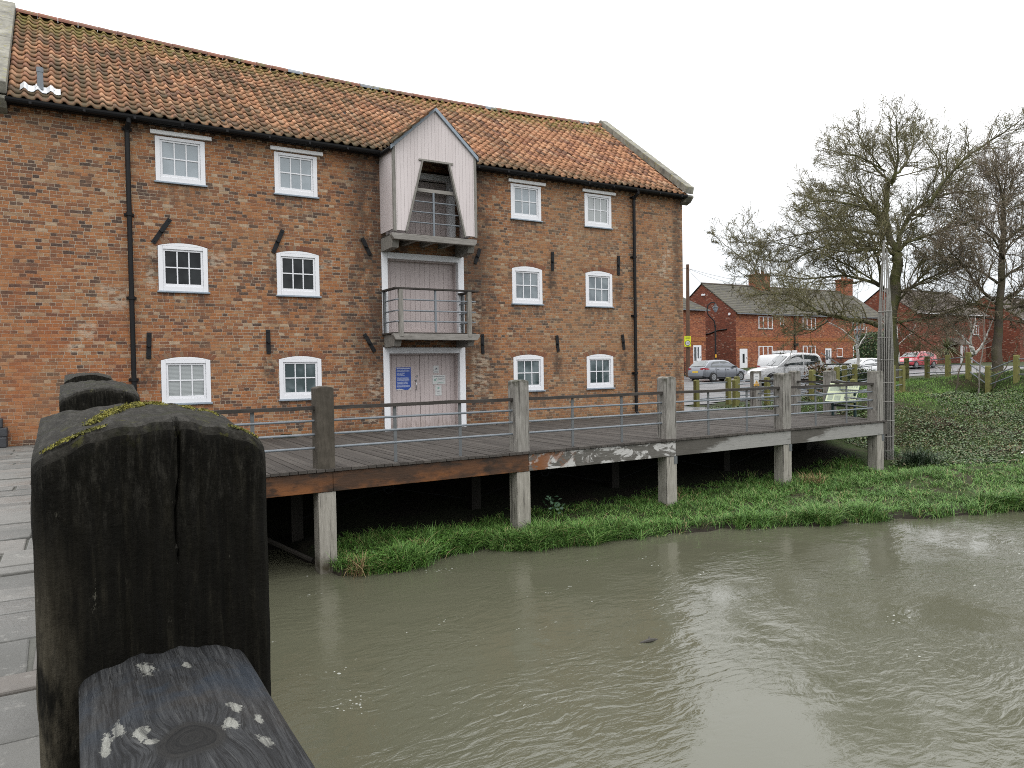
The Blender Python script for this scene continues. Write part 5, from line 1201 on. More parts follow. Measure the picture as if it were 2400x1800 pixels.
# individual plants one can tell apart
def clump(name, cx, cy, n, h, spread, w, mat, label, cat, seed, lean=.8, group=None):
    r = np.random.default_rng(seed); x, y = cx + r.normal(0, spread, n), cy + r.normal(0, spread, n)
    o = thing(name, (cx, cy, gz(cx, cy)), label, cat, group)
    blades("leaves", x, y, h*r.uniform(.6, 1.1, n), np.full(n, w), lean, mat, seed, o, Z=np.maximum(ground(x, y), WZ)); return o
clump("dry_grass_clump", 3.98, 11.66, 90, .36, .10, .012, M_dry, "tan dead grass clump at the waterline beside the first deck pile", "grass clump", 1)
clump("dry_grass_clump", 5.25, 12.05, 70, .30, .07, .012, M_dry, "small tan dead tuft standing in the bright green leafy mat", "grass clump", 2)
clump("dry_grass_clump", 15.75, 11.75, 120, .42, .13, .013, M_dry, "straw coloured tuft just right of the fourth deck pile", "grass clump", 3)
clump("dry_grass_clump", 11.75, 12.5, 90, .36, .10, .012, M_dry, "withered brown tuft in the shade right of the third deck pile", "grass clump", 4)
clump("sedge_clump", 20.05, 11.55, 420, .62, .20, .016, M_sedge, "dark drooping sedge clump at the foot of the wire obelisk", "sedge", 5, 1.0)
clump("sedge_clump", 20.75, 12.9, 260, .34, .15, .013, M_lawn, "fresh green mound of grass on the ivy slope right of the obelisk", "grass clump", 6, 1.1)
clump("sedge_clump", 5.6, 12.25, 90, .46, .07, .012, M_grass, "upright spiky green tuft behind the leafy mat under the deck edge", "grass clump", 7, .5)
clump("dry_grass_clump", 23.4, 10.6, 260, .16, .38, .012, M_dry, "flattened straw coloured grass patch halfway up the ivy bank", "grass clump", 8, 1.4)
clump("leafy_weed", 25.9, 9.6, 50, .26, .12, .045, M_herb, "bright green broad leaved weed near the bank foot at right", "weed", 9, .9)
clump("leafy_weed", 4.72, 11.85, 40, .3, .12, .05, M_lawn, "broad leaved dock among the grass at the water's edge", "weed", 10, .9)
kp = thing("wild_cabbage", (8.35, 12.35, gz(8.35, 12.35)), "tall grey green leafy plant in the deck shadow left of the third pile", "plant")
u = MB(); u.tube([(8.35, 12.35, gz(8.35, 12.35)), (8.38, 12.33, gz(8.35, 12.35) + .42)], [.012, .008], 6); u.build("stem", M_herb, kp)
r = np.random.default_rng(4); n = 34; leaf_cards("leaves", 8.36 + r.normal(0, .09, n), 12.33 + r.normal(0, .09, n), r.uniform(.035, .065, n), leaf_mat("cabbage_leaf", [(0, (.04, .09, .05)), (1, (.10, .17, .10))]), 4, .2, Z=gz(8.35, 12.35) + r.uniform(.12, .42, n), parent=kp, tilt=.8)
fw = thing("white_flowers", (22.3, 9.75, gz(22.3, 9.75)), "small cluster of white flowers at the foot of the ivy bank", "flowers")
r = np.random.default_rng(6); n = 26; leaf_cards("petals", 22.3 + r.normal(0, .1, n), 9.75 + r.normal(0, .1, n), r.uniform(.025, .04, n), simple("white_petal", (.75, .75, .68), .6), 5, .1, Z=gz(22.3, 9.75) + r.uniform(.1, .22, n), parent=fw)
u = MB(); 
for i in range(8): u.tube([(22.3 + r.normal(0, .06), 9.75 + r.normal(0, .06), gz(22.3, 9.75) - .02), (22.3 + r.normal(0, .08), 9.75 + r.normal(0, .08), gz(22.3, 9.75) + .16)], .005, 4)
u.build("stems", M_sedge, fw)

# ------------------------------------------------------------------ bare trees
def bark(name, a, b, moss=None, amt=.5):
    m = NT(name); g = m.noise(m.map(m.pos, (7, 7, 2)), 2.4, 6, .7); c = m.mix(g, a, b)
    if moss: c = m.mix(m.math('MULTIPLY', m.mr(m.noise(m.pos, 1.9, 5, .7), .38, .62), amt), c, moss)
    m.set(Base_Color=c, Roughness=.9); m.b.inputs["Specular IOR Level"].default_value = .2; m.bump(g, .6, .02); return m.mat
M_bark = bark("mossy_bark", (.07, .064, .048), (.18, .16, .12), (.12, .13, .035), .8)
M_twig = bark("olive_twigs", (.16, .14, .09), (.30, .26, .165), (.20, .205, .07), .6)
M_bark2 = bark("brown_bark", (.06, .05, .04), (.15, .125, .10), (.09, .09, .032), .45)
M_twig2 = bark("brown_twigs", (.17, .135, .105), (.32, .26, .20), (.20, .18, .09), .4)
def birch_bark():
    m = NT("white_birch_bark"); s = m.noise(m.map(m.pos, (3, 3, 26)), 1.3, 4, .6); c = m.mix(m.mr(s, .56, .66), (.62, .61, .57), (.06, .055, .05))
    c = m.mix(m.mr(m.noise(m.pos, 3, 3), .5, .7, 0, .5), c, (.3, .28, .25)); m.set(Base_Color=c, Roughness=.7); return m.mat
M_birch = birch_bark(); M_btwig = bark("birch_twigs", (.20, .18, .165), (.36, .33, .30))
RH = Vector((.8575, -.5145, 0)); FH = Vector((.5145, .8575, 0))
def seg_mesh(name, S, sides, mat, parent):
    """S: (n, 8) p0 p1 r0 r1 -> thin prisms"""
    S = np.asarray(S, dtype=np.float64); p0, p1, r0, r1 = S[:, :3], S[:, 3:6], S[:, 6], S[:, 7]; n = len(S)
    d = p1 - p0; d /= np.maximum(np.linalg.norm(d, axis=1), 1e-9)[:, None]; up = np.where(np.abs(d[:, 2:3]) < .9, [[0, 0, 1.]], [[1., 0, 0]])
    s = np.cross(d, up); s /= np.linalg.norm(s, axis=1)[:, None]; u = np.cross(s, d); P = np.zeros((n, 2*sides, 3))
    for k in range(sides):
        a = 2*np.pi*k/sides; q = s*np.cos(a) + u*np.sin(a); P[:, k] = p0 + q*r0[:, None]; P[:, sides + k] = p1 + q*r1[:, None]
    b = (np.arange(n)*2*sides)[:, None]; F = np.concatenate([b + np.array([[k, (k+1) % sides, sides + (k+1) % sides, sides + k]]) for k in range(sides)])
    return np_mesh(name, P.reshape(-1, 3), F, mat, parent, smooth=True)
def bare_tree(name, base, limbs, label, bark_m, twig_m, seed, n1, n2, n3, l1=1.7, up=.35, buds=0, tw=.0075, group=None, cat="tree", l2f=.5, l3f=.5):
    rnd = random.Random(seed); t = thing(name, base, label, cat, group); B = Vector(base); trunk = MB(); segs = []; bud = []
    def rv(): return Vector((rnd.gauss(0, 1), rnd.gauss(0, 1), rnd.gauss(0, 1)))
    def wander(p, d, L, r, nseg, curl, lift):
        pts = [(p.copy(), r)]; st = L / nseg
        for i in range(nseg):
            d = (d + rv()*curl + Vector((0, 0, lift))).normalized(); p = p + d*st; pts.append((p.copy(), r*(1 - .72*(i+1)/nseg)))
        return pts
    def thin(r): return r*.82
    def put(pts):
        for (a, ra), (b, rb_) in zip(pts[:-1], pts[1:]): segs.append((*a, *b, ra, rb_))
    def along(pts, f):
        k = min(int(f*(len(pts) - 1)), len(pts) - 2); q = f*(len(pts) - 1) - k; a, b = pts[k], pts[k+1]
        return a[0].lerp(b[0], q), (b[0] - a[0]).normalized(), a[1] + (b[1] - a[1])*q
    def side(d, ang):
        s = d.cross(rv()); s.normalize(); return (d*math.cos(ang) + s*math.sin(ang)).normalized()
    for li, (pl, r0, r1, off) in enumerate(limbs):
        P = []; L0 = Vector((pl[0][0], 0, pl[0][1]))
        for i, (a, h) in enumerate(pl):
            dist = math.hypot(a - pl[0][0], h - pl[0][1]) + abs(pl[0][0])*.5*(off != 0)
            P.append(B + RH*a + Vector((0, 0, h)) + FH*(off*dist))
        # smooth the limb
        Q = []
        for i in range(len(P) - 1):
            p0, p1, p2, p3 = P[max(i-1, 0)], P[i], P[i+1], P[min(i+2, len(P)-1)]
            for k in range(4):
                s = k/4; Q.append(.5*((2*p1) + (p2-p0)*s + (2*p0-5*p1+4*p2-p3)*s*s + (3*p1-p0-3*p2+p3)*s*s*s))
        Q.append(P[-1]); m = len(Q); rr = [(r0 + (r1 - r0)*(i/(m-1))**.7)*(1 if off == 0 else .85) for i in range(m)]
        Q = [q + rv()*min(.035, rr[i]*.3)*(0 < i < m-1) for i, q in enumerate(Q)]
        if off == 0 and li == 0: rr[0] *= 1.35; rr[1] *= 1.12
        trunk.tube(Q, rr, 9 if r0 > .1 else 6, True)
        pts = list(zip(Q, rr)); Lm = sum((Q[i+1]-Q[i]).length for i in range(m-1))
        if li == 0 and r0 > .08: continue
        c1 = max(3, int(n1*Lm))
        for i in range(c1):
            f = .12 + .88*((i + rnd.random())/c1); p, d, r = along(pts, min(f, .999)); L1 = l1*(1.15 - .78*f)*rnd.uniform(.5, 1.2)*min(1, .45 + Lm/4)
            d1 = side(d, rnd.uniform(.45, 1.1)); a1 = wander(p, d1, L1, max(min(r*.55, .035), tw*1.6), 5, .20, up*.22); put(a1)
            for j in range(n2):
                f2 = .15 + .85*((j + rnd.random())/n2); p2, d2, r2 = along(a1, min(f2, .999)); L2 = L1*l2f*(1.15 - .6*f2)*rnd.uniform(.55, 1.2)
                a2 = wander(p2, side(d2, rnd.uniform(.4, 1.0)), L2, max(r2*.6, tw*1.2), 3, .22, up*.2); put(a2)
                for k in range(n3):
                    f3 = .2 + .8*((k + rnd.random())/n3); p3, d3, r3 = along(a2, min(f3, .999)); L3 = max(L2*l3f, .12)*rnd.uniform(.5, 1.2)
                    a3 = wander(p3, side(d3, rnd.uniform(.4, 1.1)), L3, tw, 2, .25, up*.15); put(a3)
                    if buds and rnd.random() < buds:
                        for _ in range(2): bud.append(a3[rnd.randint(1, 2)][0] + rv()*.02)
    trunk.build("trunk", bark_m, t, smooth=True)
    S = np.array(segs); S[:, :3] -= np.array(B); S[:, 3:6] -= np.array(B)
    o = seg_mesh("crown", np.concatenate([S[:, :3] + np.array(B), S[:, 3:6] + np.array(B), S[:, 6:]], 1), 3, twig_m, t)
    if bud:
        b = np.array([tuple(q) for q in bud]); r = np.random.default_rng(seed); leaf_cards("buds", b[:, 0], b[:, 1], r.uniform(.018, .034, len(b)), leaf_mat("olive_buds", [(0, (.05, .05, .02)), (1, (.12, .115, .05))]), seed, .01, Z=b[:, 2], parent=t, tilt=1.5)
    return t
bare_tree("bare_tree", (31.67, 19.47, .70), LIMB_BIG, "large bare spreading tree with mossy olive twigs and a long low left limb", M_bark, M_twig, 3, 5.9, 9, 7, 2.3, .30, .12, .008)
bare_tree("bare_tree", (33.39, 16.1, .62), LIMB_SECOND, "upright brown twigged bare tree behind the path fence at the right edge", M_bark2, M_twig2, 4, 7.2, 9, 7, 2.6, .3, .08, .008)
bare_tree("birch_tree", (36.82, 24.55, .58), LIMB_BIRCH, "small white birch with fanned stems in front of the parked white estate car", M_birch, M_btwig, 5, 4, 3, 2, .9, .6, 0, .008)
bare_tree("birch_tree", (42.3, 21.2, .75), LIMB_BIRCH_TWO, "white birch with leaning stems beyond the path fence left of the right tree", M_birch, M_btwig, 6, 4, 3, 2, 1., .6, 0, .008)
bare_tree("birch_tree", (40.6, 24.6, .72), [(p, r0*.9, r1, -o) for (p, r0, r1, o) in LIMB_BIRCH], "white birch half hidden just right of the wire obelisk", M_birch, M_btwig, 8, 4, 3, 2, .9, .6, 0, .008)
for i, (b, tp, lab) in enumerate((((29.99, 15.79), (30.36, 15.63, 2.5), "thin leaning sapling on the bank, nearest the obelisk"), ((31.24, 15.03), (31.84, 14.72, 1.75), "crooked dark sapling lowest on the bank at the right"), ((30.9, 15.4), (31.07, 15.22, 3.4), "straight pale sapling in front of the right tree trunk"))):
    z = gz(*b); L = tp[2] - z; a = (Vector(tp) - Vector((b[0], b[1], z))).dot(RH)
    lim = [([(0, -.05), (a*.3 - .02, L*.33), (a*.75 + .03, L*.66), (a, L)], .045, .02, .0001), ([(a*.75, L*.66), (a*.4 - .2, L*.95), (a - .45, L*1.2)], .02, .008, .4), ([(a, L), (a + .15, L*1.25), (a + .1, L*1.5)], .02, .008, -.3)]
    bare_tree("sapling", (b[0], b[1], z), lim, lab, (M_bark2, M_bark2, bark("pale_sapling_bark", (.16, .15, .13), (.30, .28, .24)))[i], M_twig2, 20 + i, 2.2, 2, 1, .55, .6, 0, .006, cat="sapling")
# spiky cabbage palms
def spiky(name, x, y, hz, n, L, label, seed, w=.04, trunk_r=.09, drop=.5):
    z = gz(x, y); t = thing(name, (x, y, z), label, "palm"); u = MB(); u.tube([(x, y, z - .05), (x + .02, y, z + hz)], [trunk_r*1.2, trunk_r], 9); u.build("trunk", M_bark2, t)
    r = np.random.default_rng(seed); P, F = [], []; 
    for i in range(n):
        a = r.uniform(0, 2*np.pi); el = r.uniform(-.35, 1.45); l = L*r.uniform(.75, 1.1); dx, dy = math.cos(a), math.sin(a); s = Vector((-dy, dx, 0))*w/2; b = len(P)
        for k, tt in enumerate((0, .35, .7, 1.)):
            hor = l*tt*math.cos(el); ver = l*tt*math.sin(el) - drop*l*tt**2.4*math.cos(el)
            c = Vector((x + dx*hor, y + dy*hor, z + hz + ver)); f = (.7, 1., .75, .08)[k]; P += [tuple(c - s*f), tuple(c + s*f)]
        F += [(b + 2*k, b + 2*k + 1, b + 2*k + 3, b + 2*k + 2) for k in range(3)]
    np_mesh("leaves", P, F, leaf_mat("strap_leaf" , [(0, (.09, .11, .04)), (.6, (.20, .22, .10)), (1, (.38, .38, .22))], .5), t)
    return t
spiky("cabbage_palm", 41.0, 22.06, 1.45, 130, .95, "pale green cabbage palm with drooping strap leaves beyond the path fence", 3)
spiky("cabbage_palm", 50.2, 35.6, .55, 70, .95, "small spiky yucca in a dark tub before the terraced houses", 4, .035)
# clipped hedge
def bushy(name, x0, x1, y0, y1, h, n, label, seed, mat, s=(.05, .10), cat="hedge"):
    r = np.random.default_rng(seed); cx, cy = (x0 + x1)/2, (y0 + y1)/2; z = gz(cx, cy); t = thing(name, (cx, cy, z), label, cat)
    X, Y, Z = r.uniform(x0, x1, n), r.uniform(y0, y1, n), z + h*r.random(n)**.8; f = r.integers(0, 3, n); X = np.where(f == 0, np.where(r.random(n) < .5, x0, x1) + r.normal(0, .07, n), X); Y = np.where(f == 1, np.where(r.random(n) < .6, y0, y1) + r.normal(0, .07, n), Y); Z = np.where(f == 2, z + h + r.normal(0, .09, n) + .12*np.sin(X*3), Z)
    leaf_cards("foliage", X, Y, r.uniform(*s, n), mat, seed, .02, Z=Z, parent=t, tilt=1.6)
    u = MB(); u.box(x0 + .12, x1 - .12, y0 + .12, y1 - .12, z, z + h*.9); u.build("branches", M_sedge, t); return t
bushy("hedge", 57.3, 59.6, 36.4, 38.6, 3.2, 5200, "tall dark green hedge right of the terrace, behind the wire obelisk", 3, M_ivy)
bushy("shrub", 30.9, 33.2, 21.2, 22.4, .75, 1500, "low leafy shrub growing along the foot of the right path fence", 4, M_ivy, (.03, .06), "shrub")
bushy("shrub", 23.6, 24.3, 17.2, 17.9, 1.05, 700, "reddish brown leafy shrub by the path fence behind the deck railing", 5, leaf_mat("copper_leaf", [(0, (.07, .04, .022)), (.5, (.16, .09, .05)), (1, (.10, .12, .045))]), (.03, .06), "shrub")
# wire obelisk: a tall bundle of rods tied with hoops
ox, oy = 20.22, 12.62; oz = gz(ox, oy); ob = thing("wire_obelisk", (ox, oy, oz), "very tall slim grey obelisk of wire rods tied with hoops, beside the deck corner", "obelisk")
OH = 6.45; M_wire = simple("weathered_wire", (.30, .29, .265), .55, .3, .3); M_wire2 = simple("grey_willow_rods", (.085, .08, .07), .85, 0, .35)
def orad(h): return np.interp(h, [0, 1.0, 2.0, 3.2, 4.35, 4.6, 5.4, 6.45], [.19, .215, .215, .20, .165, .15, .10, .035])
u = MB(); r = random.Random(5)
for i in range(26):
    a = 2*math.pi*i/26 + r.uniform(-.06, .06); top = OH*r.uniform(.9, 1.0) if i % 2 else r.uniform(4.3, 4.9)
    hs = [top*k/9 for k in range(10)]; u.tube([(ox + orad(h)*math.cos(a + r.uniform(-.03, .03)), oy + orad(h)*math.sin(a), oz - .1 + h) for h in hs], .012, 5, False)
u.build("rods", M_wire, ob)
u = MB()
for i in range(110):
    a = r.uniform(0, 6.28); q = .86*math.sqrt(r.random()); top = r.uniform(2.2, 4.1); u.tube([(ox + orad(h)*q*math.cos(a), oy + orad(h)*q*math.sin(a), oz - .1 + h) for h in (0, top*.3, top*.65, top)], .014, 4, False)
u.build("inner_rods", M_wire2, ob)
for h in (.35, .75, 1.2, 1.75, 2.3, 2.95, 3.6, 4.35):
    u = MB(); R0 = float(orad(h)) + .012; u.tube([(ox + R0*math.cos(2*math.pi*k/24), oy + R0*math.sin(2*math.pi*k/24), oz - .1 + h) for k in range(25)], .008 if h < 4.3 else .016, 5, False); u.build("hoop", M_wire, ob)
# ================================================================== path fences of mossy posts and three tubes
M_moss = wood("mossy_post_timber", (.11, .105, .035), (.30, .29, .095), sc_=8, bump=.4)
def path_fence(pts, label, w=.17, h=1.06, zs=(.30, .60, .88)):
    P = [(x, y, gz(x, y)) for x, y in pts]; t = thing("path_fence", P[len(P)//2], label, "fence")
    for x, y, z in P:
        u = MB(); rounded_post(u, x, y, w, z - .1, z + h + random.uniform(-.02, .02), .03); u.build("post", M_moss, t, bevel=.012)
    for a, b in zip(P[:-1], P[1:]):
        A, B = Vector(a), Vector(b); d = (B - A).normalized()*w*.45
        for k in zs: u = MB(); u.tube([A + d + Vector((0, 0, k)), B - d + Vector((0, 0, k))], .022, 6, False); u.build("rail_tube", M_galv, t)
random.seed(14)
path_fence([(20.21, 20.12), (22.08, 20.26)], "short mossy fence beside the road, nearest the mill corner")
path_fence([(21.16, 19.08), (21.97, 18.3), (22.53, 16.8), (22.45, 15.13), (23.75, 14.75), (25.9, 15.9), (28.2, 16.9)], "mossy post and tube fence on the river side of the path")
path_fence([(22.6, 20.3), (25.1, 20.0), (27.78, 19.5), (29.6, 19.9)], "mossy post and tube fence on the road side of the path, behind the railing")
path_fence([(29.9, 20.6), (34.22, 20.29), (34.06, 19.22), (31.82, 17.07), (31.51, 16.09), (31.13, 15.15), (30.99, 14.07), (30.9, 13.0), (30.8, 11.9)], "long mossy post and tube fence along the crest of the bank at right")

# ================================================================== houses
def roof_tile(name, a, b, moss):
    m = NT(name); p = m.sep(m.pos); s = m.math('SINE', m.math('MULTIPLY', p[2], 2*math.pi/.185)); n1 = m.noise(m.pos, 1.2, 5, .65)
    c = m.mix(m.mr(n1, .35, .65), a, b); c = m.mix(m.mr(s, .4, .95), c, tuple(q*.4 for q in a)); c = m.mix(m.mr(m.noise(m.pos, 4, 5, .7), .5, .66, 0, .8), c, moss)
    m.set(Base_Color=c, Roughness=.9); m.bump(s, .5, .03); return m.mat
M_roof = roof_tile("grey_roof_tiles", (.060, .054, .042), (.10, .09, .068), (.11, .105, .05)); M_roof2 = roof_tile("brown_roof_tiles", (.07, .052, .042), (.12, .09, .07), (.09, .08, .05))
M_pot = simple("terracotta_pot", (.28, .12, .06), .85, 0, .2)
M_rose = simple("pink_blind", (.45, .10, .20), .7, 0, .1)
def win(parent, x0, x1, z0, z1, y, lights=(1, 1, 1), glass=None, sill=True):
    f = MB(); b = .06; yy = y - .012
    f.box(x0, x0 + b, yy, y + .05, z0, z1); f.box(x1 - b, x1, yy, y + .05, z0, z1); f.box(x0 + b, x1 - b, yy, y + .05, z0, z0 + b); f.box(x0 + b, x1 - b, yy, y + .05, z1 - b, z1)
    tot = sum(lights); acc = 0
    for l in lights[:-1]: acc += l; xc = x0 + (x1 - x0)*acc/tot; f.box(xc - .055, xc + .055, yy - .006, y + .05, z0 + b, z1 - b)
    if len(lights) == 3: f.box(x0 + b, x0 + b + .05, yy - .006, y + .05, z0 + b, z1 - b); f.box(x1 - b - .05, x1 - b, yy - .006, y + .05, z0 + b, z1 - b)
    w = f.build("window", M_white, parent); g = MB(); g.box(x0 + .04, x1 - .04, y + .02, y + .03, z0 + .04, z1 - .04); g.build("pane", glass or M_pane_house, w)
    if sill: s = MB(); s.box(x0 - .06, x1 + .06, y - .06, y + .03, z0 - .07, z0 - .001); s.build("sill", M_greyh if sill == 1 else M_white, w)
    return w
def hdoor(parent, x0, x1, z0, z1, y, style=0):
    d = MB(); d.box(x0, x1, y - .015, y + .05, z0, z1); o = d.build("door", M_white, parent); g = MB(); xm = (x0 + x1)/2
    if style == 0: g.box(xm - .13, xm + .13, y - .02, y - .016, z0 + .55, z1 - .45)
    else: g.box(x0 + .10, x0 + .36, y - .02, y - .016, z0 + .7, z1 - .16); g.box(xm + .02, xm + .20, y - .02, y - .016, z0 + .9, z1 - .16)
    g.build("pane", M_pane_house, o); h = MB(); h.box(x1 - .14, x1 - .1, y - .05, y - .016, z0 + .95, z0 + 1.08); h.build("handle", M_steel, o)
def house_shell(t, x0, x1, yf, dep, zg, ze, zr, wall_m, gable_m, roof_m, hip_l=0., hip_r=0., oh=.25):
    w = MB(); yb = yf + dep; ym = yf + dep/2; vs = []
    for x in (x0, x1): vs += [(x, yf, zg - 1), (x, yf, ze), (x, ym, zr - .06), (x, yb, ze), (x, yb, zg - 1)]
    w.add(vs, [(0, 5, 6, 1), (9, 4, 3, 8)]); w.cm = 1; nb = len(w.v) - 10
    for o5, hp in ((0, hip_l), (5, hip_r)): w.f.append(tuple(nb + o5 + i for i in ((0, 1, 3, 4) if hp else (0, 1, 2, 3, 4)))); w.m.append(1)
    w.build("wall", [wall_m, gable_m], t)
    r = MB(); k = (zr - ze)/(dep/2); a0, a1 = x0 - (oh if hip_l else .06), x1 + (oh if hip_r else .06); b0, b1 = x0 + (hip_l if hip_l else -.06), x1 - (hip_r if hip_r else -.06); e = ze - oh*k
    for dz in (0., .09):
        r.add([(a0, yf - oh, e + dz), (a1, yf - oh, e + dz), (b1, ym, zr + dz), (b0, ym, zr + dz), (a0, yb + oh, e + dz), (a1, yb + oh, e + dz)], ([(0, 1, 2, 3), (3, 2, 5, 4)] + ([(0, 3, 4)] if hip_l else []) + ([(1, 5, 2)] if hip_r else [])) if dz else [(0, 3, 2, 1), (3, 4, 5, 2)])
    r.quad((a0, yf - oh, e), (a1, yf - oh, e), (a1, yf - oh, e + .09), (a0, yf - oh, e + .09))
    for a in (a0, a1): r.add([(a, yf - oh, e), (a, yf - oh, e + .09), ((b0 if a == a0 else b1), ym, zr + .09), ((b0 if a == a0 else b1), ym, zr)], [(0, 1, 2, 3)])
    rf = r.build("roof", roof_m, t)
    c = MB(); c.tube([(b0, ym, zr + .08), (b1, ym, zr + .08)], .1, 8); c.build("ridge_tiles", M_roof2, rf)
    g = MB(); g.box(a0, a1, yf - oh - .09, yf - oh + .02, e - .03, e + .05); g.build("gutter", M_galv if wall_m is M_red else M_white, t)
    return rf
def chimney(rf, x0, x1, y0, y1, z0, z1, pots):
    c = MB(); c.box(x0, x1, y0, y1, z0, z1 - .18); c.box(x0 - .05, x1 + .05, y0 - .05, y1 + .05, z1 - .18, z1); ch = c.build("chimney", M_red, rf)
    for x in pots: p = MB(); p.tube([(x, (y0+y1)/2, z1), (x, (y0+y1)/2, z1 + .42)], [.15, .12], 10); p.build("chimney_pot", M_pot, ch)
    f = MB(); f.box(x0 - .12, x1 + .12, y0 - .14, y1 + .02, z0 + .42, z0 + .5); f.build("flashing", M_lead, ch)
YH = 45.5; ZH = 1.2
th = thing("terraced_house", (50.6, YH, ZH), "red brick terraced house nearest the gable, pink blind upstairs and white front door", "house")
rf = house_shell(th, 50.6, 58.42, YH, 8.1, ZH, 6.2, 9.06, M_red, M_redgable, M_roof)
th2 = thing("terraced_house", (58.42, YH, ZH), "middle terraced house with dark three light windows right of the black downpipe", "house")
rf2 = house_shell(th2, 58.42, 66.2, YH + .004, 8.1, ZH, 6.2, 9.06, M_red, M_redgable, M_roof)
th3 = thing("terraced_house", (66.2, YH, ZH), "right end terraced house half hidden by the white birch", "house")
rf3 = house_shell(th3, 66.2, 72.6, YH + .008, 8.1, ZH, 6.2, 9.06, M_red, M_redgable, M_roof)
for t, a, b, k in ((th, 50.6, 58.42, 0), (th2, 58.42, 66.2, .004), (th3, 66.2, 72.6, .008)):
    u = MB(); u.box(a, b, YH + k - .03, YH + k + .02, 3.62, 3.95); u.build("string_course", M_orange, t)
def lintel(t, a, b, z): u = MB(); u.box(a - .1, b + .1, YH - .014, YH + .02, z, z + .24); u.build("brick_lintel", M_orange, t)
w = win(th, 53.53, 55.45, 4.76, 5.86, YH); u = MB(); u.box(54.2, 54.8, YH + .012, YH + .018, 4.84, 5.15); u.build("blind", M_rose, w)
win(th, 53.5, 55.4, 1.78, 3.16, YH, glass=M_pane_net); hdoor(th, 51.04, 52.03, ZH - .1, 2.92, YH)
win(th, 56.5, 56.95, 5.1, 5.75, YH, (1,)); lintel(th, 51.04, 52.03, 2.93); lintel(th, 53.5, 55.4, 3.17)
win(th2, 59.68, 61.6, 4.8, 5.88, YH); win(th2, 59.68, 61.58, 1.84, 3.19, YH); hdoor(th2, 63.04, 63.97, ZH - .1, 2.94, YH, 1); win(th2, 64.83, 65.75, 2.1, 2.97, YH, (1,)); lintel(th2, 59.68, 61.58, 3.2); lintel(th2, 63.04, 63.97, 2.95)
win(th3, 67.4, 69.3, 4.85, 5.75, YH); win(th3, 67.43, 69.2, 1.88, 3.24, YH); hdoor(th3, 71.0, 71.95, ZH - .1, 2.94, YH, 1); lintel(th3, 67.43, 69.2, 3.25)
chimney(rf, 57.55, 59.35, 48.95, 50.1, 8.1, 10.35, (58.0, 58.9)); chimney(rf3, 71.2, 72.55, 48.95, 50.1, 8.1, 10.5, (71.6, 72.2))
u = MB(); u.tube([(58.42, YH - .1, 6.0), (58.42, YH - .1, ZH)], .06, 8); u.box(58.3, 58.9, YH - .16, YH - .02, 3.2, 3.42); u.build("downpipe", M_pipe, th2)
u = MB()                                                   # fittings on the gable
u.disc((50.56, 49.45, 8.06), (1, 0, 0), .10, .1, 10); u.disc((50.56, 49.2, 8.05), (1, 0, 0), .10, .1, 10); u.disc((50.56, 46.2, 6.05), (1, 0, 0), .12, .08, 10); u.build("gable_lamp", M_white, th)
u = MB(); u.tube([(50.55, 51.2, 4.35), (50.55, 49.9, 4.3), (50.55, 48.6, 4.42), (50.55, 47.6, 4.66), (50.55, 46.5, 4.72)], .05, 6); u.build("cable", M_pipe, th)
lh = thing("detached_house", (43, 44.7, ZH), "red brick house with hipped grey roof at left, behind the telegraph pole", "house")
house_shell(lh, 34.0, 46.02, 44.7, 8.0, ZH, 6.3, 9.2, M_red, M_redgable, M_roof, 3.9, 3.9)
hdoor(lh, 44.57, 45.5, ZH, 3.2, 44.7, 1); u = MB(); u.box(34, 46.02, 44.67, 44.72, 3.55, 3.88); u.box(44.45, 45.62, 44.686, 44.72, 3.21, 3.45); u.build("string_course", M_orange, lh)
win(lh, 40.5, 42.4, 1.9, 3.2, 44.7); win(lh, 40.5, 42.4, 4.8, 5.9, 44.7)
# far houses behind the trees
fh = thing("brick_house", (85, YH, 1.0), "brown brick house with a long dark roof behind the second tree", "house")
house_shell(fh, 78.4, 93.0, YH, 8.0, 1.0, 6.9, 9.7, M_redgable, M_redgable, M_roof2)
win(fh, 87.5, 88.8, 1.9, 3.1, YH, (1, 1)); win(fh, 90.2, 91.4, 4.5, 5.6, YH, (1, 1))
fp = MB(); fp.prism([(YH - 1.6, 3.3), (YH, 4.1), (YH, 3.3)], 'x', 84.6, 87.2); fp.build("porch_roof", M_roof2, fh); fp = MB(); fp.box(84.8, 84.95, YH - 1.5, YH - 1.35, .9, 3.3); fp.box(86.85, 87.0, YH - 1.5, YH - 1.35, .9, 3.3); fp.build("porch_post", M_white, fh)
fh2 = thing("brick_house", (104, 43, 1.0), "farther brown brick house with a white window at the right edge of the view", "house")
house_shell(fh2, 95.5, 116.0, 43.0, 8.0, 1.0, 6.4, 9.2, M_redgable, M_redgable, M_roof2)
win(fh2, 97.5, 99.0, 4.4, 5.7, 43.0, (1, 1)); win(fh2, 102.5, 104.0, 4.4, 5.7, 43.0, (1, 1)); win(fh2, 97.5, 99.0, 1.8, 3.1, 43.0, (1, 1))

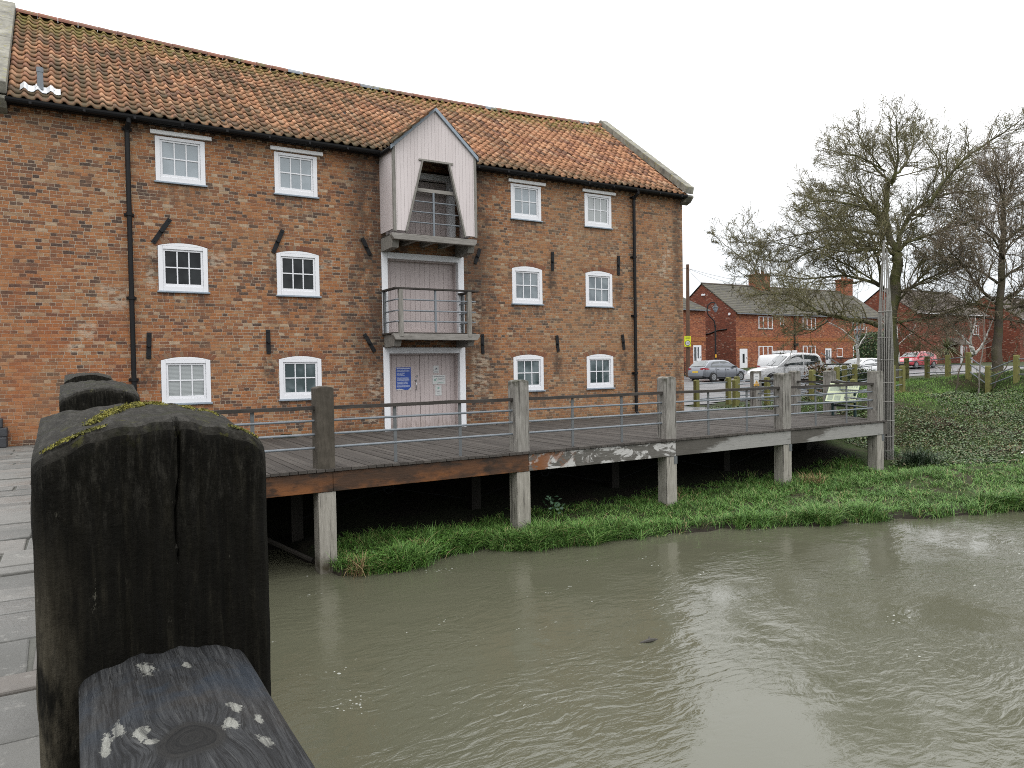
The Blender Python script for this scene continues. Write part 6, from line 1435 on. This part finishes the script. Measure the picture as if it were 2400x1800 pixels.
# garden walls and railings before the terrace
gf = thing("garden_fence", (52.5, 41.5, .8), "low weathered grey board fence in front of the white door", "fence"); random.seed(9); z = gz(52, 41.6); u = MB(); x = 50.9
while x < 54.2: u.box(x, x + .14, 41.5, 41.53, z - .1, z + 1.0 + random.uniform(-.02, .02)); x += .15
u.build("boards", M_grey, gf)
def iron_fence(x0, x1, y, label):
    z = gz((x0 + x1)/2, y); t = thing("iron_railing", ((x0 + x1)/2, y, z), label, "railing"); u = MB(); x = x0
    while x <= x1: u.box(x - .015, x + .015, y - .015, y + .015, z - .1, z + 1.05); x += .16
    u.build("bars", M_iron, t); u = MB(); u.box(x0, x1, y - .02, y + .02, z + .15, z + .2); u.box(x0, x1, y - .02, y + .02, z + .9, z + .95); u.build("cross_rail", M_iron, t)
iron_fence(37.0, 42.4, 42.9, "black iron railing behind the telegraph pole at the left house"); iron_fence(54.4, 63.5, 41.3, "black iron railing behind the white vehicles in front of the terrace")

# ================================================================== street furniture
tp = thing("telegraph_pole", (40.45, 41.1, gz(40.45, 41.1)), "tall brown wooden telegraph pole just right of the mill corner", "telegraph pole"); zb = gz(40.45, 41.1)
u = MB(); u.tube([(40.42, 41.09, zb - .3), (40.55, 41.16, 9.25)], [.17, .12], 12); u.build("pole", wood("creosoted_pole", (.07, .038, .024), (.17, .10, .065)), tp)
u = MB(); u.obox((40.55, 41.16, 8.75), (.09*.857, -.09*.515, 0), (.05*.515, .05*.857, 0), (0, 0, .05)); u.tube([(40.4, 41.02, 8.9), (40.3, 40.96, 9.0)], .025, 6); u.tube([(40.7, 41.3, 8.9), (40.8, 41.36, 9.0)], .025, 6); u.build("bracket", M_iron, tp)
u = MB()
for (q, s) in (((63, 47.0, 9.3), .5), ((52.0, 49.0, 8.2), .3), ((58.2, 49, 9.2), .4), ((20, 52.0, 9.4), .5)):
    A, B = Vector((40.55, 41.16, 8.95)), Vector(q); u.tube([A.lerp(B, k/8) + Vector((0, 0, -s*4*(k/8)*(1-k/8))) for k in range(9)], .012, 4, False)
u.build("wire", M_iron, tp)
ys = thing("speed_sign", (40.17, 40.92, 3.0), "bright yellow warning sign with a 30 roundel fixed to the telegraph pole", "sign")
sR, sF = Vector((.857, -.515, 0)), Vector((.515, .857, 0)); sc0 = Vector((40.22, 40.90, 3.37)); M_sy = simple("fluorescent_yellow", (.74, .80, .015), .5, 0, .04); M_redring = simple("sign_red", (.55, .03, .03), .5); M_blk = simple("sign_black", (.015, .015, .016), .5)
u = MB(); u.obox(sc0, sR*.25, sF*.012, Vector((0, 0, .40))); u.build("panel", M_sy, ys)
u = MB(); u.disc(sc0 - sF*.016 + Vector((0, 0, -.14)), sF, .205, .006, 28); u.build("ring", M_blk, ys); u = MB(); u.disc(sc0 - sF*.02 + Vector((0, 0, -.14)), sF, .165, .006, 28); u.build("roundel", M_paper, ys)
Mx = Matrix.Translation(sc0 - sF*.026 + Vector((0, 0, -.14))) @ Matrix(((sR.x, 0, -sF.x, 0), (sR.y, 0, -sF.y, 0), (0, 1, 0, 0), (0, 0, 0, 1)))
text_mesh("numerals", "30", .25, M_blk, ys, Mx)
u = MB()
for i, (w, zt) in enumerate(((.19, .33), (.15, .26), (.19, .19))): u.obox(sc0 - sF*.014 + Vector((0, 0, zt)), sR*w, sF*.002, Vector((0, 0, .014)))
u.build("print", M_blk, ys)
lp = thing("street_lamp", (40.75, 38.6, gz(40.75, 38.6)), "black swan neck street lamp with a hanging lantern before the dark gable", "street lamp"); zb = gz(40.75, 38.6)
L0 = Vector((40.75, 38.6, 0)); u = MB(); u.tube([L0 + Vector((0, 0, zb - .1)), L0 + Vector((0, 0, zb + 1.2)), L0 + Vector((0, 0, 4.4))], [.09, .075, .055], 10)
nk = [(0, 4.4), (-.06, 4.75), (-.28, 5.0), (-.52, 5.25), (-.60, 5.6), (-.52, 5.95), (-.3, 6.14), (-.05, 6.14), (.02, 6.05)]
u.tube([L0 + sR*a + Vector((0, 0, z)) for a, z in nk], .045, 8); u.disc(L0 + Vector((0, 0, zb + 1.25)), (0, 0, 1), .1, .12, 12); u.disc(L0 + Vector((0, 0, 4.4)), (0, 0, 1), .085, .1, 12); u.build("post", M_iron, lp)
u = MB(); c = L0 + sR*.02; u.tube([c + Vector((0, 0, z)) for z in (6.06, 5.98, 5.86, 5.76)], [.05, .08, .13, .25], 14); u.build("lantern_hood", simple("blue_black_enamel", (.014, .018, .024), .45), lp)
u = MB(); u.tube([c + Vector((0, 0, z)) for z in (5.755, 5.6, 5.42)], [.19, .17, .05], 14); u.build("lantern_glass", pane("lamp_glass", (.25, .28, .32)), lp)
u = MB(); u.obox(L0 - sF*.10 + Vector((0, 0, 2.2)), sR*.05, sF*.006, Vector((0, 0, .12))); u.build("number_plate", M_yel, lp)
gp = thing("grey_pole", (54.2, 36.2, .3), "slim pale grey post at the right end of the terrace", "post"); u = MB(); u.tube([(54.2, 36.2, gz(54.2, 36.2)), (54.2, 36.2, 4.9)], .055, 8); u.build("shaft", M_galv, gp)
mb_ = thing("meter_box", (71.75, YH - .05, 1.6), "white meter box on the front wall of the end terraced house", "box"); u = MB(); u.box(70.05, 70.65, YH - .12, YH - .0, 1.55, 2.35); u.build("door", M_white, mb_)

# ================================================================== parked vehicles
def paint(name, c, rough=.25, metal=0.): 
    m = NT(name); m.set(Base_Color=m.mix(m.noise(m.pos, 3, 3), tuple(x*.94 for x in c), c), Roughness=rough, Metallic=metal, Coat_Weight=.6); m.b.inputs["Coat Roughness"].default_value = .08; return m.mat
M_cglass = pane("car_glass", (.03, .04, .042), (.06, .075, .078), rough=.02, spec=1.); M_tyre = simple("tyre_rubber", (.018, .018, .018), .85); M_alloy = simple("alloy_rim", (.42, .43, .44), .35, .7); M_cpl = simple("black_trim", (.02, .02, .022), .5)
M_tail = simple("tail_lamp_red", (.28, .012, .02), .25); M_head = simple("headlamp_glass", (.55, .57, .6), .12); M_nplate = simple("yellow_number_plate", (.78, .52, .03), .4, 0, .03); M_wplate = simple("white_number_plate", (.75, .75, .72), .4, 0, .03)
def interp(pts, x): a = np.array(pts); return float(np.interp(x, a[:, 0], a[:, 1]))
def vehicle(name, label, loc, heading, S, pm, cat="car"):
    """S: L, W, low=[(x, z_sill)], top=[(x, z of bonnet/belt/boot)], roof=[(x, z)...] outline of the cabin, wheels, glass"""
    t = thing(name, (loc[0], loc[1], loc[2]), label, cat, None, heading); L, W = S["L"], S["W"]; b = MB()
    def hw(x): e = abs(x)/(L/2); return W/2*(1 - .035*e**2 - .16*max(0, e - .86)**1.5/.052)
    def sec(x):
        w, zb, zt = hw(x), interp(S["low"], x), interp(S["top"], x); h = zt - zb
        half = [(w*.80, zb), (w*.95, zb + .05), (w*.985, zb + h*.25), (w, zb + h*.52), (w*.985, zb + h*.72), (w*.955, zb + h*.90), (w*.90, zt), (w*.5, zt + .022), (0, zt + .03)]
        return [(x, y, z) for y, z in half] + [(x, -y, z) for y, z in half[-2::-1]]
    xs_ = [-L/2, -L/2 + .06, -L/2 + .16] + list(np.linspace(-L/2 + .4, L/2 - .4, 15)) + [L/2 - .16, L/2 - .06, L/2]
    V = [sec(x) for x in xs_]; n = len(V[0]); off = len(b.v)
    b.add([q for s in V for q in s], [(i*n + k, i*n + k + 1, (i+1)*n + k + 1, (i+1)*n + k) for i in range(len(V) - 1) for k in range(n - 1)] + [(i*n + n - 1, i*n, (i+1)*n, (i+1)*n + n - 1) for i in range(len(V) - 1)] + [tuple(range(n))[::-1], tuple(range((len(V)-1)*n, len(V)*n))])
    R = S["roof"]; xr0, xr1 = R[0][0], R[-1][0]; tum = S.get("tumble", .16)
    def cab_y(x, z):
        zb = interp(S["top"], x); zr = max(p[1] for p in R); k = min(1, max(0, (z - zb)/(zr - zb))); return hw(x)*.925 - tum*k**1.25
    xc = sorted({p[0] for p in R} | set(np.linspace(xr0, xr1, 15))); G = []
    for x in xc:
        zr, zb = interp(R, x), interp(S["top"], x) - .03; zr = max(zr, zb + .01); half = [(cab_y(x, zb), zb)] + [(cab_y(x, zb + (zr - zb)*k), zb + (zr - zb)*k) for k in (.35, .7, .9)]
        ye = cab_y(x, zr); half += [(ye - .05, zr), (ye*.5, zr + .02), (0, zr + .028)]; G.append([(x, y, z) for y, z in half] + [(x, -y, z) for y, z in half[-2::-1]])
    m = len(G[0]); b.add([q for s in G for q in s], [(i*m + k, i*m + k + 1, (i+1)*m + k + 1, (i+1)*m + k) for i in range(len(G) - 1) for k in range(m - 1)] + [tuple(range(m))[::-1], tuple(range((len(G)-1)*m, len(G)*m))])
    body = b.build("body", pm, t, local=True, smooth=True)
    md = body.modifiers.new("edges", 'EDGE_SPLIT'); md.split_angle = R_(38)
    for poly in S["side_glass"]:
        for s in (1, -1):
            q = MB(); vs = [(x, s*(cab_y(x, z) + .006), z) for x, z in poly]; q.add(vs, [tuple(range(len(vs)))[::s]]); q.build("side_window", M_cglass, t, local=True)
    for (p0, p1, nm) in S["end_glass"]:
        (xa, za), (xb, zb2) = p0, p1; q = MB(); nx, nz2 = -(zb2 - za), (xb - xa); ln = math.hypot(nx, nz2); nx, nz2 = nx/ln, nz2/ln
        if nz2 < 0: nx, nz2 = -nx, -nz2
        row = []
        for (x, z) in ((xa, za), (xb, zb2)): ye = cab_y(x, z) - .07; row.append([(x + nx*.02*(1), y, z + nz2*.02) for y in (-ye, -ye*.5, 0, ye*.5, ye)]); 
        for r2 in row: r2[2] = (r2[2][0] + nx*.03, 0, r2[2][2] + nz2*.03); r2[1] = (r2[1][0] + nx*.02, r2[1][1], r2[1][2] + nz2*.02); r2[3] = (r2[3][0] + nx*.02, r2[3][1], r2[3][2] + nz2*.02)
        q.add(row[0] + row[1], [(i, i + 1, i + 6, i + 5) for i in range(4)]); q.build(nm, M_cglass, t, local=True, smooth=True)
    wr = S.get("wr", .31)
    for x in S["wheels"]:
        for s in (1, -1):
            y = s*(hw(x) + .004); a = MB(); a.disc((x, s*(hw(x)*.985 - .04), wr + .02), (0, 1, 0), wr + .055, .10, 26); a.build("wheel_arch", M_cpl, t, local=True)
            w = MB(); w.disc((x, y - s*.075, wr), (0, 1, 0), wr, .19, 28); wo = w.build("wheel", M_tyre, t, local=True, bevel=.03)
            r = MB(); r.disc((x, y + s*.018, wr), (0, 1, 0), wr*.66, .012, 24); r.disc((x, y + s*.026, wr), (0, 1, 0), wr*.14, .02, 12); r.build("rim", M_alloy, wo, local=True)
            g = MB()
            for k in range(7): an = 2*math.pi*k/7; g.obox((x + math.cos(an)*wr*.40, y + s*.0255, wr + math.sin(an)*wr*.40), (math.cos(an)*wr*.17, 0, math.sin(an)*wr*.17), (-math.sin(an)*wr*.06, 0, math.cos(an)*wr*.06), (0, .0015, 0))
            g.build("rim_slots", M_cpl, wo, local=True)
    q = MB()
    for s in (1, -1):                                   # door shut lines and sills
        for x in S["seams"]:
            zb, zt = interp(S["low"], x) + .12, interp(S["top"], x) - .03; q.obox((x, s*(hw(x)*1.0 - .006), (zb + zt)/2), (.006, 0, 0), (0, .012, 0), (0, 0, (zt - zb)/2))
    q.build("door_seams", M_cpl, t, local=True)
    q = MB()
    for s in (1, -1): 
        for x in S["handles"]: q.obox((x, s*(hw(x)*.985 + .012), interp(S["top"], x) - .14), (.08, 0, 0), (0, .014, 0), (0, 0, .016))
    q.build("door_handle", pm, t, local=True)
    for s in (1, -1):
        xm = S["mirror"]; q = MB(); q.obox((xm, s*(hw(xm) + .06), interp(S["top"], xm) + .06), (.07, 0, 0), (0, .10, 0), (0, 0, .065)); q.build("wing_mirror", S.get("mirror_m", M_cpl), t, local=True, bevel=.03)
        zt = S["lampz"]; q = MB(); xe = -L/2; q.add([(xe + .015, s*(hw(xe)*.55), zt), (xe - .004, s*(hw(xe)*.9), zt + .0), (xe + .16, s*(hw(xe + .16) + .004), zt + .01), (xe + .45, s*(hw(xe + .45) + .0), zt + .03), (xe + .45, s*(hw(xe + .45)*.985), zt + .10), (xe + .13, s*(hw(xe + .1)*1.0), zt + .15), (xe + .0, s*(hw(xe)*.9), zt + .14), (xe + .02, s*(hw(xe)*.55), zt + .11)], [(0, 1, 6, 7), (1, 2, 5, 6), (2, 3, 4, 5)]); q.build("tail_light", M_tail, t, local=True)
        xe = L/2; zt = S["headz"]; q = MB(); q.add([(xe + .004, s*hw(xe)*.60, zt), (xe - .0, s*hw(xe)*.98, zt + .01), (xe - .18, s*(hw(xe - .18) + .004), zt + .05), (xe - .42, s*(hw(xe - .42) + .002), zt + .15), (xe - .2, s*(hw(xe - .2)*.985), zt + .17), (xe - .04, s*hw(xe)*.95, zt + .14), (xe - .02, s*hw(xe)*.6, zt + .11)], [(0, 1, 5, 6), (1, 2, 4, 5), (2, 3, 4)]); q.build("headlight", M_head, t, local=True)
    q = MB(); q.box(-L/2 - .022, -L/2 - .006, -.26, .26, S["platez"], S["platez"] + .11); q.build("number_plate", M_nplate, t, local=True); q = MB(); q.box(L/2 + .006, L/2 + .02, -.26, .26, .45, .56); q.build("number_plate", M_wplate, t, local=True)
    q = MB(); zl = interp(S["low"], 0); q.box(-L/2 + .25, L/2 - .25, -W/2*.86, W/2*.86, zl - .06, zl + .06); q.box(L/2 - .1, L/2 + .012, -W/2*.6, W/2*.6, .3, .42); q.box(-L/2 - .008, -L/2 + .1, -W/2*.7, W/2*.7, .27, .38); q.build("bumper_trim", M_cpl, t, local=True)
    return t
HATCH = dict(L=4.25, W=1.80, low=[(-2.13,.36),(-1.9,.26),(1.9,.22),(2.13,.30)], top=[(-2.13,.78),(-2.06,.92),(-1.7,.98),(.7,.94),(1.2,.90),(1.8,.77),(2.06,.62),(2.13,.5)],
    roof=[(-2.02,.95),(-1.72,1.22),(-1.45,1.41),(-.9,1.465),(-.1,1.47),(.35,1.39),(1.15,.93)], wheels=(-1.3, 1.32), seams=(-1.05, -.12, .95), handles=(-.85, .1), mirror=.72, lampz=.80, headz=.55, platez=.62,
    side_glass=[[(-1.5,1.0),(-.62,.98),(-.62,1.385),(-1.1,1.36),(-1.32,1.27)],[(-.55,.98),(.78,.97),(.36,1.26),(.05,1.37),(-.55,1.39)]], end_glass=[((.42,1.37),(1.1,.97),"windscreen"),((-1.95,1.02),(-1.5,1.37),"rear_window")])
EST = dict(L=4.5, W=1.82, low=[(-2.25,.36),(-2,.25),(2,.24),(2.25,.32)], top=[(-2.25,.8),(-2.18,.95),(-1.8,1.0),(.6,.96),(1.1,.94),(1.9,.82),(2.18,.66),(2.25,.55)],
    roof=[(-2.15,.97),(-1.85,1.22),(-1.5,1.42),(-.8,1.50),(0,1.5),(.4,1.42),(1.2,.96)], wheels=(-1.38, 1.4), seams=(-1.1, -.12, .98), handles=(-.85, .1), mirror=.75, mirror_m=None, lampz=.84, headz=.60, platez=.7,
    side_glass=[[(-1.75,1.05),(-.62,1.02),(-.62,1.42),(-1.2,1.40),(-1.5,1.30)],[(-.55,1.02),(.8,1.0),(.42,1.29),(.1,1.41),(-.55,1.43)]], end_glass=[((.46,1.40),(1.14,1.0),"windscreen"),((-2.08,1.04),(-1.58,1.38),"rear_window")])
VAN = dict(L=4.3, W=1.82, low=[(-2.15,.34),(-2,.25),(1.95,.24),(2.15,.32)], top=[(-2.15,.95),(-2.1,1.05),(.6,1.05),(1.2,1.02),(1.75,.86),(2.08,.68),(2.15,.55)],
    roof=[(-2.13,1.06),(-2.09,1.6),(-1.95,1.80),(-1.4,1.85),(.1,1.84),(.55,1.72),(1.35,1.05)], tumble=.12, wheels=(-1.3, 1.4), seams=(-.45, .05, 1.0), handles=(-.3, .2), mirror=.95, lampz=.95, headz=.62, platez=.7,
    side_glass=[[(.1,1.12),(1.0,1.1),(.55,1.6),(.3,1.70),(.1,1.72)]], end_glass=[((.62,1.70),(1.28,1.1),"windscreen")])
PICK = dict(L=5.2, W=1.85, low=[(-2.6,.5),(-2.4,.42),(2.4,.38),(2.6,.46)], top=[(-2.6,1.12),(-2.5,1.16),(-.9,1.15),(.9,1.12),(1.3,1.1),(2.2,1.0),(2.52,.82),(2.6,.7)],
    roof=[(-1.02,1.15),(-.9,1.62),(-.75,1.75),(-.1,1.81),(.5,1.78),(.72,1.7),(1.42,1.1)], tumble=.17, wheels=(-1.6, 1.65), wr=.37, seams=(-.95, .0, 1.1), handles=(-.75, .2), mirror=1.0, lampz=.85, headz=.74, platez=.6,
    side_glass=[[(-.85,1.2),(-.02,1.18),(-.02,1.69),(-.62,1.66),(-.78,1.58)],[(.05,1.18),(1.1,1.17),(.62,1.58),(.4,1.68),(.05,1.70)]], end_glass=[((.8,1.66),(1.36,1.15),"windscreen")])
M_silver = paint("silver_grey_paint", (.23, .245, .275), .3, .55); M_wpaint = paint("white_car_paint", (.78, .79, .80)); M_rpaint = paint("red_car_paint", (.5, .03, .05))
def gpos(x, y): return (x, y, gz(x, y) + .03)
vehicle("hatchback", "silver grey hatchback seen from its rear corner, parked below the dark gable", gpos(38.75, 36.55), 0, HATCH, M_silver)
pk_ = vehicle("pickup_truck", "white double cab pickup with a dark cover over its load bed, nearest of the vehicles", gpos(33.1, 25.6), R_(152), PICK, M_wpaint, "pickup truck")
u = MB(); u.box(-2.52, -1.0, -.84, .84, 1.165, 1.215); u.build("bed_cover", M_cpl, pk_, local=True); u = MB(); u.bar((-.98, -.7, 1.78), (-1.9, -.8, 1.2), .05, .05); u.bar((-.98, .7, 1.78), (-1.9, .8, 1.2), .05, .05); u.build("roll_bar", M_steel, pk_, local=True); u = MB(); u.tube([(-.55, .35, 1.8), (-.62, .35, 2.12)], [.035, .008], 6); u.build("aerial", M_cpl, pk_, local=True)
vn = vehicle("panel_van", "small white panel van carrying a flat white roof box, behind the pickup", gpos(44.3, 35.3), 0, VAN, M_wpaint, "van")
u = MB(); u.box(-.75, .75, -.5, .5, 1.93, 2.12); rb_o = u.build("roof_box", M_wpaint, vn, local=True, bevel=.03); u = MB()
for x in (-.5, .5): u.box(x - .03, x + .03, -.7, .7, 1.85, 1.93)
u.build("roof_bar", M_cpl, vn, local=True)
EST["mirror_m"] = M_wpaint
vehicle("estate_car", "white car with sloping tail facing left, behind the small white birch", gpos(50.8, 33.7), R_(172), EST, M_wpaint)
E2 = dict(EST); E2["mirror_m"] = M_cpl
vehicle("estate_car", "red car glimpsed between the fence posts beyond the path", gpos(66.5, 38.6), math.pi, E2, M_rpaint)

# repeats of a kind share a group
GROUPS = {"terraced_house": "terraced houses beyond the road", "brick_house": "brick houses behind the trees", "birch_tree": "birches beyond the path fence", "bare_tree": "bare trees on the bank",
          "sapling": "saplings on the bank", "path_fence": "path fences of mossy posts", "dry_grass_clump": "dead grass clumps on the bank", "sedge_clump": "green clumps on the bank", "leafy_weed": "broad leaved weeds on the bank",
          "deck_railing": "railings of the deck", "iron_railing": "iron garden railings", "notice": "white notices on the door", "cabbage_palm": "spiky palms", "estate_car": "estate cars", "shrub": "shrubs by the path fence"}
for o in list(col.objects):
    if o.parent is None and "label" in o.keys():
        g = GROUPS.get(o.name.split(".")[0])
        if g: o["group"] = g
